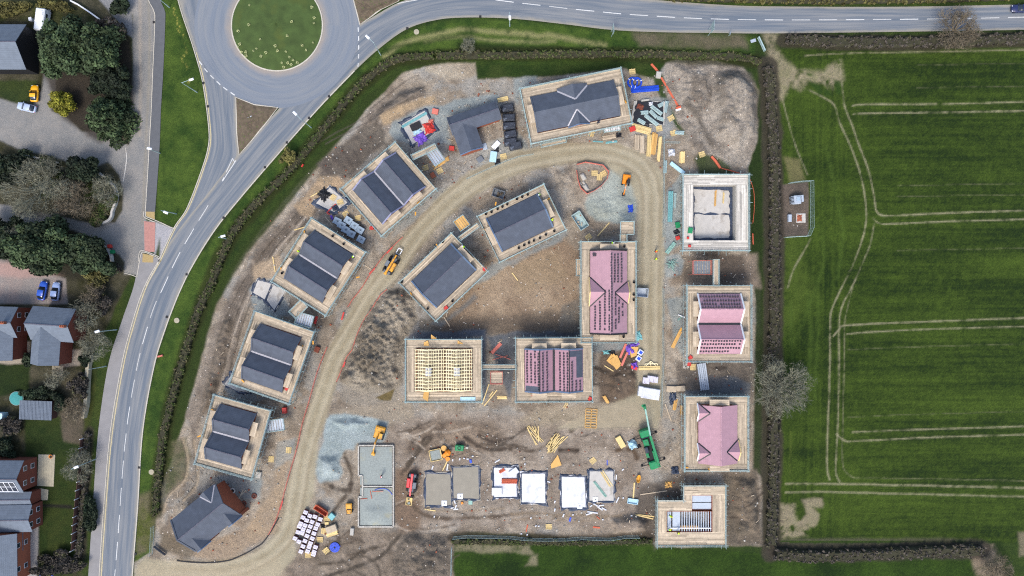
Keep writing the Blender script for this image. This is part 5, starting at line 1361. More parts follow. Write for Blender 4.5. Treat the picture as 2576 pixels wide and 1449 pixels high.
# ------------------------------------------------------------------ loose materials
def stack(name, q, L_, W_, n, lay, ang, m, label, group=None, cat='timber', jit=0.12, bh=0.1, h0=0.0, z=None):
    mb = MB()
    for l in range(lay):
        for k in range(n):
            if l == lay-1 and random.random() < 0.3: continue
            w = W_/n; ll = L_*random.uniform(0.86,1.0)
            mb.cb((random.uniform(-jit,jit), -W_/2+w*(k+0.5), h0+bh*(l+0.5)), (ll, w*0.92, bh*0.95), random.uniform(-0.02,0.02), random.uniform(0.78,1.15))
    p = G(q) if z is None else P(q, z)
    return solo(name, mb, m, label, cat, p, ang, group)
TS = 'stacks of timber on the ground'
stack('timber_stack', T(2,0,1300,1300), 7.3*0.62, 1.6, 6, 3, R(-15), 'timber', 'timber bundle leaning across the front of the dark membrane floor', TS)
for (x, y, L_, W_, lab, m) in ((1255,1430,3.4,1.0,'greyish board stack at the left of the row beside the haul road bend','board'),(1305,1450,4.2,1.0,'brown tipped timber stack second in the row at the haul road bend','board'),
    (1375,1465,5.0,0.9,'pale timber stack in the middle of the row at the haul road bend','timber'),(1425,1450,5.0,1.2,'yellow timber stack beside the pale end stack at the bend','osb'),(1480,1500,5.6,0.7,'longest pale timber stack, at the right end of the row','timber')):
    stack('timber_stack', T(2,0,x,y), L_, W_, 4, 5, R(90)+random.uniform(-0.12,0.05), m, lab, TS)
stack('timber_stack', T(2,0,420,1410), 5.2, 1.0, 5, 2, R(9), 'timber', 'long planks below the long slate house scaffold', TS)
stack('timber_stack', T(2,0,975,1380), 3.2, 0.9, 4, 2, R(10), 'board', 'short board stack by the road near the dark bag', TS)
stack('timber_stack', T(2,1,1710,135), 2.6, 1.2, 4, 3, R(87), 'timber', 'square timber stack above the teal sheet bundle', TS)
stack('timber_stack', T(1,0,2485,1000), 2.4, 1.0, 3, 3, R(12), 'timber', 'timber crib with two posts beside the black wrapped packs', TS)
stack('timber_stack', T(2,2,1655,515), 4.6, 0.8, 3, 2, R(64), 'osb', 'yellow boards leaning outside the white bargeboard scaffold', TS)
stack('timber_stack', T(2,2,1640,1170), 2.6, 0.8, 3, 2, R(80), 'osb', 'short timber pieces on dark sheeting by the three gabled house', TS)
stack('timber_stack', T(2,2,945,1120), 1.9, 0.7, 3, 2, R(-58), 'osb', 'little timber bundle on the earth below the pink twin roof', TS)
stack('timber_stack', T(1,1,1860,200), 4.2, 1.1, 5, 1, R(33), 'osb', 'yellow planks fanned out beside the railed tower', TS, jit=0.5)
stack('timber_stack', T(1,3,770,1020), 2.6, 0.9, 3, 3, R(17), 'timber', 'timber bearers beside the brick packs', TS)
stack('timber_stack', T(1,2,2475,1100), 2.2, 0.7, 3, 2, R(0), 'timber', 'cream timber stack between the truss house and the pink house', TS)
stack('timber_stack', T(2,1,2115,540), 2.6, 0.9, 5, 1, R(86), 'timber', 'thin timbers lying on the upper half of the begun house floor', TS, z=0.22)
stack('timber_stack', T(2,1,2045,545), 3.6, 0.4, 2, 2, R(88), 'osb', 'pair of long timbers on the floor of the begun house', TS, z=0.22)
stack('timber_stack', T(2,3,950,470), 4.2, 0.8, 4, 1, R(-58), 'timber', 'slanting planks on the concrete slab beside the green tubes', TS, z=0.2)
def plank(q0, q1, label, w=0.22, m='timber', z=0.1, group='loose planks on the ground', z1=None):
    mb = MB(); A = G(q0); B_ = G(q1); A.z += z; B_.z += z if z1 is None else z1
    mb.bar((0,0,0), B_-A, w, 0.06); return solo('plank', mb, m, label, 'plank', A, 0, group)
plank(T(2,1,980,790), T(2,1,860,925), 'single plank left of the loading bay of the tall pink roof')
plank(T(2,1,0,1295), T(2,1,60,1375), 'plank lying on brown earth below the skip side house')
plank(T(1,2,1890,290), T(1,2,1950,385), 'plank under the lower corner of the diamond scaffold', m='board')
plank(T(1,1,170,1135), T(1,1,195,1290), 'plank standing on pale earth left of the scaffolded twin gables')
plank(T(1,1,385,865), T(1,1,515,830), 'plank poking left of the scaffold above the pale garage slab')
plank(T(1,1,550,530), T(1,1,670,465), 'plank at the upper edge of the littered yard slab')
plank(T(1,1,700,735), T(1,1,780,830), 'brown board at the foot of the littered yard slab', m='board')
plank(T(1,1,1070,1205), T(1,1,1160,1260), 'board between the scaffold and the red barrier', m='board')
plank(T(1,2,2345,965), T(1,2,2275,1170), 'left of the long poles leaning by the truss house corner')
plank(T(1,2,2425,1025), T(1,2,2295,1185), 'right of the long poles leaning by the truss house corner')
plank(T(1,2,2385,1040), T(1,2,2350,1090), 'short pole between two long poles by the truss house')
plank(T(2,3,1230,505), T(2,3,1215,725), 'plank standing across a pale tray near the yellow barrow', w=0.3)
plank(T(2,2,1540,1165), T(2,2,1600,1335), 'long plank on the verge of the haul road by the three gabled house', w=0.25, m='board')
plank(T(2,3,1240,825), T(2,3,1430,850), 'upper of two planks poking out of the joist house scaffold', w=0.25)
plank(T(2,3,1245,830), T(2,3,1420,872), 'lower of two planks poking out of the joist house scaffold', w=0.25)
plank(T(2,3,1290,628), T(2,3,1560,588), 'long grey board bridging the dark pit above the joist house', m='board')
plank(T(1,3,1698,775), T(1,3,1808,790), 'board at the foot of the left buff slab')
plank(T(1,3,1878,385), T(1,3,1925,290), 'board leaning above the left buff slab')
plank(T(2,2,930,780), T(2,2,1020,835), 'board lying beside the heap of plywood offcuts')
plank(T(2,0,1400,0+645), T(2,0,1470,720), 'upper end of the rust red board by the spoil heap', m='plast_o', w=0.5)
plank(T(2,0,1500,780), T(2,0,1680,1085), 'long rust red board running down beside the spoil heap', m='plast_o', w=0.45)
plank(T(2,2,2365,655+0) if False else T(1,2,2370,655), T(1,2,2465,555), 'thick red beam lying between the two roofs', m='coral', w=0.75)
plank(T(1,2,2380,720), T(1,2,2530,680), 'thin red tube crossing another below the thick red beam', m='coral', w=0.12)
plank(T(1,2,2410,665), T(1,2,2560,715), 'thin red tube crossed over by another below the red beam', m='coral', w=0.12, z=0.2)
# fan of loose timber
fan = []
for k in range(30):
    a = random.uniform(0,1)
    q0 = T(2,3,330+80*a+random.uniform(-25,25),150+random.uniform(-10,60)); q1 = T(2,3,370+180*a+random.uniform(-20,20),-10+a*30+random.uniform(-10,60))
    if k > 20: q0 = T(2,3,240+80*random.random(),70+60*random.random()); q1 = T(2,2,150+140*random.random(),1370+60*random.random()); 
    p0, p1 = P(q0), P(q1); mid = (p0+p1)/2; mid.z = 0.1+0.05*(k%7)
    mb = MB(); L_ = max(2.2,(p1-p0).length); mb.box(-L_/2,-0.075,-0.04,L_/2,0.075,0.04,random.uniform(0.8,1.15))
    solo('loose_timber', mb, 'timber', 'one of the long pale timbers thrown in a fan on the mud', 'timber', mid, math.atan2((p1-p0).y,(p1-p0).x), 'fan of thrown timbers')
def poly_board(q, pts, label, m='osb', z=0.15, tilt=0.0, group=None, sc=0.0223):
    mb = MB(); mb.prism([(x*sc,-y*sc) for x,y in pts], 0, 0.06); p = G(q, z); o = solo('plywood_sheet', mb, m, label, 'plywood', p, 0, group); o.rotation_euler = (tilt,tilt*0.5,0)
poly_board(T(2,3,460,225), [(0,0),(38,105),(-65,138),(-70,100)], 'orange plywood triangle lying alone on the mud')
for k, (x, y, pts) in enumerate([(950,690,[(0,40),(50,-30),(110,20),(60,90)]),(985,720,[(0,0),(70,-50),(110,40),(20,50)]),(1000,760,[(0,0),(70,-60),(90,20),(50,60)]),(1020,655,[(0,0),(60,70),(30,90),(-10,20)])]):
    poly_board(T(2,2,x,y), pts, 'offcut of orange plywood in the heap by the purple sheets', z=0.12+0.12*k, tilt=random.uniform(-0.12,0.12), group='heap of plywood offcuts')
poly_board(T(2,2,1195,590), [(0,0),(75,0),(55,90),(0,110),(-10,40)], 'buff plywood sheet beside the purple sheeting at the road side', m='osb', z=0.2)
for a, b, lab in (((1145,560),(1085,700),'left of two long red plastic lengths beside the plywood heap'),((1160,645),(1100,780),'right of two long red plastic lengths beside the plywood heap')):
    plank(T(2,2,*a), T(2,2,*b), lab, m='coral', w=0.5, z=0.25, group='long red plastic lengths')
# frame of timber lying flat
mb = MB(); w, l = 2.5, 4.2
for x in (-w/2,0,w/2): mb.bar((x,-l/2,0.08),(x,l/2,0.08),0.14,0.14)
for k in range(8): mb.bar((-w/2,-l/2+l*k/7,0.09),(w/2,-l/2+l*k/7,0.09),0.14,0.12,random.uniform(0.85,1.1))
solo('floor_cassette', mb, 'osb', 'open timber floor panel lying on the haul road', 'timber panel', G(T(2,2,795,1310)), R(-3))
# spare truss
t = thing('spare_truss', 'pale spare roof truss with beams lying across the haul road', 'roof truss', G(T(2,2,1380,800)), R(2))
mb = MB(); mb.bar((-2.4,-0.2,0.2),(2.4,-0.2,0.2),0.5,0.3); mb.bar((-2.3,0.25,0.15),(2.4,0.25,0.15),0.25,0.2); mb.build('beam', 'timber', t)
mb = MB(); mb.bar((-1.0,0.9,0.4),(1.8,0.9,0.4),0.12,0.1); mb.bar((-1.0,0.5,0.4),(-0.95,1.0,0.4),0.12,0.1); mb.bar((0.3,1.5,0.42),(-0.7,0.5,0.42),0.12,0.1); mb.bar((0.3,1.5,0.42),(1.4,0.5,0.42),0.12,0.1); mb.bar((0.3,1.5,0.42),(0.3,0.5,0.42),0.1,0.1); mb.bar((1.8,0.5,0.4),(1.75,1.0,0.4),0.12,0.1); mb.build('truss_frame', 'truss', t)
# pallets
pal = MB()
for k in range(6): pal.box(-0.6,-0.5+k*0.18,0.12,0.6,-0.5+k*0.18+0.11,0.145,0.9+0.04*k)
for y in (-0.48,-0.05,0.38): pal.box(-0.6,y,0.0,0.6,y+0.1,0.12,0.75)
P0 = None
def pallet(q, a, lab, z=0.0, sc=1.15):
    global P0
    p = G(q, z)
    if P0 is None: P0 = solo('pallet', pal, 'timber', lab, 'pallet', p, a, 'empty wooden pallets'); P0.scale = (sc,sc,1)
    else: dup(P0, p, a, lab)
for x, y, a, lab in ((713,865,0.1,'pallet leaning by the blue crate next to the brick packs'),(685,995,1.4,'pallet below the dark mat beside the brick packs'),(645,1080,0.0,'slatted pallet at the lower right of the brick packs'),(527,1232,0.05,'lone pallet at the bottom end of the brick packs'),(708,1190,0.7,'grey pallet beside the blue pipe coil')):
    pallet(T(1,3,x,y), a, lab)
for x, y, a, lab in ((1210,722,0.1,'brown pallet on the grass above the blue pipe coils'),(1600,1190,0.5,'dark pallet below the rust red board'),(1480,1295,0.2,'brown pallet at the foot of the dark membrane floor'),(1625,1340,0.3,'pallet beside the steel sheets below the grass tongue')):
    pallet(T(2,0,x,y), a, lab)
for x, y, a, lab in ((770,935,0.6,'square pallet above the tall pink roof scaffold'),(1910,105,0.3,'pallet on the green patch by the orange netting')): pallet(T(2,1,x,y), a, lab)
pallet(T(1,1,1705,240), 0.3, 'pallet under the fanned yellow planks'); pallet(T(1,1,1850,270), 0.5, 'pallet with brown bricks right of the fanned yellow planks', sc=1.5)
pallet(T(2,2,1820,795), 1.57, 'pallet at the foot of the white bargeboard scaffold'); pallet(T(2,3,370,950), 0.05, 'small pallet near the wire fence in the mud'); pallet(T(2,3,815,288), 0.7, 'tiny pallet above the concrete slab')
pallet(T(2,0,800,1345), 1.2, 'broken pallet in front of the long slate house')
# brick packs
def pack_parts(t, w, l, h, mbody, mtop, cap=True, rows=0):
    mb = MB()
    if rows:
        for k in range(rows):
            for r_ in range(3): mb.box(-w/2+w*r_/3+0.01, -l/2+l*k/rows+0.01, 0.12, -w/2+w*(r_+1)/3-0.01, -l/2+l*(k+1)/rows-0.01, h, random.uniform(0.9,1.1))
    else: mb.rbox((0,0,h/2+0.06),(w,l,h),0.07)
    mb.build('load', mbody, t)
    if cap:
        mb = MB(); mb.rbox((0,0,h+0.03),(w*0.96,l*0.96,0.1),0.04)
        for k in range(3): mb.rbox((random.uniform(-0.2,0.2),random.uniform(-0.2,0.2),h+0.09),(w*0.3,l*0.25,0.03),0.01,random.uniform(0,1),random.uniform(0.8,0.95))
        mb.build('wrapping', mtop, t)
mat('wrapped bricks', (120,72,70), 0.8, 0.2, 5); M['wbrick'] = MATS['wrapped bricks']
mat('clear wrap', (206,204,214), 0.35, 0.10, 1.5, spots=(2.2,0.6,(140,120,136))); M['wrap'] = MATS['clear wrap']
mat('grey wrap', (158,176,190), 0.4, 0.08, 1.5, spots=(1.6,0.62,(128,146,160))); M['gwrap'] = MATS['grey wrap']
mat('black wrap', (52,56,64), 0.35, 0.3, 2.2, bump=0.1, spots=(1.8,0.6,(92,100,112))); M['bwrap'] = MATS['black wrap']
bp0 = None
BP = [(510,795),(485,845),(462,905),(448,935),(435,992),(405,1055),(445,1088),(553,830),(522,875),(505,925),(487,965),(475,1003),(605,838),(575,890),(558,935),(540,980),(525,1030),(505,1080),(485,1135),(463,1188),(658,862),(632,915),(612,955),(595,1005),(578,1055),(560,1103),(547,1140),(530,1185),(610,1142),(595,1190),(590,1215)]
for x, y in BP:
    q = T(1,3,x,y)
    if bp0 is None:
        bp0 = thing('brick_pack', 'pale wrapped pack of red bricks in the rows beside the haul road', 'brick pack', G(q), R(-22), 'wrapped brick packs'); pack_parts(bp0, 1.0, 0.9, 0.9, 'wbrick', 'wrap')
    else: dup(bp0, G(q), R(-22)+random.uniform(-0.08,0.08))
gp0 = None
for x, y in ((828,780),(872,820),(912,865),(970,908),(940,772),(1000,825),(1055,868),(1065,962)):
    q = T(1,1,x,y)
    if gp0 is None:
        gp0 = thing('grey_pack', 'grey wrapped pack in the cluster between two scaffolded houses', 'wrapped pack', G(q), R(-27), 'grey wrapped packs'); pack_parts(gp0, 1.75, 1.55, 1.1, 'grey', 'gwrap')
    else: dup(gp0, G(q), R(-27)+random.uniform(-0.1,0.1))
bk0 = None
for k, (q, lab) in enumerate([(T(1,0,2530,1095),'black wrapped pack at the top of the column beside the long slate house'),(T(1,0,2545,1195),'black wrapped pack second from the top of the column'),(T(1,0,2550,1275),'black wrapped pack in the middle of the column, under the second'),(T(1,0,2560,1360),'black wrapped pack fourth down the column'),(T(1,0,2562,1435),'black wrapped pack fifth down the column'),(T(2,1,35,25),'black wrapped pack at the bottom of the column by the road')]):
    if bk0 is None:
        bk0 = thing('black_pack', lab, 'wrapped pack', G(q), R(8), 'column of black wrapped packs')
        mb = MB(); mb.rbox((0,0,0.75),(3.0,1.75,1.5),0.3,0,1,0.93); mb.build('load', 'bwrap', bk0)
        mb = MB(); mb.rbox((0.1,0.05,1.5),(2.2,1.2,0.12),0.05,0.05); mb.rbox((-1.1,0.1,1.35),(0.5,1.0,0.3),0.1,0.3); mb.rbox((0.4,-0.3,1.57),(0.8,0.4,0.1),0.04,0.4); mb.build('sheet_top', 'bwrap', bk0)
    else: dup(bk0, G(q), R(8)+random.uniform(-0.12,0.1), lab)
# generic blocks and sheets
def block(name, q, sz, a, m, label, cat, group=None, z=0.0, strap=None, b=0.06):
    t = MB(); t.rbox((0,0,sz[2]/2),sz,b); o = solo(name, t, m, label, cat, G(q,z), a, group)
    return o
def crumple(name, q, w, l, a, m, label, cat='sheeting', h=0.35, z=0.05, n=12, group=None):
    mb = MB(); vs = []; ph = [random.uniform(0,6.3) for _ in range(6)]
    edge = [random.uniform(0.72,1.08) for _ in range(40)]
    for j in range(n+1):
        for i in range(n+1):
            u, v = i/n*2-1, j/n*2-1; an = math.atan2(v,u); e = edge[int((an+math.pi)/(2*math.pi)*39)]
            r = max(abs(u),abs(v)); fall = 1-r**4
            z_ = h*fall*(0.5+0.25*math.sin(u*4+ph[0]+v*2)+0.25*math.sin(v*5+ph[1]-u*3)+random.uniform(-0.15,0.2))
            vs.append((u*w/2*e, v*l/2*e, max(z_,0.0)))
    mb.add(vs, [(j*(n+1)+i, j*(n+1)+i+1, (j+1)*(n+1)+i+1, (j+1)*(n+1)+i) for j in range(n) for i in range(n)])
    return solo(name, mb, m, label, cat, G(q, z), a, group)
crumple('plastic_sheet', T(1,0,1745,1290), 2.6, 2.6, 0.3, 'plast_r', 'bright red sheeting heaped on the upper yard slab', z=0.25, h=0.8)
crumple('plastic_sheet', T(1,0,1660,1395), 2.8, 2.6, 0.6, 'purple', 'purple sheeting heaped on the upper yard slab below the red', z=0.25, h=0.8)
crumple('plastic_sheet', T(1,0,1760,1225), 1.2, 1.0, 0.1, 'coral', 'small pink sheet tucked above the red sheeting', z=0.3)
block('timber_crate', T(1,0,1610,1275), (2.4,1.5,0.5), R(25), 'dark', 'dark trough framed in timber on the upper yard slab', 'trough', z=0.2)
for off, lab in ((0,'long teal tube bundle along the head of the upper yard slab'),):
    mb = MB()
    for k in range(5): mb.tube((-3.2,k*0.13,0.08),(3.2,k*0.13,0.08),0.06,5,random.uniform(0.85,1.15))
    solo('tube_bundle', mb, 'teal', lab, 'pipes', G(T(1,0,1600,1220),0.2), R(30))
crumple('plastic_sheet', T(1,0,1625,1330), 2.0, 1.0, R(25), 'ltblue', 'pale plastic wrap across the upper yard slab', z=0.3)
crumple('plastic_sheet', T(1,1,690,510), 2.6, 2.6, 0.8, 'black', 'black sheeting heaped at the head of the lower yard slab', z=0.25, h=0.9)
crumple('plastic_sheet', T(1,1,800,645), 1.5, 1.3, 0.4, 'dpm', 'dark blue bundle beside the red angle on the lower yard slab', z=0.3, h=0.6)
crumple('plastic_sheet', T(1,1,765,740), 0.6, 1.2, 0.4, 'purple', 'purple roll at the foot of the lower yard slab', z=0.3, h=0.4)
plank(T(1,1,805,605), T(1,1,715,690), 'red board across the lower yard slab', m='plast_r', w=0.25, z=0.3); plank(T(1,1,715,690), T(1,1,745,710), 'short red board end on the lower yard slab', m='plast_r', w=0.25, z=0.3)
pallet(T(1,1,850,585), 0.3, 'greenish pallet on the lower yard slab', 0.2); pallet(T(1,1,905,705), 0.5, 'greenish pallet between the slab and the grey packs'); pallet(T(1,1,1028,745), 0.2, 'greenish pallet right of the grey packs'); pallet(T(1,1,780,540), 1.0, 'black and white pallet on the lower yard slab', 0.2)
block('small_crate', T(1,0,1805,1125), (1.4,1.2,0.6), R(-12), 'coral', 'reddish crate on gravel above the finished slate building', 'crate')
block('small_crate', T(1,1,1970,45), (1.2,1.0,0.6), R(-5), 'plast_r', 'red crate on pallet left of the brick gable', 'crate')
block('small_crate', T(1,1,1780,315), (1.0,1.2,0.5), R(30), 'brick', 'brick red pack below the fanned yellow planks', 'crate')
block('small_crate', T(1,2,620,615), (1.1,1.3,0.7), R(-20), 'brick_d', 'dark red crate beside the haul road edge', 'crate')
block('small_crate', T(1,2,295,1225), (0.95,1.3,1.0), R(2), 'plast_r', 'bright red bin at the scaffold foot by the road', 'bin')
block('small_crate', T(1,2,605,320), (0.5,1.8,0.5), R(-14), 'plast_r', 'red barrier block beside the hoist tower', 'barrier')
block('small_crate', T(1,1,1165,845), (0.9,0.8,0.4), R(0), 'plast_r', 'red pallet by the foot of the lilac house scaffold', 'crate')
block('small_crate', T(2,0,1210,1300), (1.3,1.1,0.6), R(15), 'plast_r', 'red trimmed crate by the scaffold corner near the timber bundle', 'crate')
block('stone_crate', T(2,0,1470,760), (1.1,1.4,0.8), R(-8), 'block', 'grey block pack beside the rust red board', 'pack')
crumple('plastic_sheet', T(2,1,1605,85), 1.7, 1.7, 0.1, 'white', 'white wrapped bag by the timber row', h=0.8)
block('white_sheet', T(2,1,1660,245), (3.9,0.8,0.6), R(-38), 'ltblue', 'pale blue wrapped load lying slantwise by the begun house', 'pack')
# sheets leaning by the finished slate building
block('white_sheet', T(1,1,2415,10), (2.0,1.1,0.25), R(48), 'whitep', 'white board leaning left of the black packs', 'board'); block('white_sheet', T(1,1,2300,25), (1.5,1.1,0.15), R(-75), 'steel', 'pale violet grey sheet against the brick gable', 'board')
block('blue_board', T(1,1,2388,130), (2.4,1.5,0.5), R(82), 'ltblue', 'light blue wrapped boards beside the haul road', 'boards'); block('frame_pack', T(1,1,2255,155), (1.4,1.3,0.4), R(35), 'grey', 'grey framed window pack left of the light blue boards', 'pack')
crumple('plastic_sheet', T(1,1,2430,180), 1.6, 1.4, 0.2, 'black', 'black sheet beside the light blue boards'); crumple('plastic_sheet', T(1,1,2420,60), 1.2, 1.2, 0.2, 'black', 'black scrap above the light blue boards')
pallet(T(1,1,2490,125), 0.2, 'small pallet right of the light blue boards')
# steel, tubes and bundles
def bundle(q, L_, n, r, a, m, label, cat='pipes', lay=2, z=0.0, group=None):
    mb = MB()
    for l in range(lay):
        for k in range(n-l): mb.tube((-L_/2+random.uniform(-.08,.08),(k-(n-l)/2+0.5)*2*r,r+l*1.75*r),(L_/2+random.uniform(-.08,.08),(k-(n-l)/2+0.5)*2*r,r+l*1.75*r),r*0.97,6,random.uniform(0.8,1.15))
    return solo('pipe_bundle', mb, m, label, cat, G(q, z), a, group)
bundle(T(2,1,1593,630), 6.8, 5, 0.11, R(88), 'teal', 'long teal tube bundle beside the begun house'); bundle(T(2,1,1640,570), 3.4, 4, 0.08, R(88), 'galv', 'short grey tubes right of the long teal bundle')
bundle(T(2,1,1540,230), 2.8, 4, 0.10, R(87), 'galv', 'grey tube bundle above the teal bundle by the fence'); bundle(T(2,1,1595,1045), 3.0, 4, 0.12, R(52), 'greenpole', 'green tube bundle slanting at the road side')
bundle(T(2,3,885,570), 4.4, 4, 0.07, R(-52), 'greenpole', 'green tubes lying on the concrete slab', z=0.2, lay=1)
for k, (x, y, L_, a, lab) in enumerate([(1400,1210,3.6,-38,'longest pale bundle crossing the dark membrane floor'),(1450,1110,3.0,-38,'grey bundle at the right of the dark membrane floor'),(1330,1135,1.6,5,'short bundle left on the dark membrane floor'),(1300,1225,1.8,-30,'small bundle low on the dark membrane floor'),(1420,1150,2.2,-45,'flat bundle in the middle of the dark membrane floor'),(1500,1055,1.6,30,'green bundle at the upper right of the dark membrane floor'),(1545,1080,2.6,80,'tubes along the right wall of the dark membrane floor'),(1490,1195,1.6,-20,'short tubes by the right wall of the dark membrane floor')]):
    bundle(T(2,0,x,y), L_, 5, 0.09, R(a), 'galv', lab, z=0.2, group='tube bundles on the dark membrane floor')
crumple('plastic_sheet', T(2,0,1395,1048), 1.0, 1.0, 0, 'white', 'white scrap on the dark membrane floor', z=0.25); crumple('plastic_sheet', T(2,0,1320,1250), 3.0, 1.2, -0.3, 'black', 'black sheet edge below the dark membrane floor')
crumple('plastic_sheet', T(2,0,1290,1075), 1.6, 1.4, -0.3, 'brick_d', 'rusty brown heap on the left of the dark membrane floor', z=0.2)
bundle(T(2,0,1685,1335), 2.0, 5, 0.09, R(-2), 'galv', 'grey tubes below the grass tongue'); bundle(T(2,0,1000,1430), 2.6, 4, 0.06, R(8), 'teal', 'teal rods at the roadside in front of the long slate house', lay=1); bundle(T(2,0,865,1425), 2.2, 3, 0.05, R(-4), 'teal', 'thin teal rods left of the other rods', lay=1)
# blue coils
for q, rr, lab in ((T(2,0,1213,832),1.15,'blue pipe coil, the left one of two overlapping'),(T(2,0,1250,838),1.15,'blue pipe coil, the right one lying over the other')):
    t = thing('pipe_coil', lab, 'pipe coil', G(q, 0.0 if 'left' in lab else 0.35), 0, 'blue pipe coils')
    mb = MB()
    for k in range(3): mb.torus((0,0,0.08+0.13*k), rr-0.02*k, 0.09, 36, 6, random.uniform(0.9,1.1)); mb.torus((0,0,0.08+0.13*k), rr-0.2, 0.09, 36, 6, random.uniform(0.8,1.0))
    mb.build('coil', 'plast_b', t); mb = MB()
    for a in (0.4,2.5,4.4): mb.cb((math.cos(a)*(rr-0.1),math.sin(a)*(rr-0.1),0.25),(0.55,0.1,0.5),a)
    mb.build('strap', 'whitep', t)
bundle(T(2,0,1335,897), 6.2, 6, 0.11, R(5), 'plast_b', 'bundle of straight blue pipes below the coils', lay=2)
t = thing('pipe_coil', 'flat wound blue pipe coil near the brick packs', 'pipe coil', G(T(1,3,795,1155)), 0, 'blue pipe coils'); mb = MB()
for k in range(6): mb.torus((0,0,0.1+0.05*(k%2)), 1.05-0.15*k, 0.085, 36, 6, random.uniform(0.85,1.15))
mb.tube((1.0,0.2,0.2),(1.3,0.35,0.15),0.06,6); mb.build('coil', 'plast_b', t); mb = MB(); mb.lathe([(0.18,0),(0.18,0.2),(0.12,0.22)],(0,0,0),12); mb.build('core', 'dark', t)
# wire heap, mesh
mb = MB()
for k in range(40):
    a = random.uniform(0,6.28); r = random.uniform(0.2,1.5); p = Vector((math.cos(a)*r*random.random(),math.sin(a)*r*random.random(),0.1+0.4*random.random())); b = random.uniform(0,6.28); mb.tube(p, p+Vector((math.cos(b),math.sin(b),random.uniform(-.2,.2)))*random.uniform(0.6,1.3), 0.045, 4, random.uniform(0.8,1.2))
o = solo('strap_heap', mb, 'greenpole', 'tangled heap of green straps on the road side gravel', 'strap heap', G(T(2,1,1605,1210))); o['kind'] = 'stuff'
crumple('plastic_sheet', T(2,1,1190,650), 1.4, 1.9, 0.1, 'plast_b', 'faded blue netting on the stony ground by the haul road', h=0.4)
block('green_crate', T(2,1,1665,815), (1.0,1.3,0.5), R(12), 'green', 'green crate left of the begun house', 'crate'); crumple('plastic_sheet', T(2,1,1655,885), 1.4, 1.1, 0.5, 'black', 'black sheet below the green crate')
block('green_crate', T(2,1,1765,878), (1.0,1.3,0.4), R(-8), 'green', 'green crate on the left boards of the begun house scaffold', 'crate', z=2.5)
block('orange_tub', T(2,1,1665,945), (0.9,0.85,0.5), R(20), 'plast_r', 'orange red tub below the black sheet', 'tub'); block('orange_tub', T(2,1,1742,952), (0.5,0.5,0.35), 0, 'plast_r', 'small orange red tub on the begun house boards', 'tub', z=2.5); block('orange_tub', T(2,1,1758,1032), (0.6,0.6,0.35), 0, 'plast_r', 'orange red tub at the lower left corner of the begun house boards', 'tub', z=2.5)
# rolled orange netting beside the hedge
for L_, lab, w in ((t21(*[]) if False else [T(2,1,2005,125),T(2,1,2045,170),T(2,1,2095,245)],'folded orange netting lying on the green patch',0.7),([T(2,1,2105,245),T(2,1,2190,265),T(2,1,2290,295),T(2,1,2330,300)],'orange netting trailing towards the begun house',0.25),([T(2,1,2390,350),T(2,1,2430,470),T(2,1,2435,650),T(2,1,2420,800)],'thin orange netting down the right side of the begun house',0.14),([T(2,1,2420,900),T(2,1,2425,1010)],'short orange netting end by the hedge',0.3)):
    mb = MB(); pts = [G(q,0.15) for q in smooth_line(L_,4)]; mb.path(pts, w/2, 5); solo('orange_netting', mb, 'plast_o', lab, 'netting', group='orange safety netting')
block('white_block', T(2,0,1672,1103), (1.2,0.5,0.4), R(18), 'whitep', 'white barrier foot at the end of the rust red board', 'barrier'); block('white_block', T(2,0,1672,1085), (1.1,0.5,0.7), R(18), 'plast_o', 'orange barrier block at the end of the rust red board', 'barrier')
# skips
def skip(q, L_, W_, h, a, m, label, fill=None, fm='soil', top=0.85):
    t = thing('skip', label, 'skip', G(q), a); mb = MB(); k = top
    o = [(-L_/2,-W_/2),(L_/2,-W_/2),(L_/2,W_/2),(-L_/2,W_/2)]; b = [(x*0.8,y*0.9) for x,y in o]; th = 0.07
    vs = [(*p,0.05) for p in b]+[(*p,h) for p in o]+[(x-math.copysign(th,x),y-math.copysign(th,y),h) for x,y in o]+[(x*0.95,y*0.95,0.15) for x,y in b]
    mb.add(vs, [(3,2,1,0)]+[(i,(i+1)%4,4+(i+1)%4,4+i) for i in range(4)]+[(4+i,4+(i+1)%4,8+(i+1)%4,8+i) for i in range(4)]+[(8+i,8+(i+1)%4,12+(i+1)%4,12+i) for i in range(4)]+[(12,13,14,15)])
    for x in (-L_*0.2,L_*0.2):
        for s_ in (-1,1): mb.box(x-0.05,min(s_*W_/2*0.95,s_*W_/2*1.03),0.2,x+0.05,max(s_*W_/2*0.95,s_*W_/2*1.03),h)
    mb.build('hull', m, t); mb = MB()
    for y in (-W_/2,W_/2): mb.bar((-L_/2,y,h),(L_/2,y,h),0.1,0.1)
    for x in (-L_/2,L_/2): mb.bar((x,-W_/2,h),(x,W_/2,h),0.1,0.1)
    mb.build('rim', m, t)
    if fill:
        mb = MB()
        for k in range(fill): mb.rbox((random.uniform(-.3,.3)*L_,random.uniform(-.3,.3)*W_,0.2+h*0.35*random.random()),(random.uniform(.3,.9),random.uniform(.2,.6),0.2),0.05,random.uniform(0,3),random.uniform(0.7,1.2))
        mb.build('rubble', fm, t)
    return t
skip(T(2,1,680,775), 3.9, 2.1, 1.2, R(-57), 'galv', 'open grey skip holding a pallet, in the middle of the site', 4, 'board')
skip(T(2,2,1305,45), 2.4, 1.9, 1.2, R(-4), 'steel', 'pale blue grey skip beside the tall pink roof', None)
skip(T(1,1,2440,505), 2.6, 1.7, 1.0, R(-18), 'grey', 'dark grey skip beside the skip side scaffold head', 5, 'soil')
skip(T(2,2,1640,195-80) if False else T(1,3,1810,225), 2.6, 2.5, 0.6, R(12), 'timber', 'square timber edged tray filled with grey gravel', None); 
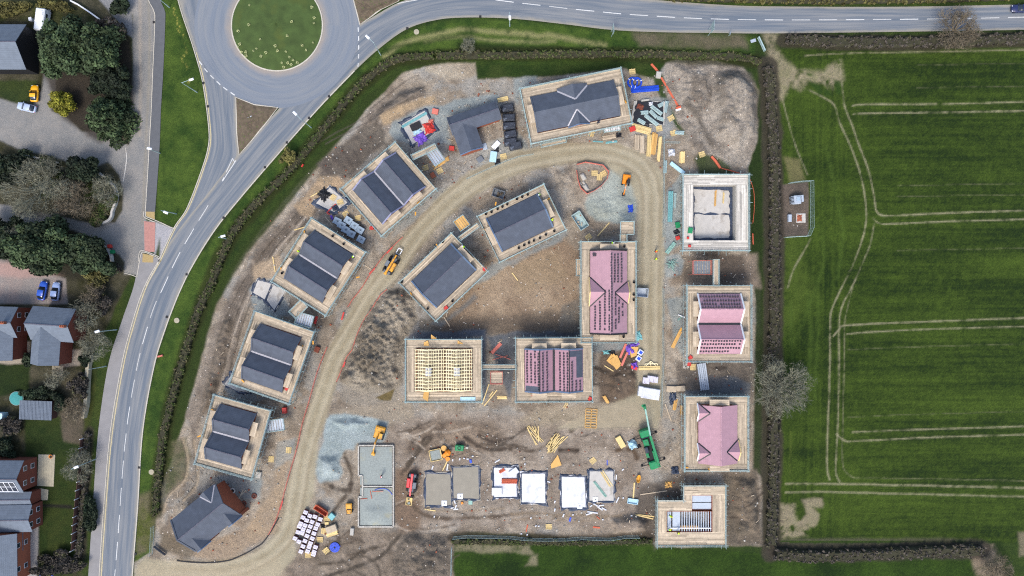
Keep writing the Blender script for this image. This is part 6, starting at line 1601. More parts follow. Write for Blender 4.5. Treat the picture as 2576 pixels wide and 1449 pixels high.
mb = MB(); mb.rbox((0,0,0.25),(2.2,2.1,0.4),0.05); solo('gravel_load', mb, 'gravel', 'grey gravel filling the square timber tray', 'gravel', G(T(1,3,1810,225)), R(12))
skip(T(2,3,1213,692), 2.3, 1.1, 0.4, R(-8), 'ltblue', 'pale blue mixing tray below the yellow barrow', None)
skip(T(1,3,665,775), 3.3, 1.0, 1.1, R(-34), 'plast_o', 'orange red trough beside the top of the brick packs', None)
block('crate', T(1,3,767,842), (1.3,1.3,0.6), R(-40), 'teal', 'teal grey crate right of the orange red trough', 'crate'); block('crate', T(1,3,765,965), (2.4,1.5,0.8), R(20), 'board', 'pale flat pack on bearers right of the brick packs', 'pack'); block('crate', T(1,3,715,912), (0.9,0.6,0.4), R(5), 'timber', 'small buff sack between pallets by the brick packs', 'sack'); crumple('plastic_sheet', T(1,3,675,945), 1.0, 1.0, 0, 'dark', 'dark mat beside the brick packs')
block('crate', T(1,3,970,995), (0.8,1.6,0.6), R(-5), 'block', 'tall grey pack standing alone below the gravel foundation', 'pack')
# white packs
block('white_pack', T(2,2,1385,1055), (4.1,2.4,1.3), R(-9), 'white', 'large white wrapped pack on the haul road', 'pack', b=0.1); block('white_pack', T(2,2,1285,1030), (1.0,2.2,1.32), R(-9), 'white', 'narrower white pack butted against the large one', 'pack', b=0.1)
for k, (dx, dy) in enumerate(((0,0),(-45,5),(40,-5))): block('clear_pack', T(2,2,1390+dx,910+dy+(12 if k else 0)), (1.5,1.4,0.8), R(-6), 'wrap', ('clear wrapped pack, middle of three on the haul road','clear wrapped pack, left of three on the haul road','clear wrapped pack, right of three on the haul road')[k], 'pack', 'clear wrapped packs')
block('white_pack', T(2,3,1090,95), (1.3,2.7,0.6), R(30), 'timber', 'cream board pack left of the green telehandler', 'pack'); crumple('plastic_sheet', T(2,3,1215,120), 1.9, 2.2, 0.4, 'ltblue', 'pale blue bag pile beside the green telehandler', h=1.0)
crumple('plastic_sheet', T(2,3,1275,140), 1.0, 1.0, 0.4, 'black', 'black bag between the bag pile and the green telehandler')
def sheets(q, a, lab):
    t = MB()
    for k in range(5): t.box(-3.0,-0.95+0.4*k,0.05+0.03*(k%2),3.0,-0.95+0.4*k+0.33,0.35+0.08*(k%2),random.uniform(0.9,1.1))
    solo('steel_sheets', t, 'steel', lab, 'steel sheets', G(q), a)
sheets(T(2,2,1920,890), R(-82), 'bundle of long pale steel beams below the white bargeboard scaffold')
block('board_pack', T(2,2,1600,1012), (2.2,1.3,0.5), R(-3), 'board', 'left of two buff board packs beside the haul road fence', 'pack'); block('board_pack', T(2,2,1695,1008), (2.0,1.2,0.55), R(2), 'board', 'right of two buff board packs beside the haul road fence', 'pack')
# roadside wraps
crumple('plastic_sheet', T(2,2,1185,615), 2.0, 2.4, 0.4, 'purple', 'purple sheeting at the foot of the tall pink roof scaffold', h=0.7); crumple('plastic_sheet', T(2,2,1240,565), 1.8, 1.0, 0.5, 'purple', 'small purple sheet by the haul road edge', h=0.5)
crumple('plastic_sheet', T(2,2,1275,480), 1.4, 2.2, 0.3, 'teal', 'mint green sheeting under the tall pink roof corner', h=0.5)
for x, y, lab in ((1290,645,'blue topped pack, upper of two on the road edge'),(1270,705,'blue topped pack, lower of two on the road edge')):
    t = thing('wrapped_pack', lab, 'pack', G(T(2,2,x,y)), R(-35)); mb = MB(); mb.rbox((0,0,0.3),(1.2,1.2,0.6),0.06); mb.build('load', 'white', t); mb = MB(); mb.rbox((0.05,0,0.61),(0.7,0.65,0.04),0.01); mb.build('print_panel', 'plast_b', t)
crumple('plastic_sheet', T(2,2,1235,780), 1.5, 1.7, 0.2, 'purple', 'violet and pink bag pile below the blue topped packs', h=0.8); block('pink_sack', T(2,2,1225,800), (1.5,0.7,0.5), R(-20), 'redm', 'pink sack at the bottom of the violet bag pile', 'sack')
crumple('plastic_sheet', T(2,2,955,645), 1.8, 1.0, 0.1, 'teal', 'pale teal scrap on dark ground left of the purple sheeting'); crumple('plastic_sheet', T(2,2,1000,645), 1.8, 0.8, 0.1, 'black', 'black scrap beside the pale teal scrap')
crumple('plastic_sheet', T(2,2,1750,775), 1.6, 1.6, 0.1, 'block', 'grey bag pile below the white bargeboard scaffold corner', h=0.7); block('pink_sack', T(2,2,1778,760), (0.8,0.9,0.6), 0, 'plast_r', 'red sack on the grey bag pile', 'sack')
crumple('plastic_sheet', T(2,2,1620,1110), 1.8, 3.0, 0.1, 'dpm', 'dark blue sheeting round timber by the three gabled house', h=0.5)
crumple('plastic_sheet', T(2,3,1640,385), 1.9, 1.9, 0.1, 'dpm', 'dark bag with white scraps by the three gabled scaffold', h=0.7); crumple('plastic_sheet', T(2,3,1575,525), 1.7, 1.6, 0.1, 'osb', 'crumpled buff sheet in the pit above the joist house', h=0.7)
crumple('plastic_sheet', T(2,0,1075,1362), 1.3, 1.1, 0, 'black', 'black bag with white top by the road', h=0.6)
block('buff_block', T(2,2,1700,1225), (0.4,2.2,0.6), R(-3), 'osb', 'orange buff block beside the three gabled scaffold', 'block')
block('white_strip', T(2,2,1705,280), (1.6,0.25,0.3), R(-22), 'whitep', 'white strip near the outer side of the white bargeboard scaffold', 'strip'); bundle(T(2,2,1690,300), 1.4, 3, 0.06, R(50), 'greenpole', 'few green tubes outside the white bargeboard scaffold', lay=1)
for (x, y, lab) in ((540,1180,'broken pale scraps under the pink twin roof scaffold'),): stack('timber_stack', T(2,2,x,y), 1.4, 0.6, 3, 1, R(60), 'timber', lab, TS)
# white polystyrene on the slabs and around them
block('white_pack', T(1,3,2425,590), (2.3,1.7,0.5), R(0), 'white', 'white insulation pile at the lower left of the pipe slab', 'insulation', z=0.2); block('white_pack', T(2,3,20,395), (2.0,1.4,0.4), R(35), 'white', 'tilted white insulation sheets on the pipe slab', 'insulation', z=0.2)
bundle(T(1,3,2550,488), 3.4, 6, 0.10, 0, 'plast_o', 'orange drain pipes on the white slab', z=0.2); bundle(T(1,3,2475,385), 1.4, 4, 0.09, R(30), 'plast_o', 'orange pipe fittings at the top of the white slab', z=0.2, lay=1)
sc0 = None
SCR = [(1777,360,2,3,0),(1930,355,1,3,0)]
for (i, j, x, y, L_, a) in ((1,3,1777,355,0.9,1.2),(1,3,1927,350,1.5,1.4),(1,3,2000,700,0.8,2.0),(1,3,2010,750,1.0,1.2),(1,3,1975,760,0.7,0.3),(1,3,2010,775,1.1,0.1),(2,3,370,498,0.7,-0.3),(2,3,1048,450,1.1,1.5),(2,3,1060,680,1.4,1.1),(2,3,850,735,1.6,-0.5),(2,3,900,735,1.2,0.1),(2,3,885,765,1.4,-0.6),(2,3,925,770,1.2,-0.5),(2,3,810,805,2.4,-0.15),(2,3,775,820,1.5,0.3),(2,3,795,740,0.6,0.6),(2,3,517,835,0.8,1.2),(2,3,430,780,0.7,1.4),(2,3,430,700,0.6,1.3),(1,3,2415,297,0.6,0.6),(1,3,2440,282,0.7,0.6),(2,3,612,828,0.4,0.3),(2,3,240,940,0.4,0.9),(2,3,268,942,0.4,0.2),(2,3,1200,835,0.4,0.2),(2,3,1118,660,0.4,1.5),(1,3,1980,280,0.5,1.4),(1,3,2050,270,0.5,1.3),(1,3,2095,262,0.4,0),(1,3,2130,268,0.5,0),(1,3,2180,242,0.4,0.3),(2,3,130,320,0.4,1.5),(2,3,1115,375,0.5,0.7),(2,3,190,862,0.4,1),(2,3,95,1020,0.35,0),(2,3,152,1030,0.4,1),(1,3,1795,848,0.4,1.2),(2,3,912,877,0.4,0)):
    mb = MB(); mb.rbox((0,0,0.12),(L_,0.28,0.2),0.03)
    if sc0 is None: sc0 = solo('insulation_offcut', mb, 'white', 'white insulation offcut strewn round the slabs', 'offcut', G(T(i,j,x,y)), a, 'white offcuts round the slabs')
    else: tag(o := solo('insulation_offcut', mb, 'white', 'white insulation offcut strewn round the slabs', 'offcut', G(T(i,j,x,y)), a, 'white offcuts round the slabs'), 'white insulation offcut strewn round the slabs', 'offcut', 'white offcuts round the slabs')
for (x, y, m, sz, a, lab) in ((2160,292,'plast_b',(0.5,0.8,0.2),0.2,'blue scrap at the head of the right buff slab'),(2075,710,'orange',(0.5,0.5,0.3),0.4,'orange scrap between the two buff slabs'),(2158,707,'greenpole',(0.9,0.9,0.15),0,'green grid at the foot of the right buff slab')):
    block('scrap', T(1,3,x,y), sz, a, m, lab, 'scrap')
for (x, y, m, sz, a, lab) in ((585,877,'plast_b',(0.4,1.0,0.15),-0.3,'blue scrap on mud below the concrete slab'),(868,860,'plast_o',(1.0,0.2,0.15),-0.7,'orange strip below the concrete slab'),(850,957,'plast_o',(1.6,0.4,0.15),-0.1,'orange strip near the wire fence'),(150,965,'plast_o',(0.25,1.7,0.15),-0.2,'orange stake left of the small pallet'),(958,305,'plast_b',(0.2,1.2,0.12),0,'thin blue strip above the concrete slab')):
    block('scrap', T(2,3,x,y), sz, a, m, lab, 'scrap')
# the corner structures near the smallest houses
t = thing('manhole_ring', 'pale concrete manhole ring with dark hole by the finished brick house', 'manhole ring', G(T(0,3,2345,585))); mb = MB(); mb.torus((0,0,0.35),0.5,0.16,24,8); mb.build('ring','conc',t); mb = MB(); mb.lathe([(0.4,0.1),(0.4,0.12)],(0,0,0),20); mb.build('opening','dark',t)
plank(T(0,3,2420,640), T(0,3,2480,580), 'outer of two boards beside the manhole ring', m='board'); plank(T(0,3,2395,690), T(0,3,2450,575), 'inner of two boards beside the manhole ring', m='board'); plank(T(0,3,2210,540), T(0,3,2270,500), 'board above the red gable end', m='board')
for x, y, lab in ((2455,715,'dark round reel below the manhole ring'),(2560,640,'dark round reel at the right of the manhole ring')):
    mb = MB(); mb.torus((0,0,0.15),0.5,0.13,20,6); mb.cb((0,0,0.15),(0.9,0.1,0.08),0.3); mb.cb((0,0,0.15),(0.9,0.1,0.08),1.9); solo('cable_reel', mb, 'brick_d', lab, 'reel', G(T(0,3,x,y)))
for x, y, lab in ((2235,575,'dark paving pack on the ground by the upper part of the red gable'),(2312,678,'dark paving pack on the ground by the middle of the red gable')): block('paving_pack', T(0,3,x,y), (1.0,0.8,0.3), R(35), 'grey', lab, 'pack')
for x, y, i, j, lab in ((155,270,1,3,'grey frame pack beside the haul road bend fence'),(330,180,1,3,'rusty wire frame on earth beside the haul road')): pallet(T(i,j,x,y), 1.5, lab)
block('crate', T(1,3,30,425), (1.2,1.4,0.6), R(-10), 'block', 'grey crate with white top left of the haul road', 'crate')
# barrows, buckets on the boards
bk = MB(); bk.lathe([(0.15,0),(0.24,0.3),(0.22,0.3),(0.14,0.05)],(0,0,0),12)
bkt = None
def bucket(q, h, lab, grp, sc=1.2):
    global bkt
    if bkt is None: bkt = solo('bucket', bk, 'dark', lab, 'bucket', P(q,h), 0, grp); bkt.scale = (sc,sc,sc)
    else: dup(bkt, P(q,h), 0, lab, grp)
for i, j, x, y in ((1,1,2315,705),(1,1,2370,685),(1,1,2432,655),(1,1,2480,632),(1,1,2528,608),(2,1,50,555),(2,1,102,533),(2,1,158,510),(2,1,340,912),(2,1,280,945),(2,1,220,972),(2,1,170,993),(2,1,122,1018),(2,1,68,1045),(2,1,425,875)):
    bucket(T(i,j,x,y), 4.6, 'dark bucket standing on the boards of the skip side scaffold', 'buckets on the skip side scaffold')
for i, j, x, y in ((1,1,465,955),(1,1,445,998),(1,1,325,1160),(1,1,295,1215),(1,1,265,1300),(1,1,775,925),(1,1,885,1005),(1,2,735,45),(1,2,762,2),(1,1,885,1275)):
    bucket(T(i,j,x,y), 4.6, 'dark bucket standing on the boards of the scaffold above the pale garage slab', 'buckets on the scaffold above the garage slab')
for i, j, x, y in ((2,2,1222,65),(2,2,1222,118),(2,2,1120,488),(2,1,1225,1390),(2,1,1128,1030)):
    bucket(T(i,j,x,y), 4.6, 'dark bucket on the boards round the tall pink roof', 'buckets round the tall pink roof')
for i, j, x, y in ((1,2,1730,205),(1,2,1978,130),(1,1,1880,985),(1,1,1470,1385),(1,1,2140,1120)):
    bucket(T(i,j,x,y), 4.6, 'dark bucket on the boards of the diamond set scaffold', 'buckets on the diamond set scaffold')
for q, h, m, lab in ((T(1,2,1912,200),4.6,'plast_r','bright red sheet on the lower corner of the diamond set scaffold'),(T(1,1,2300,1260),4.6,'plast_r','red sheet on the right corner of the diamond set scaffold'),(T(2,2,1795,700),4.6,'plast_r','red sheet on the lower left corner of the white bargeboard scaffold'),(T(2,2,785,1115),4.6,'plast_r','red tub on the lower right corner of the pink twin roof scaffold'),(T(2,2,220,1075),4.6,'plast_r','red sheet below the left gable of the pink twin roof'),(T(2,2,300+0,0) if False else T(1,2,310,1010),4.6,'plast_r','red strip on the boards of the scaffold halfway up the road')):
    mb = MB(); mb.rbox((0,0,0.1),(0.9,0.6,0.25),0.06); mb.rbox((0.2,0.2,0.2),(0.4,0.7,0.15),0.05,0.5); solo('red_sheet', mb, m, lab, 'sheet', P(q,h), random.uniform(0,1))
yb = None
for q, h in ((T(1,1,965,350),4.8),(T(1,1,1635,590),4.8),(T(1,1,1605,700),4.0),(T(2,0,1140,1022),4.8),(T(2,0,185,1208),4.8),(T(1,1,485,880),4.8),(T(1,1,250,1245),4.8),(T(1,1,1025,1340),3.0),(T(1,1,900,1380),3.0),(T(1,2,575,548),4.8),(T(1,2,465,592),4.8),(T(0,3,2005,40),4.8),(T(0,2,2143,1228),4.8),(T(0,2,2445,935),4.8),(T(1,1,2412,600),4.8),(T(1,1,1822,1020),4.8),(T(2,2,1700,415),3.5),(T(1,2,1560,60),4.8),(T(2,1,365,555),4.8),(T(2,3,1755,355),4.8),(T(2,3,1985,380),4.8),(T(1,1,2300,860),4.8)):
    mb = MB(); mb.rbox((0,0,0.05),(0.8,0.3,0.08),0.02)
    if yb is None: yb = solo('ladder_gate', mb, 'yellow', 'small yellow gate guarding a ladder hole on a scaffold', 'scaffold gate', P(q,h), 0.5, 'yellow scaffold gates')
    else: dup(yb, P(q,h), random.uniform(0,3))
# ------------------------------------------------------------------ machines
def wheel(parent, c, r, w, m='dark'):
    mb = MB(); mb.lathe([(r*0.75,-w/2),(r,-w/2+0.05),(r,w/2-0.05),(r*0.75,w/2)], c, 18, 1, 'Y'); o = mb.build('wheel', m, parent)
    mb = MB(); mb.lathe([(r*0.5,-w/2-0.02),(r*0.5,w/2+0.02)], c, 12, 1, 'Y'); mb.build('rim', 'grey', o)
def telehandler(q, a, m, label, ext=0.6, load=None):
    t = thing('telehandler', label, 'telehandler', G(q), a)      # nose towards +X
    mb = MB(); mb.rbox((0,0,0.85),(4.0,1.1,0.6),0.1); mb.rbox((-1.7,0,1.0),(0.7,1.6,0.8),0.1); mb.build('chassis', 'grey', t)
    mb = MB(); mb.rbox((-0.1,-0.72,1.35),(2.1,0.75,0.8),0.12); mb.build('engine_cover', m, t)
    mb = MB(); mb.rbox((0.1,0.72,1.6),(1.5,0.85,1.5),0.15,0,1,0.92); c = mb.build('cab', 'glass', t); mb = MB(); mb.rbox((0.1,0.72,2.4),(1.35,0.75,0.1),0.04); mb.build('cab_roof', 'grey', c)
    for x in (-1.35,1.35):
        for y in (-0.95,0.95): wheel(t, (x,y,0.62), 0.62, 0.45)
    mb = MB(); mb.bar((-2.1,-0.02,2.0),(1.6,-0.02,1.75),0.42,0.5); mb.bar((1.4,-0.02,1.77),(2.3+ext,-0.02,1.5),0.3,0.36); mb.rbox((-2.1,-0.02,1.95),(0.5,0.6,0.6),0.08); mb.build('boom', m, t)
    mb = MB(); x = 2.4+ext; mb.box(x,-0.75,0.5,x+0.12,0.75,1.3)
    for y in (-0.45,0.45): mb.box(x+0.1,y-0.06,0.45,x+1.2,y+0.06,0.52)
    mb.bar((x,-0.02,1.5),(x+0.1,-0.02,0.9),0.3,0.3); mb.build('fork_carriage', 'dark', t)
    if load:
        mb = MB(); x0 = x+0.25
        for s_ in (-0.45,0.45): mb.bar((x0,s_,0.75),(x0+1.3,s_,0.75),0.18,0.12)
        for s_ in (0,1.3): mb.bar((x0+s_,-0.5,0.75),(x0+s_,0.5,0.75),0.18,0.12)
        mb.build('lifting_frame', load, t)
    return t
telehandler((985,668), qang((973,692),(1003,641)), 'yellow', 'yellow telehandler on the haul road with a white framed attachment', 0.3, 'whitep')
telehandler(T(1,3,1575,500), R(-97), 'redm', 'red telehandler carrying a timber tray beside the buff slabs', 0.4)
skip(T(1,3,1543,690), 1.6, 1.3, 0.5, R(83), 'timber', 'timber tray of grey sand on the red telehandler forks', 2, 'gravel')
def excavator(q, a, m, label, sc, arm, bucket_at, swing=0.0):
    t = thing('excavator', label, 'excavator', G(q), a); t.scale = (sc,sc,sc)
    for y in (-0.95,0.95):
        mb = MB(); mb.rbox((0,y,0.4),(3.0,0.5,0.75),0.25); mb.build('track', 'dark', t)
    mb = MB(); mb.rbox((0,0,0.55),(1.6,1.5,0.35),0.1); mb.build('undercarriage', 'dark', t)
    mb = MB(); mb.rbox((-1.0,0,1.2),(1.5,2.3,0.95),0.3); mb.rbox((0.2,-0.55,1.15),(1.8,1.1,0.8),0.15); mb.build('body', m, t)
    mb = MB(); mb.rbox((0.3,0.62,1.65),(1.5,0.95,1.6),0.18,0,1,0.9); c = mb.build('cab', 'glass', t)
    mb = MB(); mb.rbox((0.25,0.62,2.48),(1.3,0.8,0.08),0.03); mb.build('cab_roof', 'dark' if m == 'orange' else m, c)
    mb = MB(); p = [Vector(x) for x in arm]; mb.bar(p[0],p[1],0.34,0.42); mb.bar(p[1],p[2],0.3,0.36); mb.build('boom', m, t)
    mb = MB(); mb.bar(p[2]-(p[3]-p[2]).normalized()*0.3,p[3],0.26,0.3); mb.build('dipper_arm', m, t)
    mb = MB(); b = p[3]; mb.lathe([(0.05,-0.4),(0.42,-0.4),(0.42,0.4),(0.05,0.4)], b+Vector((0.05,0,-0.25)), 12, 1, 'Y'); mb.build('bucket', m if m == 'yellow' else 'dark', t)
    mb = MB(); mb.tube(p[0]+Vector((0.2,0.2,0.1)),p[1]+Vector((0,0.2,0)),0.07,6); mb.tube(p[1]+Vector((0.2,0,0.25)),p[2]+Vector((0,0,0.3)),0.07,6); mb.build('hydraulic_ram', 'galv', t)
    return t
excavator((956,1088), qang((956,1086),(943,1133)), 'yellow', 'yellow excavator reaching its arm over the gravel filled foundation', 0.95, [(0.6,-0.1,1.3),(2.0,-0.1,2.9),(3.3,-0.1,2.6),(5.0,-0.1,1.1)], None)
excavator((1574,455), qang((1572,452),(1566,492)), 'orange', 'small orange excavator digging on the pale stony ground', 0.75, [(0.6,-0.1,1.2),(1.8,-0.1,2.6),(2.9,-0.1,2.2),(4.2,-0.1,0.6)], None)
# green truck mounted telehandler with its long boom out
t = thing('boom_telehandler', 'long green boom telehandler with outriggers standing in the yard', 'telehandler', G((1632,1128)), qang((1641,1166),(1608,1062)))
mb = MB(); mb.rbox((0.2,0,0.95),(8.6,1.5,0.5),0.1); mb.build('chassis', 'dark', t)
mb = MB(); mb.rbox((-3.4,0,1.35),(1.8,2.3,1.0),0.25); mb.rbox((-1.6,-0.75,1.4),(2.6,0.9,1.0),0.15); mb.rbox((-0.9,0.85,1.25),(1.3,0.6,0.8),0.1); mb.rbox((4.0,0,1.7),(1.9,2.3,1.6),0.25,0,1,0.95); mb.rbox((1.8,0.35,1.35),(1.6,1.2,0.7),0.12); mb.build('body', 'green', t)
mb = MB(); mb.rbox((0.3,0.75,1.7),(1.5,0.9,1.2),0.15,0,1,0.9); mb.build('cab', 'glass', t); mb = MB(); mb.rbox((3.1,0,2.0),(0.25,2.1,0.8),0.08); mb.build('windscreen', 'glass', t)
for x in (-2.6,2.6):
    for y in (-0.95,0.95): wheel(t, (x,y,0.6), 0.6, 0.45)
mb = MB(); mb.bar((-3.3,-0.75,2.2),(3.2,-0.85,2.5),0.5,0.55); mb.build('boom', 'green', t)
mb = MB(); mb.bar((3.0,-0.85,2.5),(9.4,-1.5,3.3),0.32,0.36); mb.build('boom_extension', 'greenpole', t); mb = MB(); mb.rbox((9.6,-1.5,3.1),(0.9,0.6,0.6),0.1); mb.rbox((10.1,-1.45,2.9),(0.6,0.9,0.2),0.05); mb.build('fork_head', 'green', t)
for x, y0 in ((3.0,1),(3.0,-1),(-3.2,1),(-3.2,-1)):
    mb = MB(); mb.bar((x,y0*0.8,0.8),(x-0.2*y0*0,y0*2.6,0.55),0.16,0.18); mb.lathe([(0.3,0),(0.3,0.1),(0.08,0.12),(0.08,0.6)],(x,y0*2.6,0),12); mb.build('outrigger', 'dark', t)
# small dumper, barrow, mixer, generator
t = thing('dumper', 'small yellow dumper beside the gravel foundation', 'dumper', G(T(1,3,945,760)), R(92)); mb = MB(); mb.rbox((-0.55,0,0.7),(1.0,1.1,0.7),0.15); mb.build('body','yellow',t)
mb = MB(); mb.rbox((0.6,0,0.85),(1.2,1.25,0.7),0.2,0,1,1.12); mb.build('hopper','yellow',t); mb = MB(); mb.rbox((-0.1,0,0.9),(0.25,0.9,0.5),0.05); mb.tube((-0.9,0.4,1),(-0.9,0.4,1.9),0.04,5); mb.tube((-0.9,-0.4,1),(-0.9,-0.4,1.9),0.04,5); mb.tube((-0.9,-0.4,1.9),(-0.9,0.4,1.9),0.04,5); mb.build('roll_bar','dark',t)
for x in (-0.6,0.7):
    for y in (-0.6,0.6): wheel(t, (x,y,0.35), 0.35, 0.25)
t = thing('barrow', 'yellow wheelbarrow like tub on mud near the concrete slab', 'barrow', G(T(2,3,1268,462)), R(80)); mb = MB(); mb.lathe([(0.3,0.25),(0.62,0.75),(0.56,0.75),(0.27,0.32)],(0,0,0),16); o = mb.build('tub','yellow',t); o.scale = (1.5,0.8,1); mb = MB(); mb.bar((-0.6,0.25,0.3),(-1.4,0.3,0.6),0.07,0.07); mb.bar((-0.6,-0.25,0.3),(-1.4,-0.3,0.6),0.07,0.07); mb.build('handle','dark',t); wheel(t,(0.9,0,0.2),0.2,0.1)
t = thing('cement_mixer', 'orange cement mixer beside the tray of gravel', 'mixer', G(T(1,3,1920,208)), R(40)); mb = MB(); mb.lathe([(0.25,-0.5),(0.72,-0.2),(0.72,0.2),(0.4,0.75),(0.34,0.75),(0.3,0.3)],(0.3,0,1.0),18,1,'X'); mb.build('drum','orange',t); mb = MB(); mb.rbox((-0.6,0,0.6),(0.9,0.9,0.7),0.1); mb.build('engine_box','orange',t); mb = MB(); mb.lathe([(0.5,0.05),(0.62,0.6),(0.56,0.6)],(0.3,1.3,0),16); mb.build('cement_tub','osb',t); mb = MB(); mb.lathe([(0.4,0.05),(0.5,0.5),(0.46,0.5)],(-0.6,-1.1,0),16); mb.build('cement_tub','orange',t)
for y in (-0.5,0.5): wheel(t,(-0.6,y,0.3),0.3,0.15)
t = thing('generator', 'green towed generator on the mud above the buff slabs', 'generator', G(T(1,3,2050,148)), R(-4)); mb = MB(); mb.rbox((0,0,0.75),(1.9,1.3,0.9),0.15); mb.build('housing','green',t); mb = MB(); mb.torus((0,0,1.22),0.35,0.06,16,6); mb.build('filler_ring','dark',t); mb = MB(); mb.bar((0.9,0.3,0.4),(1.9,0,0.4),0.08,0.08); mb.bar((0.9,-0.3,0.4),(1.9,0,0.4),0.08,0.08); mb.rbox((1.7,0,0.4),(0.5,0.5,0.2),0.05); mb.build('tow_bar','block',t)
for y in (-0.7,0.7): wheel(t,(0,y,0.3),0.3,0.2)
# ------------------------------------------------------------------ people
def person(q, h, a, label, vest='hiviz', hat='helmet', bend=0.0):
    pts = {'pel':(0,0,0.95,0.15),'sp':(0.04*bend,0,1.15,0.15),'ch':(0.10*bend*2,0,1.38-0.08*bend,0.17),'nk':(0.16*bend*2,0,1.54-0.14*bend,0.065),'hd':(0.20*bend*2+0.02,0,1.70-0.18*bend,0.11),
        'hl':(0,0.1,0.9,0.10),'kl':(0.08,0.12,0.5,0.075),'al':(-0.02,0.12,0.08,0.05),'fl':(0.16,0.13,0.04,0.045),'hr':(0,-0.1,0.9,0.10),'kr':(0.0,-0.12,0.5,0.075),'ar':(-0.14,-0.12,0.08,0.05),'fr':(0.05,-0.13,0.04,0.045),
        'sl':(0.18*bend,0.21,1.43-0.1*bend,0.07),'el':(0.15+0.2*bend,0.30,1.15-0.1*bend,0.05),'wl':(0.36+0.2*bend,0.22,1.05-0.15*bend,0.04),'sr':(0.18*bend,-0.21,1.43-0.1*bend,0.07),'er':(0.1+0.2*bend,-0.31,1.15-0.1*bend,0.05),'wr':(0.32+0.2*bend,-0.26,1.02-0.15*bend,0.04)}
    ed = [('pel','sp'),('sp','ch'),('ch','nk'),('nk','hd'),('pel','hl'),('hl','kl'),('kl','al'),('al','fl'),('pel','hr'),('hr','kr'),('kr','ar'),('ar','fr'),('ch','sl'),('sl','el'),('el','wl'),('ch','sr'),('sr','er'),('er','wr')]
    ks = list(pts); me = bpy.data.meshes.new('person'); me.from_pydata([pts[k][:3] for k in ks], [(ks.index(a_),ks.index(b_)) for a_,b_ in ed], [])
    tmp = bpy.data.objects.new('tmp', me); col.objects.link(tmp); sk = tmp.modifiers.new('s','SKIN'); tmp.modifiers.new('u','SUBSURF').levels = 1
    for i, k in enumerate(ks):
        r = pts[k][3]; me.skin_vertices[0].data[i].radius = (r,r); me.skin_vertices[0].data[i].use_root = (k == 'pel')
    dg = bpy.context.evaluated_depsgraph_get(); em = bpy.data.meshes.new_from_object(tmp.evaluated_get(dg)); bpy.data.objects.remove(tmp)
    at = em.attributes.new('tint','FLOAT','FACE'); at.data.foreach_set('value', np.ones(len(em.polygons),dtype=np.float32)); em.materials.clear(); em.materials.append(M['cloth'])
    o = bpy.data.objects.new('person', em); col.objects.link(o); o.location = P(q,h); o.rotation_euler = (0,0,a); tag(o, label, 'person')
    c = Vector(pts['ch'][:3]); s_ = Vector(pts['pel'][:3]); mb = MB()
    ax = (c-s_).normalized(); mb2 = []
    for f, rx, ry in ((0.1,0.16,0.20),(0.5,0.18,0.23),(0.9,0.2,0.27),(1.25,0.12,0.2)):
        p = s_+(c-s_)*f
        for k in range(12): an = k*math.pi/6; mb2.append((p.x+rx*math.cos(an)*0.95, p.y+ry*math.sin(an), p.z-(p.x*0)+rx*math.cos(an)*-bend*0.5))
    mb.add(mb2, [(r*12+k, r*12+(k+1)%12, (r+1)*12+(k+1)%12, (r+1)*12+k) for r in range(3) for k in range(12)]+[tuple(36+k for k in range(12))]); mb.build('jacket', vest, o, True)
    hd = Vector(pts['hd'][:3]); mb = MB(); mb.lathe([(0.165,0.0),(0.15,0.05),(0.13,0.12),(0.07,0.17),(0.01,0.185)], hd+Vector((0.01,0,0.02)), 14); mb.build('helmet', hat, o, True)
    mb = MB(); mb.lathe([(0.02,-0.1),(0.085,-0.07),(0.10,0.0),(0.09,0.05)], hd+Vector((0.035,0,-0.02)), 12); mb.cb(hd+Vector((0.14,0,-0.02)),(0.03,0.025,0.04)); mb.build('face', 'skin', o, True)
    return o
for q, h, a, lab, v, ht, b in (((755,633),4.6,2.0,'worker in yellow jacket standing between the two gables above the garage slab','hiviz','helmety',0.3),((890,647),4.6,0.5,'worker in lime jacket on the right corner of the scaffold above the garage slab','hiviz','helmet',0.8),((1168,622),4.6,2.6,'worker in lime jacket at the top corner of the diamond set scaffold','hiviz','helmet',0.8),((1357,490),4.6,4.0,'worker in lime jacket at the upper right corner of the skip side roof','hiviz','helmet',0.6),((1388,555),4.6,1.0,'worker in lime jacket at the right edge of the skip side roof','hiviz','helmety',0.6),((1538,612),4.6,0.0,'worker in green jacket on the top boards of the tall pink roof','hiviz','helmet',0.6),
    ((1648,653),0.0,1.6,'pedestrian in lime jacket walking on the haul road','hiviz','helmety',0.5),((1648,634),0.0,1.3,'pedestrian in orange jacket walking ahead of the lime jacket','hivizo','helmety',0.5),(T(2,3,1580,830),2.6,0.2,'worker in green jacket at the top left of the open joists','hiviz','helmety',0.7),(T(2,3,1573,968),2.6,1.0,'worker in green jacket at the left end of the white brace board','hiviz','helmety',0.8),(T(2,3,1665,1005),2.6,1.8,'worker in green jacket at the lower edge of the open joists','hiviz','helmety',0.8),
    (T(2,0,858,1245),4.7,0.8,'worker in dark clothes beside the brick gable of the long slate house','cloth','cloth',1.0),(T(1,3,1267,435),0.35,0.4,'worker in red jacket standing on the gravel bed','redm','helmet',0.6),(T(2,2,1125,485),0.0,0.2,'worker in dark clothes in the shade under the tall pink roof corner','cloth','helmet',0.4)):
    o = person(q, h, a, lab, v, ht, b); o.scale = (1.05,1.05,1.05)
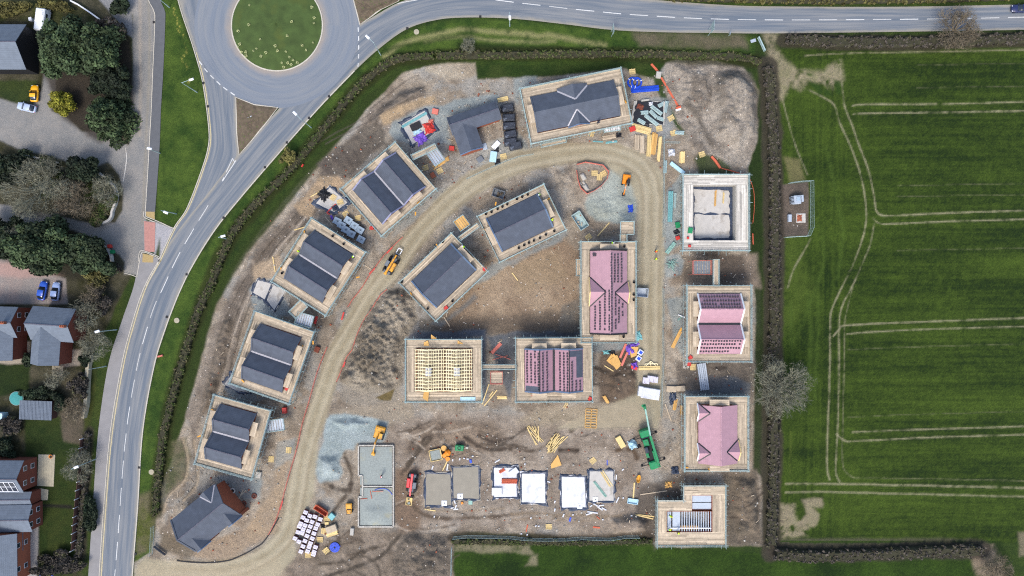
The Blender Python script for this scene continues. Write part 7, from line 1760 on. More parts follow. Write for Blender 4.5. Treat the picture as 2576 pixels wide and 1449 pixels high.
# ------------------------------------------------------------------ cars
def car(q, a, paint, label, L_=4.2, W_=1.75, Hh=1.48, kind='hatch'):
    M.setdefault(paint[0], mat(paint[0], paint[1], 0.3, 0.04, 1, spec=0.5))
    m = paint[0]; t = thing('parked_car', label, 'car', G(q), a, 'parked cars'); h = L_/2; w = W_/2
    def loft(secs):
        mb = MB(); vs = []; n = 10
        for x, hw, z0, z1, r in secs:
            for k in range(n):
                an = 2*math.pi*(k+0.5)/n; cx_, cz = math.cos(an), math.sin(an); e = 0.55
                vs.append((x, hw*math.copysign(abs(cx_)**e,cx_), (z0+z1)/2+(z1-z0)/2*math.copysign(abs(cz)**e,cz)))
        fs = [(i*n+k, (i+1)*n+k, (i+1)*n+(k+1)%n, i*n+(k+1)%n) for i in range(len(secs)-1) for k in range(n)]+[tuple(range(n)), tuple((len(secs)-1)*n+k for k in range(n-1,-1,-1))]
        mb.add(vs, fs); return mb
    loft([(h,w*0.62,0.35,0.62,0),(h-0.18,w*0.86,0.25,0.80,0),(h-0.9,w,0.22,0.96,0),(0.3,w,0.2,1.0,0),(-h+0.8,w,0.22,1.0,0),(-h+0.15,w*0.92,0.28,0.98,0),(-h,w*0.75,0.4,0.85,0)]).build('body', m, t, True)
    r0 = -h+0.25 if kind == 'hatch' else -h+0.75
    loft([(h-1.25,w*0.72,0.85,0.98,0),(h-1.95,w*0.80,0.85,Hh-0.06,0),(0.0,w*0.82,0.85,Hh-0.02,0),(r0+0.6,w*0.78,0.85,Hh-0.08,0),(r0,w*0.70,0.85,1.0,0)]).build('windows', 'glass', t, True)
    mb = MB(); mb.rbox(((h-2.0+r0+0.7)/2,0,Hh-0.02),(abs(h-2.0-r0-0.7),W_*0.76,0.07),0.035); mb.build('roof', m, t, True)
    for x in (h-0.8,-h+0.75):
        for y in (-w+0.1,w-0.1): wheel(t,(x,y,0.31),0.31,0.2)
    for y in (-w*0.62,w*0.62):
        mb = MB(); mb.rbox((h-0.2,y,0.68),(0.25,0.3,0.14),0.05); mb.build('headlight','whitep',t); mb = MB(); mb.rbox((-h+0.08,y*1.1,0.75),(0.15,0.25,0.18),0.05); mb.build('tail_light','plast_r',t)
        mb = MB(); mb.rbox((h-1.45,y*1.78,0.95),(0.16,0.14,0.12),0.04); mb.build('mirror', m, t)
    return t
car((92,237), R(88), ('yellow car paint',(246,178,24)), 'bright yellow car parked on the pebbled driveway', 3.75)
car((72,272), R(166), ('silver car paint',(178,192,214)), 'silver estate car parked across the driveway below the yellow car', 4.3)
car((112,731), R(80), ('blue car paint',(40,86,188)), 'deep blue car parked in the block paved yard', 4.3)
car((145,733), R(84), ('pale blue car paint',(150,172,214)), 'pale blue car parked right of the deep blue one', 4.2)
car((2566,24), R(180), ('navy car paint',(36,44,84)), 'dark navy car driving on the main road at the right edge', 4.6)['group'] = 'cars on the road'
t = thing('campervan', 'white campervan beside the big evergreen trees', 'van', G((118,55)), R(-97)); mb = MB(); mb.rbox((0.3,0,1.55),(5.0,2.15,2.3),0.2,0,1,0.96); mb.build('body','whitep',t); mb = MB(); mb.rbox((-2.6,0,1.2),(1.0,2.0,1.5),0.3,0,1,0.85); mb.build('cab','whitep',t); mb = MB(); mb.rbox((-2.45,0,1.75),(0.5,1.7,0.6),0.1,0,1,0.8); mb.build('windscreen','glass',t); mb = MB(); mb.rbox((-1.0,0.3,2.75),(1.1,0.9,0.14),0.05); mb.build('roof_hatch','whitep',t); mb = MB(); mb.rbox((0.9,1.04,1.8),(1.2,0.06,0.6),0.02); mb.rbox((-0.7,1.04,1.8),(0.9,0.06,0.6),0.02); mb.build('side_window','glass',t)
for x in (-1.9,1.7):
    for y in (-0.9,0.9): wheel(t,(x,y,0.36),0.36,0.25)
# ------------------------------------------------------------------ neighbours' houses
GRN = 'older houses along the left edge'
def old_house(label, roof, axis='x', he=4.8, pitch=35, m='slate_l', wall='brick_d', chim=(), wings=(), win='SE', ridge='ridge', extra=None):
    fr = Frame(roof, he); W, D = fr.W, fr.D; span = D if axis == 'x' else W; rise = span/2*math.tan(R(pitch))
    t = thing('brick_house', label, 'house', fr.loc, fr.a, GRN)
    gable_walls(t, -W/2, W/2, -D/2, D/2, he, rise, axis, 1, wall)
    rf = roof_part(t, (0,0), W if axis == 'x' else D, span, he, rise, 0 if axis == 'x' else R(90), m, ridge, 'roof', None)
    for u in chim:
        mb = MB(); mb.cb((u*W/2,0,rise+0.3),(0.9,0.55,1.2)); c = mb.build('chimney', 'brick', rf); mb = MB()
        for s_ in (-0.2,0.2): mb.lathe([(0.12,0),(0.1,0.35)],(u*W/2+s_,0,rise+0.9),8)
        mb.build('chimney_pot', 'brick', rf)
    for cg in wings:
        side, pk, hw, proj = cg; p = fr.local(pk, he+rise*0.8); u, v = (p.x, abs(p.y)) if axis == 'x' else (p.y, abs(p.x))
        cross_gable(t, axis, side, u, v, hw, span, he, rise, proj, m, None, None, wall)
    if win: chimneyless_windows(t, fr, he, win, n=2)
    return t, fr, rise
old_house('brick house with a long south wing over the back lawn', [(78,771),(176,777),(200,862),(82,853)], 'x', chim=(0.85,), wings=[(-1,(103,822),3.1,5.2)], win='')
old_house('brick house cut by the frame, left of the one with the south wing', [(-70,769),(47,772),(42,850),(-70,846)], 'x', chim=(0.75,), wings=[(-1,(-20,822),3.3,5.0)], win='E')
old_house('dark roofed house at the top left beside the campervan', [(-80,60),(68,62),(64,174),(-80,175)], 'x', he=4.6, m='slate_l', wall='black', win='')
th = old_house('brick house with white framed solar panels on its roof', [(-90,1157),(64,1160),(56,1238),(-90,1240)], 'x', he=4.8, win='E', m='slate_l')
t, fr, rise = th
def roof_panel(fr, t, x0, x1, f0, f1, side, he, rise):
    D = fr.D/2; g = MB(); fm = MB()
    def at(x, f, up=0.08): return Vector((x, side*D*f, he+rise*(1-f)+up))
    c4 = [at(x0,f0),at(x1,f0),at(x1,f1),at(x0,f1)]; g.add(c4, [(0,1,2,3) if side > 0 else (3,2,1,0)]); o = g.build('solar_panel','pvframe',t)
    if o.data.polygons[0].normal.z < 0: o.data.flip_normals()
    for k in range(5): x = x0+(x1-x0)*k/4; fm.bar(at(x,f0,0.12),at(x,f1,0.12),0.1,0.05)
    for k in range(3): f = f0+(f1-f0)*k/2; fm.bar(at(x0,f,0.12),at(x1,f,0.12),0.1,0.05)
    fm.build('panel_frame','whitep',o)
roof_panel(fr, t, 1.2, 5.6, 0.2, 0.9, -1, 4.8, rise)
old_house('low linking house with ribbed skylight strip below the solar panels', [(-90,1240),(74,1238),(86,1272),(-90,1276)], 'x', he=3.6, pitch=24, win='')
old_house('grey roofed house wing facing the long lawn', [(-60,1272),(84,1270),(78,1338),(-60,1340)], 'x', he=4.0, pitch=24, win='E')
old_house('brick house with plain pale grey roof in the bottom left corner', [(-90,1344),(46,1342),(40,1470),(-90,1470)], 'y', he=4.8, pitch=24, m='slate_l', win='E', wall='brick')
mb = MB(); A = Vector((0,0,0)); mb.box(-1.05,-2.0,2.5,1.05,2.0,2.62); mb.box(-1.0,-1.9,0,0.9,1.9,2.5)
tag(o := mb.build('lean_to','slate_l'), 'grey lean to roof against the bottom left brick house', 'lean-to'); o.location = P((66,1352))
t = thing('garden_shed', 'grey ribbed metal shed on the garden beside the trampoline', 'shed', P((106,1028)), R(-2)); mb = MB(); mb.box(-3.4,-1.9,0,3.4,1.9,2.1); mb.build('wall','fencew',t); mb = MB()
for k in range(24): mb.box(-3.6+0.3*k,-2.1,2.1,-3.6+0.3*k+0.24,2.1,2.2+0.02*(k%2)); 
mb.build('roof','slate_l',t)
t = thing('trampoline', 'round teal covered trampoline on the back lawn', 'trampoline', P((47,1001)), 0); mb = MB(); mb.lathe([(1.5,0.7),(1.45,0.85),(0.8,0.92),(0.05,0.97)],(0,0,0),28); mb.build('cover','trampo',t); mb = MB(); mb.torus((0,0,0.72),1.52,0.05,28,6); 
for k in range(6): mb.tube((1.5*math.cos(k),1.5*math.sin(k),0),(1.5*math.cos(k),1.5*math.sin(k),0.7),0.03,5)
mb.build('frame','galv',t)
t = thing('greenhouse', 'small glass greenhouse at the left edge beside the shed', 'greenhouse', P((6,1054)), R(-3)); mb = MB(); mb.rbox((0,0,1.0),(2.6,3.2,2.0),0.05); mb.build('glazing','ltblue',t); mb = MB()
for y in (-1.6,-0.8,0,0.8,1.6): mb.bar((-1.3,y,2.02),(1.3,y,2.02),0.06,0.06)
for x in (-1.3,0,1.3): mb.bar((x,-1.6,2.03),(x,1.6,2.03),0.06,0.06)
mb.build('frame','whitep',t)
mb = MB(); mb.torus((0,0,1.3),2.3,0.09,36,6)
for k in range(6): mb.tube((2.3*math.cos(k),2.3*math.sin(k),0),(2.3*math.cos(k),2.3*math.sin(k),1.3),0.05,5)
solo('pool_ring', mb, 'plast_b', 'blue trampoline rim at the bottom edge of the long lawn', 'trampoline', P((126,1463)))
def terrace(q4, label, z=0.06): 
    w = [P(q) for q in q4]; c = sum(w,Vector())/4; mb = MB(); mb.prism([(p.x-c.x,p.y-c.y) for p in w],-0.1,z); flat(mpoly(q4,2,0),-0.05); o = mb.build('patio','patio'); o.location = (c.x,c.y,0); struct(o)
terrace([(97,1143),(139,1144),(135,1224),(94,1222)], ''); terrace([(100,1228),(122,1232),(120,1258),(98,1258)],''); terrace([(132,920),(160,921),(158,948),(131,946)],'')
t = thing('fire_pit', 'orange rimmed fire pit on the corner of the patio', 'fire pit', P(T(0,3,518,243))); mb = MB(); mb.lathe([(0.2,0),(0.45,0.35),(0.4,0.36),(0.2,0.1)],(0,0,0),14); mb.build('bowl','orange',t); mb = MB(); mb.lathe([(0.3,0.2),(0.3,0.24)],(0,0,0),12); mb.build('ash','dark',t)
for q, m, lab in (((280,620),'plast_r','red litter bin on the corner of the driveway wall'),((287,634),'green','green wheelie bin beside the driveway wall'),((83,52),'whitep','white satellite dish shaped tub left of the campervan'),((88,95),'green','dark green wheelie bin beside the dark roofed house')):
    mb = MB(); mb.rbox((0,0,0.5),(0.62,0.7,1.0),0.06,0,1,1.1); mb.rbox((0.02,0,1.04),(0.7,0.8,0.08),0.03); o = solo('wheelie_bin', mb, m, lab, 'bin', P(q), 0.2)
# ------------------------------------------------------------------ garden walls and fences
def wall(name, pts, w, h, m, label, cat='wall', sm=5): 
    o = strip(name, pts, w, -0.1, h, m, sm, False); return tag(o, label, cat)
wall('garden_wall', Tq(0,1,[(1000,290),(1090,360),(1160,430),(1185,520),(1175,600),(1145,680),(1140,720),(1110,770),(1040,800)]), 0.45, 0.9, 'conc', 'curved pale stone wall round the bare tree garden')
wall('garden_wall', Tq(0,1,[(1040,1020),(1100,1060),(1130,1120),(1140,1185)]), 0.45, 0.9, 'conc', 'short curved stone wall by the bins')
wall('garden_wall', [(182,5),(200,14),(232,35),(262,57)], 0.3, 0.9, 'whitep', 'white topped wall along the upper driveway', sm=0)
wall('garden_wall', Tq(0,1,[(235,105),(400,145),(595,190)]), 0.3, 0.7, 'conc', 'low wall along the top of the bare tree garden', sm=0)
wall('garden_wall', Tq(0,2,[(920,670),(905,850),(895,1000),(890,1150),(860,1300)]), 0.75, 1.3, 'patio', 'mossy brick wall between the gardens and the road verge')
ft = thing('garden_fence', 'dark panel fence with white posts between the long lawn and the road', 'fence', P((200,1240)))
fa = [T(0,3,*p) for p in ((858,55),(848,145),(843,225),(825,480),(815,565),(805,655),(795,740),(790,830),(780,910),(775,995),(770,1080),(762,1170))]
base = P((200,1240))
for k in range(len(fa)-1):
    A, B_ = P(fa[k])-base, P(fa[k+1])-base; mb = MB(); mb.bar(A+Vector((0,0,0.9)),B_+Vector((0,0,0.9)),0.06,1.8); mb.build('fence_panel','fencew',ft)
for a in fa:
    A = P(a)-base; mb = MB(); mb.box(A.x-0.07,A.y-0.07,0,A.x+0.07,A.y+0.07,2.1); mb.build('post','whitep',ft)
def wire_fence(label, pts, h=1.8, step=3.2, m='galv', mesh=True, panel=False, group='wire site fences', name='wire_fence', rail_r=0.03, postr=0.04):
    pts = resample(pts, step/S); base = G((pts[0].x,pts[0].y)); t = thing(name, label, 'fence', base, 0, group); W_ = [P((p.x,p.y))-Vector((base.x,base.y,0)) for p in pts]
    for w in W_:
        mb = MB(); mb.tube(w, w+Vector((0,0,h)), postr, 5); mb.build('post', m, t)
    for a, b in zip(W_[:-1],W_[1:]):
        mb = MB()
        for z in ((0.1,h) if not panel else (0.15,h)): mb.tube(a+Vector((0,0,z)), b+Vector((0,0,z)), rail_r, 4)
        if mesh:
            n = 9
            for k in range(1,n): mb.tube(a.lerp(b,k/n)+Vector((0,0,0.1)), a.lerp(b,k/n)+Vector((0,0,h)), 0.012, 3)
            for z in (0.7,1.2): mb.tube(a+Vector((0,0,z)), b+Vector((0,0,z)), 0.012, 3)
        if panel: mb.bar(a+Vector((0,0,h*0.55)), b+Vector((0,0,h*0.55)), 0.03, h*0.85)
        mb.build('mesh_panel' if not panel else 'barrier_panel', m, t)
    return t
wire_fence('wire mesh fence along the lower edge of the site left of the joist house', Tq(1,3,[(1985,1050),(2140,1035),(2300,1040),(2576,1045)])+Tq(2,3,[(190,1070),(350,1065),(510,1070),(720,1050),(960,1070),(1100,1040),(1290,1040)]))
wire_fence('short wire fence down the edge of the lower grass field', Tq(1,3,[(1970,1150),(1965,1449)]))
wire_fence('long wire fence beside the straight haul road', [(1668,345),(1668,480),(1667,600)], h=1.5); wire_fence('wire fence line down the right of the lower haul road', Tq(2,2,[(1515,0),(1518,200),(1512,500),(1520,700),(1500,1000),(1495,1380)]), h=1.5)
wire_fence('wire fence along the outer curve of the haul road', Tq(1,1,[(2120,355),(2300,270),(2480,190)])+Tq(2,1,[(10,145),(150,110),(300,105)]), h=1.2)
wire_fence('wire fence running right from the timber row', Tq(2,0,[(1530,1440),(1740,1445)]), h=1.6); wire_fence('three sided wire fence round the transformer at the field edge', [(1982,462),(2038,455),(2039,594),(1968,598)], h=2.0, step=2.6)
wire_fence('wire fence at the entrance corner below the hedge end', Tq(0,3,[(1550,940),(1545,1100),(1535,1230)]), h=1.6); wire_fence('curved dark barrier below the finished brick house', Tq(0,3,[(1560,1140),(1620,1190),(1700,1240),(1790,1285)]), h=1.0, m='grey', mesh=False, panel=True)
CB = dict(h=0.75, step=2.0, m='coral', mesh=False, panel=False, group='red plastic barriers along the haul road', name='barrier_fence', rail_r=0.05, postr=0.05)
wire_fence('red plastic barrier along the left of the lower haul road', Tq(1,2,[(720,590),(650,760),(610,870),(560,1060),(520,1200),(480,1320),(450,1449)])+Tq(1,3,[(440,60),(400,220),(350,380),(300,560),(260,720),(200,900),(100,1080)]), **CB)
wire_fence('red plastic barrier along the left of the upper haul road', Tq(1,1,[(1480,935),(1400,1010),(1290,1120),(1200,1240),(1130,1340),(1070,1448)])+Tq(1,2,[(970,120),(890,250)]), **CB)
wire_fence('red plastic barrier between the haul road and the dark earth heap', Tq(1,2,[(1320,10),(1230,90),(1180,200),(1110,280),(1040,410),(1000,520),(985,600),(900,710),(870,810),(810,950)]), **CB)
CB['panel'] = True; CB['h'] = 1.0; CB['m'] = 'coral'
wire_fence('ring of red and white barriers round the broken stones', Tq(2,1,[(650,210),(730,185),(930,220),(990,310),(900,420),(765,515),(690,450),(645,310),(650,210)]), **CB)
for a, b, lab in ((T(1,2,890,240),T(1,2,868,320),'solid red barrier board at the haul road edge below the upper barrier'),(T(1,1,1375,1040),T(1,1,1320,1100),'solid red barrier board in the upper haul road barrier'),(T(1,3,275,680),T(1,3,250,770),'solid red barrier board in the lower haul road barrier'),(T(1,2,900,740),T(1,2,885,790),'solid red barrier board beside the earth heap'),(T(1,1,1200,1250),T(1,1,1145,1310),'solid red barrier board beside the yellow telehandler')):
    plank(a, b, lab, m='plast_r', w=0.35, z=0.6)
wall('site_kerb', Tq(0,3,[(1780,1290),(1900,1305),(2100,1312),(2300,1290),(2450,1230),(2576,1160)])+Tq(1,3,[(70,1110),(150,1000),(230,860)]), 0.25, 0.12, 'dark', 'dark kerb edging round the bend of the haul road entrance', 'kerb')
# stones in the ring
for k, (x, y, s_) in enumerate(((715,330,1.5),(740,440,1.6),(720,390,0.8),(690,400,0.7),(900,445,0.6))):
    mb = MB(); mb.rbox((0,0,s_*0.2),(s_*0.7,s_*1.1,s_*0.45),s_*0.15,0.2,1,0.8); solo('boulder', mb, 'block', ('long pale boulder at the upper left of the barrier ring','large boulder low in the barrier ring','middle sized boulder in the barrier ring','small boulder at the left of the barrier ring','pale boulder outside the lower side of the barrier ring')[k], 'boulder', G(T(2,1,x,y)), 0.3)
pallet(T(2,1,830,295), 0.0, 'dark pallet inside the barrier ring'); pallet(T(2,1,920,300), 0.5, 'manhole cover like pallet at the right inside the barrier ring'); pallet(T(2,1,880,335), 1.5, 'small pallet low inside the barrier ring')
# transformer compound
t = thing('transformer', 'blue grey transformer with cooling fins in the fenced plot', 'transformer', P((1999,504)), R(4)); mb = MB(); mb.rbox((0.1,0,0.8),(1.5,1.9,1.5),0.1); mb.build('tank','steel',t); mb = MB()
for k in range(6): mb = MB(); mb.box(-1.3,-0.85+0.3*k,0.3,-0.6,-0.75+0.3*k,1.4); mb.build('cooling_fin','steel',t)
mb = MB(); mb.rbox((1.2,0.2,0.9),(0.5,1.5,1.3),0.06); mb.build('switch_box','steel',t); mb = MB(); mb.rbox((0.2,0.1,1.6),(0.8,1.0,0.14),0.04); mb.build('lid','gwrap',t)
block('meter_box', T(3,1,208,748), (0.75,1.6,0.9), 0, 'steel', 'small blue grey cabinet standing in the fenced plot', 'cabinet'); block('concrete_base', T(3,1,330,745), (2.1,2.1,0.12), 0.02, 'conc', 'square concrete base beside the fence of the plot', 'base'); crumple('rubble', T(3,1,315,745), 1.2, 1.6, 0, 'brick', 'brick rubble on the square concrete base', z=0.12, h=0.3)
fill(mpoly([(1958,465),(2034,458),(2034,592),(1960,598)],3,3), (104,90,76), c2=(88,78,66), lab=SITE); fill(mpoly([(1975,395),(2010,400),(2030,455),(1985,460)],6,8), (118,110,62), 0.7)
# ------------------------------------------------------------------ lamps and signs
def lamp(label, base, head, h=8.0, hh=None, head_m='whitep', headless=False):
    b = P(base); t = thing('street_lamp', label, 'street lamp', b, 0, 'street lamps'); mb = MB(); mb.tube((0,0,0),(0,0,1.4),0.13,8,1,0.12); mb.tube((0,0,1.4),(0,0,h),0.10,8,1,0.06); mb.build('column','galv',t)
    if headless: return t
    hp = P(head, h+0.1)-b; hp.z = h+0.15; mb = MB(); mb.tube((0,0,h-0.02),(hp.x*0.85,hp.y*0.85,h+0.12),0.05,6); mb.build('arm','galv',t)
    d = Vector((hp.x,hp.y,0)); a = math.atan2(d.y,d.x); mb = MB(); mb.rbox((hp.x,hp.y,h+0.12),(1.05,0.5,0.2),0.08,a); mb.build('lantern',head_m,t); return t
lamp('lamp on the daffodil verge left of the roundabout', T(0,0,1985,930), T(0,0,1925,800), 7.6); lamp('lamp leaning over the give way line right of the roundabout', T(1,0,1255,555), T(1,0,1122,372), 8); lamp('lamp beside the main road near the triangular bed', T(1,0,558,1285), T(1,0,392,1140), 8)
lamp('lamp on the top verge above the long slate house', T(1,0,2553,265), T(1,0,2555,178), 8); lamp('slim lamp straddling the dark footpath', T(0,1,1610,92), T(0,1,1503,45), 6); lamp('lamp at the tip of the verge by the red crossing', T(0,1,1775,702), T(0,1,1668,688), 7)
lamp('lamp hidden in bare branches on the lower left verge', T(0,2,1175,418), T(0,2,978,436), 8); lamp('lamp above the long lawn reaching back from the road', T(0,3,965,270), T(0,3,767,352), 9); lamp('unlit pole on the lower left verge beside the mossy wall', T(0,2,1068,785), None, 6.5, headless=True); lamp('pole at the top of the footpath by the frame edge', T(0,0,1705,75), None, 7, headless=True)
lamp('lamp head rising from the roadside hedge', (572,601), (561,594), 5)
def sign(label, q, a, h=3.2, w=1.2, ph=1.1, m='steel'):
    t = thing('road_sign', label, 'sign', P(q), a, 'road signs'); mb = MB()
    for x in (-w*0.3,w*0.3): mb.tube((x,0,0),(x,0,h),0.05,6)
    mb.build('post','galv',t); mb = MB(); mb.box(-w/2,-0.03,h-ph,w/2,0.03,h); mb.build('panel',m,t)
sign('tall road sign standing side on by the top verge', T(2,0,998,345), R(95), 4.2, 1.8, 1.8, 'galv'); sign('road sign frame near the field entrance', T(2,0,1970,335), R(88), 5.2, 2.0, 2.2, 'galv'); sign('small sign by the top road left of the field entrance', T(2,0,2180,350), R(85), 1.6, 0.8, 0.8)
t = thing('site_gate', 'galvanised gate standing open at the field entrance', 'gate', P(T(2,0,2500,455)), R(-65)); mb = MB()
for z in (0.2,0.5,0.8,1.1): mb.tube((-1.7,0,z),(1.7,0,z),0.045,5)
for x in (-1.7,0,1.7): mb.tube((x,0,0.1),(x,0,1.2),0.05,5)
mb.bar((-1.7,0,1.15),(1.7,0,1.15),0.25,0.08); mb.build('gate_leaf','galv',t)
block('litter', T(2,0,2425,412), (1.2,0.7,0.3), 0.3, 'steel', 'grey blocks heaped by the field entrance', 'blocks'); block('board_sign', T(0,2,1617,682), (1.2,0.4,0.4), R(15), 'coral', 'red and white board lying on the verge of the main road', 'board'); block('red_marker', T(1,1,470,218), (0.3,0.7,0.4), R(-30), 'plast_r', 'small red marker at the hedge foot near the olive shrub', 'marker')
crumple('plastic_sheet', T(0,0,2520,1175), 1.2, 2.4, R(-25), 'steel', 'crumpled grey sheet lying on the planted triangle')
mb = MB(); mb.lathe([(0.6,0),(0.6,0.12),(0.5,0.13)],(0,0,0),18); mh = solo('manhole_cover', mb, 'patio', 'round buff manhole cover on the lower verge', 'manhole', P(T(0,2,1780,325),0.0)); dup(mh, P(T(1,0,1615,322)), 0, 'round buff manhole cover on the top verge right of the lamp'); dup(mh, P(T(0,3,1525,400)), 0, 'round buff manhole cover at the bottom end of the verge')
# ------------------------------------------------------------------ trees, shrubs and hedges
def leaf_mesh(name, m, parent, blobs, n, size, tint=(0.6,1.35), flat_=0.5, asp=1.0, seed=0):
    """many small leaf clumps filling a set of ellipsoids (x,y,z,rx,ry,rz)"""
    r = np.random.default_rng(seed); vol = np.array([b[3]*b[4]*b[5] for b in blobs])**0.7; pb = vol/vol.sum()
    k = r.choice(len(blobs), n, p=pb); B = np.array(blobs)[k]
    d = r.normal(size=(n,3)); d /= np.linalg.norm(d,axis=1)[:,None]; rad = (0.55+0.45*r.random(n)**0.5)*(1+0.10*r.normal(size=n))
    c = B[:,:3]+d*rad[:,None]*B[:,3:6]; c[:,2] = np.maximum(c[:,2],0.1)
    nm = d+r.normal(size=(n,3))*flat_; nm /= np.linalg.norm(nm,axis=1)[:,None]
    u = np.cross(nm, r.normal(size=(n,3))); u /= np.linalg.norm(u,axis=1)[:,None]; v = np.cross(nm,u)
    s_ = size*(0.6+0.8*r.random(n)); a = s_[:,None]*u; b = (s_*(0.45+0.4*r.random(n))*asp)[:,None]*v
    co = np.stack([c-a,c+b*0.9,c+a,c-b*0.9],1).reshape(-1,3).astype(np.float32)
    bt = r.uniform(*tint,size=len(blobs))[k]*r.uniform(0.75,1.25,size=n)
    me = bpy.data.meshes.new(name); me.vertices.add(4*n); me.vertices.foreach_set('co',co.ravel()); me.loops.add(4*n); me.loops.foreach_set('vertex_index',np.arange(4*n,dtype=np.int32)); me.polygons.add(n); me.polygons.foreach_set('loop_start',np.arange(0,4*n,4,dtype=np.int32)); me.polygons.foreach_set('loop_total',np.full(n,4,dtype=np.int32))
    at = me.attributes.new('tint','FLOAT','FACE'); at.data.foreach_set('value',bt.astype(np.float32)); me.update(calc_edges=True); me.materials.append(M[m]); o = bpy.data.objects.new(name,me); col.objects.link(o)
    if parent is not None: o.parent = parent
    return o
def limbs(parent, h, r, spread, m='bark', n=7, seed=0):
    rr = random.Random(seed); mb = MB(); mb.tube((0,0,-0.1),(0,0,h*0.5),r,8,1,r*0.7); mb.tube((0,0,h*0.5),(0.1,0,h*0.85),r*0.7,7,1,r*0.25)
    for k in range(n):
        a = 2*math.pi*k/n+rr.uniform(-.3,.3); z = h*rr.uniform(0.3,0.65); mb.tube((0,0,z),(math.cos(a)*spread*0.7,math.sin(a)*spread*0.7,z+h*rr.uniform(0.1,0.25)),r*0.4,6,1,r*0.12)
    mb.build('trunk', m, parent)
def leafy(label, q, h, rx, ry, m, n, size=0.42, k=9, seed=1, group='evergreen trees', name='evergreen_tree', cat='tree', tall=1.0, tint=(0.6,1.4)):
    # q: centre of the crown as seen; the trunk stands under it
    k = int(k*1.9); p = P(q, h*0.6); t = thing(name, label, cat, (p.x,p.y,0), 0, group); r = random.Random(seed); bl = []
    for i in range(k):
        a = i*2.4+r.uniform(-.6,.6); d = math.sqrt((i+0.3)/k)*r.uniform(0.6,1.12); z = h*(0.74-0.30*d*d)+r.uniform(-.7,.6); s_ = r.uniform(0.14,0.4)
        bl.append((math.cos(a)*d*rx, math.sin(a)*d*ry, max(z,0.8), rx*s_, ry*s_, h*0.22*r.uniform(0.8,1.2)))
    bl.append((0,0,h*0.5,rx*0.7,ry*0.7,h*0.32))
    limbs(t, h*0.9, 0.12+h*0.022, min(rx,ry)*0.8, seed=seed); leaf_mesh('crown', m, t, bl, int(n*1.5), size*0.78, tint, 0.8, seed=seed); return t
def conifer(label, q, h, r0, m, n, seed, size=0.4, group='evergreen trees'):
    p = P(q, h*0.45); t = thing('conifer_tree', label, 'tree', (p.x,p.y,0), 0, group); r = random.Random(seed); bl = []
    for l in range(9):
        f = l/8; rad = r0*(1-f)**0.8+0.3; k = max(3,int(9*(1-f))+2)
        for i in range(k):
            a = 2*math.pi*i/k+l*0.7+r.uniform(-.25,.25); ln = rad*r.uniform(0.7,1.1)
            for s_ in (0.45,0.8): bl.append((math.cos(a)*ln*s_, math.sin(a)*ln*s_, 0.6+h*0.92*f-ln*s_*0.2, 0.22*rad+0.22, 0.22*rad+0.22, 0.35))
    limbs(t, h*0.9, 0.2, r0*0.5, seed=seed); leaf_mesh('crown', m, t, bl, int(n*1.4), size*0.8, (0.55,1.5), 0.9, seed=seed); return t
S1 = 1/S
leafy('big round evergreen tree right beside the campervan', (150,120), 10, 5.2, 6.0, 'leaf_m', 9000, 0.42, 12, 3)
leafy('broad evergreen tree touching the right side of the big round one', (245,128), 8.5, 5.6, 5.0, 'leaf_m', 8000, 0.42, 11, 5)
leafy('low dark evergreen bush under the broad tree by the service lane', (275,205), 5, 5.5, 4.2, 'leaf_d', 5500, 0.42, 9, 8, tint=(0.4,0.9))
leafy('dark purple brown bush at the top of the evergreen group', (280,75), 4, 4.4, 2.8, 'hedge_d', 3200, 0.4, 7, 9, name='bare_shrub', group='garden shrubs', cat='shrub')
conifer('dark feathery conifer at the bottom of the evergreen group', (262,290), 9, 5.8, 'leaf_m', 8500, 11)
leafy('golden yellow green rounded shrub on the driveway corner', (157,263), 4, 2.9, 2.8, 'leaf_y', 3200, 0.3, 8, 12, name='shrub', group='garden shrubs', cat='shrub')
leafy('dark rounded evergreen in the bare tree garden', (210,428), 6, 3.9, 3.6, 'leaf_d', 4500, 0.4, 8, 14, tint=(0.4,0.8))
leafy('large dark evergreen tree over the block paved yard', (85,620), 11, 7.0, 5.6, 'leaf_m', 11000, 0.45, 13, 17, tint=(0.5,1.3))
leafy('smaller dark evergreen tree right of the large one over the yard', (215,640), 8.5, 5.0, 5.2, 'leaf_m', 8000, 0.42, 11, 19, tint=(0.45,1.1))
leafy('dense dark evergreen at the left edge below the lower driveway', (10,600), 7, 4.0, 5.0, 'leaf_d', 5000, 0.42, 8, 23, tint=(0.5,1.0))
leafy('dark hedge like bushes at the left edge beside the upper garden', (20,430), 5, 5.5, 4.5, 'leaf_d', 5000, 0.42, 9, 24, tint=(0.4,0.9), name='shrub', group='garden shrubs', cat='shrub')
leafy('olive bush below the smaller dark evergreen tree', (245,695), 4, 3.2, 2.5, 'leaf_b', 2600, 0.36, 7, 26, name='shrub', group='garden shrubs', cat='shrub', tint=(0.4,0.8))
leafy('pale olive shrub on the main road verge', (726,393), 3, 2.0, 2.0, 'leaf_b', 2200, 0.2, 7, 28, name='shrub', group='garden shrubs', cat='shrub')
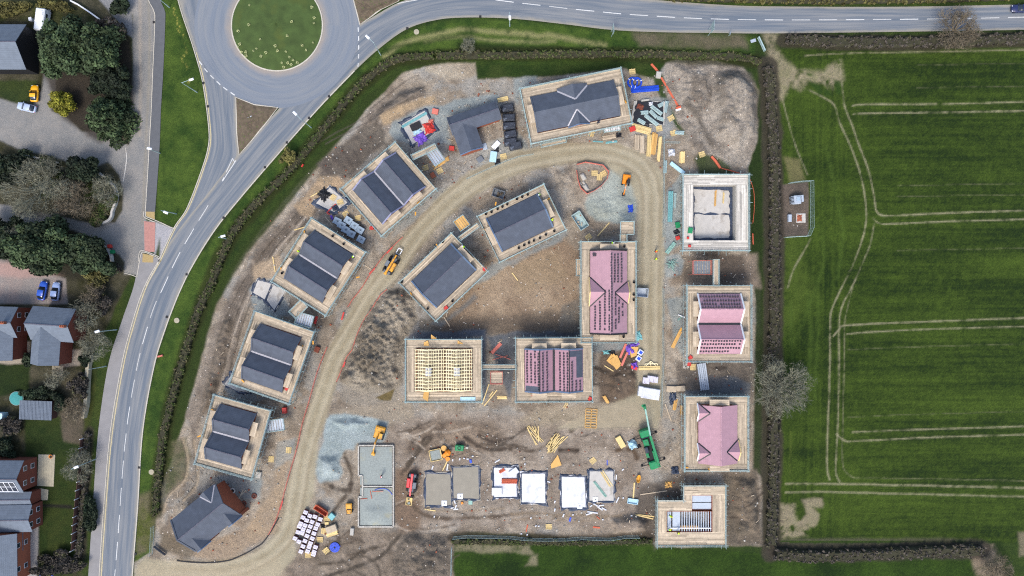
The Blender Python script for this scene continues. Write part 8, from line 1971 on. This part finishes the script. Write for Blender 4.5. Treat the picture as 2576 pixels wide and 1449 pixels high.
for k, (q, rx, ry, h, m, lab) in enumerate(((( 98,988),4,1.6,3,'leaf_d','dark bush behind the trampoline and the shed'),((200,970),2.2,2.6,3,'hedge_d','brown bush beside the lawn below the mossy wall'),((150,1012),1.6,1.8,3,'leaf_d','dark bush at the right end of the metal shed'),((24,1070),3.0,2.2,2.5,'hedge_d','brown bush below the greenhouse'),((213,905),1.6,1.6,2.2,'leaf_d','dark bush at the top of the mossy wall'),((70,905),1.6,1.5,2,'leaf_d','dark bush at the edge of the paving below the brick house'),((225,1290),2.0,5,2.0,'leaf_d','dark bushes on the road side of the white post fence'),((150,1420),5.5,2.6,2.2,'hedge_d','brown bare bushes at the foot of the long lawn'),((130,10),4.5,1.6,2.5,'leaf_b','olive bushes at the top edge right of the campervan'),((300,15),2.5,2.2,3,'leaf_d','dark bush at the top edge beside the service lane'),((30,20),4.5,1.8,2.2,'leaf_b','olive hedge at the top left corner'),((285,680),2.5,1.2,1.5,'hedge_d','purple brown shrub where the service lane ends'),((250,760),3.0,3.0,3,'hedge_d','brown bush between the yard and the main road'),((110,445),5,4,2.0,'hedge','brown undergrowth beneath the large bare tree'),((250,500),4.0,5,1.6,'hedge','brown undergrowth inside the curved stone wall'),((8,1125),2.2,3,3,'leaf_d','dark shrub above the solar panel house'))):
    leafy(lab, q, h, rx, ry, m, int(700*rx*ry/2+600), 0.34, 7, 40+k, name='shrub', group='garden shrubs', cat='shrub', tint=(0.45,1.1))
def bare(label, q, h, r0, m='twig', n1=11, depth=4, seed=1, thick=1.0, name='bare_tree', group='bare trees', fuzz=0, droop=0.1):
    p = P(q, h*0.5); t = thing(name, label, 'tree', (p.x,p.y,0), 0, group); r = random.Random(seed); mb = MB(); tr = MB(); tr.tube((0,0,-0.1),(0,0,h*0.35),0.05*h*0.35*thick,8,1,0.03*h*0.35*thick)
    ends = []
    def grow(a, d, L_, w, k):
        b = a+d*L_; mb.tube(a, b, w, 4 if k > 1 else 3, r.uniform(0.8,1.25), w*0.6)
        if k == 0: ends.append((b, d)); return
        for i in range(3 if k > 1 else 4):
            e = (d+Vector((r.uniform(-1,1),r.uniform(-1,1),r.uniform(-0.5,0.7)))*0.62).normalized(); grow(a.lerp(b,r.uniform(0.45,1.0)), e, L_*r.uniform(0.55,0.78), w*0.58, k-1)
    for i in range(n1):
        an = 2*math.pi*i/n1+r.uniform(-.3,.3); el = r.uniform(0.2,1.1); d = Vector((math.cos(an)*math.cos(el),math.sin(an)*math.cos(el),math.sin(el))); grow(Vector((0,0,h*r.uniform(0.2,0.36))), d, r0*0.46*r.uniform(0.8,1.1), 0.024*r0*thick, depth)
    tr.build('trunk','bark',t); o = mb.build('branches', m, t)
    bl = []
    for i in range(26):
        an = r.uniform(0,6.283); d = math.sqrt(r.random())*0.78; bl.append((math.cos(an)*d*r0,math.sin(an)*d*r0,h*(0.62-0.22*d*d)+r.uniform(-.6,.6),r0*0.26,r0*0.26,h*0.16))
    leaf_mesh('twigs', m, t, bl, int(85*r0*r0)+200, 0.5, (0.6,1.35), 1.2, 0.09, seed)
    return t
bare('large bare tree with pale twigs beside the field hedge', (1964,975), 9, 7.5, 'twig_p', 16, 4, 3, 1.0); bare('bare brown tree standing by the top road', (2410,72), 8, 5.4, 'twig', 15, 4, 5, 1.1); bare('small pale bare shrub on the top verge', (1178,113), 3, 1.9, 'twig_p', 10, 3, 7, 0.9)
bare('large pale bare tree in the garden inside the curved wall', (95,475), 9, 8.0, 'twig_p', 15, 4, 9, 0.8); bare('bare tree with pale spreading branches close to the curved stone wall', (265,485), 6, 4.2, 'twig_p', 9, 3, 11, 1.0); bare('bare tree in the middle of the walled garden', (185,500), 7, 5.0, 'twig', 12, 4, 12, 0.8)
bare('bare tree standing beside the brick house gable', (214,795), 7, 4.2, 'twig_p', 8, 4, 13, 0.8); bare('greyish bare tree over the mossy wall top', (240,870), 6, 4.0, 'twig_p', 11, 4, 15, 0.8); bare('pale green bare tree over the white post fence', (194,1172), 6, 4.0, 'twig_p', 11, 4, 17, 0.8); bare('twiggy bare tree over the yard below the evergreen', (235,742), 5, 3.2, 'twig', 9, 3, 19, 0.8); bare('low bare fruit tree in the garden above the shed', (142,950), 4, 3.0, 'twig_p', 6, 3, 21, 0.9); bare('bare tree in the lower garden by the lawn', (185,1030), 4, 3.4, 'twig', 8, 3, 22, 0.7)
bare('pale twiggy tree over the dark evergreen in the yard', (40,600), 10, 3.2, 'twig_p', 7, 3, 25, 0.8); bare('tangle of bare stems at the bottom right corner of the field', (2515,1432), 4, 4.0, 'twig', 10, 3, 27, 0.7)
def hedge(label, pts, w, h, m, dens=75, size=0.22, seed=1, tint=(0.65,1.3), twigs=0):
    pts = resample(smooth_line(pts,6), 0.9/S); W_ = [P((p.x,p.y)) for p in pts]; t = thing('hedge', label, 'hedge', (W_[0].x,W_[0].y,0), 0, 'hedgerows'); o0 = Vector((W_[0].x,W_[0].y,0)); r = random.Random(seed); core = MB(); vs = []; rw = [w*0.5*r.uniform(0.85,1.15) for _ in W_]; rh = [h*r.uniform(0.94,1.06) for _ in W_]
    for i, p in enumerate(W_):
        a = W_[max(i-1,0)]; b = W_[min(i+1,len(W_)-1)]; d = (b-a).normalized(); n = Vector((-d.y,d.x,0)); p = p-o0
        for s_, z in ((0.8,0.0),(0.78,0.6),(0.6,0.84),(-0.6,0.84),(-0.78,0.6),(-0.8,0.0)): q = p+n*s_*rw[i]; vs.append((q.x,q.y,z*rh[i]-0.05))
    fs = [(i*6+k,i*6+k+1,(i+1)*6+k+1,(i+1)*6+k) for i in range(len(W_)-1) for k in range(5)]+[(5,4,3,2,1,0),tuple((len(W_)-1)*6+k for k in range(6))]
    core.add(vs,fs); core.build('stems','hedgecore',t); bl = []
    for i, p in enumerate(W_): q = p-o0; bl.append((q.x,q.y,rh[i]*0.52,0.75,rw[i] if False else 0.75,rh[i]*0.5))
    # leaf clumps spread across the width
    L_ = []
    for i, p in enumerate(W_):
        a = W_[max(i-1,0)]; b = W_[min(i+1,len(W_)-1)]; d = (b-a).normalized(); n = Vector((-d.y,d.x,0))
        for k in range(6): q = p-o0+n*rw[i]*r.uniform(-0.95,0.95)+d*r.uniform(-.5,.5); L_.append((q.x,q.y,rh[i]*r.uniform(0.5,0.66),0.3,0.3,rh[i]*0.4))
    leaf_mesh('leaves', m, t, L_, int(len(W_)*dens*1.5), size, (tint[0]*1.3,tint[1]*0.85), 0.9, seed=seed); return t
hedge('trimmed hedge curving along the main road verge', [(392,1290),(408,1120),(420,1060),(455,930),(498,790),(532,715),(580,600),(640,518),(715,445),(784,365),(842,292),(895,228),(955,175),(1008,148),(1094,141)], 1.8, 0.95, 'hedge', 70, 0.24, 3)
hedge('straight trimmed hedge along the top of the site', [(1100,141),(1290,140),(1538,137),(1788,141),(1890,150),(1908,165)], 1.8, 0.95, 'hedge', 70, 0.24, 5)
hedge('long dark hedge between the site and the field', [(1930,175),(1940,300),(1946,480),(1946,700),(1944,900),(1944,1100),(1942,1250),(1938,1375)], 2.4, 1.3, 'hedge_d', 85, 0.26, 7)
hedge('dark hedge between the top road and the field', [(1982,102),(2080,107),(2200,110),(2330,108),(2450,105),(2560,100),(2680,98)], 2.4, 1.6, 'hedge_d', 75, 0.26, 9)
hedge('dark hedge along the bottom of the field', [(1950,1390),(2040,1396),(2150,1393),(2300,1386),(2420,1382),(2470,1384)], 2.6, 1.7, 'hedge_d', 75, 0.26, 11)
hedge('rough hedge at the top edge beyond the main road', [(1680,-8),(1760,-4),(1900,-2),(2080,2),(2250,0),(2420,-4),(2540,-8)], 2.0, 1.2, 'leaf_b', 60, 0.26, 13, (0.4,0.9))
hedge('low bramble row left of the white post fence verge', [(222,1090),(218,1180),(212,1260),(206,1340),(200,1400)], 1.4, 1.0, 'hedge_d', 60, 0.24, 15)
hedge('low scrub strip below the wire fence of the site', [(1140,1362),(1300,1362),(1450,1364),(1560,1362),(1640,1360)], 1.2, 0.7, 'hedge', 50, 0.22, 17)
fill(mpoly(Tq(1,2,[(1210,1100),(1400,1010),(1360,1130),(1260,1130)]),1.5,2), (108,92,46), lab=SITE)
# hedge bottoms: leaf litter and bare soil under the hedges
fill(mline([(392,1290),(420,1060),(498,790),(580,600),(715,445),(842,292),(955,175),(1094,141),(1538,137),(1900,152)], 36, 6, 6), (48,54,28), 0.75)
fill(mline([(1932,165),(1946,480),(1944,900),(1938,1390)], 52, 5, 6), (62,56,44), 0.9); fill(mline([(1975,100),(2200,108),(2450,103),(2680,96)], 40, 5, 5), (60,54,40), 0.9); fill(mline([(1950,1388),(2150,1390),(2470,1380)], 46, 6, 6), (60,54,44), 0.85)
fill(mline([(1140,1352),(1400,1356),(1640,1352)], 26, 6, 6), (70,60,46), 0.8); fill(mline([(225,1085),(205,1400)], 22, 5, 5), (58,50,40), 0.8)
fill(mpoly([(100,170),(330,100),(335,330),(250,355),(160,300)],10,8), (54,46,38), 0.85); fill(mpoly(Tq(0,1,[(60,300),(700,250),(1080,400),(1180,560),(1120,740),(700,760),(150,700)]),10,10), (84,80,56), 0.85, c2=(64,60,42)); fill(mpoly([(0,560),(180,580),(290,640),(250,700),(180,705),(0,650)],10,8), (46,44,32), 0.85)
# ------------------------------------------------------------------ rubble and scraps strewn round the new houses
RB = {'brick_rubble':MB(),'stone_rubble':MB(),'timber_scraps':MB()}
cen = [((f[1].c.x)/S+1288, 724.5-(f[1].c.y)/S) for f in HS.values()]+[(1117,930),(1798,535),(1738,1296),(1140,1220),(1300,1230),(1480,1230),(1630,300),(1230,380),(870,520)]
n = 0
while n < 2300:
    a = random.choice(cen); q = (random.gauss(a[0],75), random.gauss(a[1],70)) if random.random() < 0.8 else (random.uniform(420,1900), random.uniform(170,1440))
    p = P(q); i = int((p.x-X0)/STEP); j = int((p.y-Y0)/STEP)
    if not (0 < i < nx-1 and 0 < j < ny-1) or LAB[j,i] not in (SITE,STONE,SOIL) or FLAT[j,i]: continue
    n += 1; u = random.random(); z = HGT[j,i]; k = 'brick_rubble' if u < 0.2 else 'stone_rubble' if u < 0.84 else 'timber_scraps'
    s_ = random.uniform(0.12,0.42) if k != 'timber_scraps' else random.uniform(0.4,1.1); t_ = random.uniform(0.45,1.0)
    sz = (s_, s_*random.uniform(0.5,1), s_*0.6) if k != 'timber_scraps' else (s_, random.uniform(0.08,0.2), 0.06)
    RB[k].cb((p.x,p.y,z+0.08), sz, random.uniform(0,3.1), t_, random.uniform(-.3,.3))
for k, m, lab in (('brick_rubble','brick','scattered broken red brick over the site ground'),('stone_rubble','block','scattered pale stones and block scraps over the site ground'),('timber_scraps','board','scattered scraps of board over the site ground')):
    o = RB[k].build(k, m); o['kind'] = 'stuff'; tag(o, lab, 'rubble')
# ------------------------------------------------------------------ build the ground sheet, split by what each part of it is
def ground_mat():
    m = bpy.data.materials.new('ground cover'); m.use_nodes = True
    nt = m.node_tree; N = nt.nodes; L = nt.links; b = N['Principled BSDF']
    b.inputs['Roughness'].default_value = 0.95; b.inputs['Specular IOR Level'].default_value = 0.15
    vc = N.new('ShaderNodeAttribute'); vc.attribute_name = 'cover'
    tc = N.new('ShaderNodeTexCoord')
    def noise(sc, det, ro=0.6):
        n = N.new('ShaderNodeTexNoise'); n.inputs['Scale'].default_value = sc; n.inputs['Detail'].default_value = det; n.inputs['Roughness'].default_value = ro
        L.new(tc.outputs['Object'], n.inputs['Vector']); return n.outputs['Fac']
    def rg(x, a, b_, c, d):
        r = N.new('ShaderNodeMapRange'); r.inputs[1].default_value = a; r.inputs[2].default_value = b_; r.inputs[3].default_value = c; r.inputs[4].default_value = d
        L.new(x, r.inputs[0]); return r.outputs[0]
    def mul(a, c):
        x = N.new('ShaderNodeMath'); x.operation = 'MULTIPLY'; L.new(a, x.inputs[0]); L.new(c, x.inputs[1]); return x.outputs[0]
    n1 = noise(3.2, 5, 0.7); n2 = noise(0.8, 4); n3 = noise(11.0, 2)
    gr = N.new('ShaderNodeAttribute'); gr.attribute_name = 'grain'
    f = mul(mul(rg(n1,0.25,0.75,0.60,1.40), rg(n2,0.25,0.75,0.82,1.18)), rg(n3,0.2,0.8,0.80,1.20))
    fm = N.new('ShaderNodeMix'); fm.data_type = 'FLOAT'; L.new(gr.outputs['Fac'], fm.inputs['Factor']); fm.inputs['A'].default_value = 1.0; L.new(f, fm.inputs['B']); f = fm.outputs['Result']
    vs = N.new('ShaderNodeVectorMath'); vs.operation = 'SCALE'; L.new(vc.outputs['Color'], vs.inputs[0]); L.new(f, vs.inputs['Scale'])
    # scattered stones on bare soil
    st = N.new('ShaderNodeAttribute'); st.attribute_name = 'stony'
    vo = N.new('ShaderNodeTexVoronoi'); vo.inputs['Scale'].default_value = 0.95; L.new(tc.outputs['Object'], vo.inputs['Vector'])
    pk = rg(vo.outputs['Distance'], 0.085, 0.14, 1, 0)
    cc = N.new('ShaderNodeSeparateColor'); L.new(vo.outputs['Color'], cc.inputs[0])
    fk = mul(mul(pk, rg(cc.outputs[0], 0.66, 0.70, 0, 1)), st.outputs['Fac'])
    mx = N.new('ShaderNodeMix'); mx.data_type = 'RGBA'; L.new(fk, mx.inputs['Factor']); L.new(vs.outputs[0], mx.inputs['A']); mx.inputs['B'].default_value = (*alb((206,196,184)),1)
    L.new(mx.outputs['Result'], b.inputs['Base Color'])
    bp = N.new('ShaderNodeBump'); bp.inputs['Strength'].default_value = 1; bp.inputs['Distance'].default_value = 0.25
    hm = mul(n1, gr.outputs['Fac']); L.new(hm, bp.inputs['Height']); L.new(bp.outputs['Normal'], b.inputs['Normal'])
    return m
GM = ground_mat()
COLF = np.clip(COL*(1+WN[...,None]*0.06), 0.002, 0.8).astype(np.float32)
GRAIN = np.array([0.8,0.7,0.8,0.4,0.7,0.35,1.15],np.float32)[LAB]
STON = np.isin(LAB, (SITE, SOIL)).astype(np.float32)
def gbuild(name, mask):
    fj, fi = np.nonzero(mask)
    if len(fj) == 0: return None
    idx = np.stack([fj*nx+fi, fj*nx+fi+1, (fj+1)*nx+fi+1, (fj+1)*nx+fi], 1)
    u, inv = np.unique(idx, return_inverse=True); inv = inv.reshape(-1)
    co = np.stack([GX.ravel()[u], GY.ravel()[u], HGT.ravel()[u]], 1).astype(np.float32)
    me = bpy.data.meshes.new(name)
    me.vertices.add(len(u)); me.vertices.foreach_set('co', co.ravel())
    me.loops.add(len(inv)); me.loops.foreach_set('vertex_index', inv.astype(np.int32))
    me.polygons.add(len(fj)); me.polygons.foreach_set('loop_start', np.arange(0, len(inv), 4, dtype=np.int32)); me.polygons.foreach_set('loop_total', np.full(len(fj), 4, dtype=np.int32))
    me.polygons.foreach_set('use_smooth', np.ones(len(fj), dtype=bool))
    ca = me.attributes.new('cover', 'FLOAT_COLOR', 'POINT')
    c4 = np.ones((len(u),4), np.float32); c4[:,:3] = COLF.reshape(-1,3)[u]; ca.data.foreach_set('color', c4.ravel())
    sa = me.attributes.new('stony', 'FLOAT', 'POINT'); sa.data.foreach_set('value', STON.ravel()[u])
    ga = me.attributes.new('grain', 'FLOAT', 'POINT'); ga.data.foreach_set('value', GRAIN.ravel()[u])
    me.update(calc_edges=True); me.validate()
    me.materials.append(GM)
    o = bpy.data.objects.new(name, me); col.objects.link(o)
    return struct(o)
HGT[0,:] = HGT[-1,:] = 0; HGT[:,0] = HGT[:,-1] = 0
FL = LAB[:-1,:-1]
for nm, k in (('ground',GROUND),('field',FIELD),('site_ground',SITE),('haul_road',HAUL),('stone_fill',STONE),('driveway',DRIVE),('spoil_heap',SOIL)):
    gbuild(nm, FL == k)
far = MB(); B = 1500.0
far.add([(-B,-B,0),(B,-B,0),(B,B,0),(-B,B,0),(X0,Y0,0),(xs[-1],Y0,0),(xs[-1],ys[-1],0),(X0,ys[-1],0)], [(0,1,5,4),(1,2,6,5),(2,3,7,6),(3,0,4,7)])
M['farland'] = mat('distant farmland', (48,70,24), 0.95, 0.35, 0.02, detail=8)
struct(far.build('distant_ground', 'farland'))
# ------------------------------------------------------------------ light, sky, camera
sc = bpy.context.scene
w = bpy.data.worlds.new('World'); sc.world = w; w.use_nodes = True
nt = w.node_tree; bg = nt.nodes['Background']
sky = nt.nodes.new('ShaderNodeTexSky'); sky.sky_type = 'NISHITA'; sky.sun_disc = False
EL, AZ = R(53), R(200)      # sun direction: azimuth clockwise from +Y
sky.sun_elevation = EL; sky.sun_rotation = AZ
sky.air_density = 1.0; sky.dust_density = 3.0; sky.ozone_density = 1.0
nt.links.new(sky.outputs[0], bg.inputs['Color']); bg.inputs['Strength'].default_value = SKYS
sd = bpy.data.lights.new('sun', 'SUN'); sd.energy = SUNE; sd.angle = R(20); sd.color = (1.0,0.96,0.9)
so = bpy.data.objects.new('sun', sd); col.objects.link(so)
dirv = Vector((math.sin(AZ)*math.cos(EL), math.cos(AZ)*math.cos(EL), math.sin(EL)))
so.rotation_euler = dirv.to_track_quat('Z','Y').to_euler(); so.location = (0,0,200)
cd = bpy.data.cameras.new('camera'); cd.sensor_width = 36; cd.lens = 36*H/(2576*S); cd.clip_end = 5000; cd.clip_start = 1
co = bpy.data.objects.new('camera', cd); col.objects.link(co); co.location = (0,0,H); co.rotation_euler = (0,0,0)
sc.camera = co
sc.view_settings.view_transform = 'Standard'; sc.view_settings.look = 'None'; sc.view_settings.gamma = 1
sc.view_settings.exposure = EXPO
sc.render.resolution_x = 1024; sc.render.resolution_y = 576
sc.cycles.max_bounces = 6; sc.cycles.diffuse_bounces = 4; sc.cycles.glossy_bounces = 2; sc.cycles.transparent_max_bounces = 6
sc.cycles.use_denoising = False; sc.cycles.filter_width = 1.15; sc.cycles.use_adaptive_sampling = False
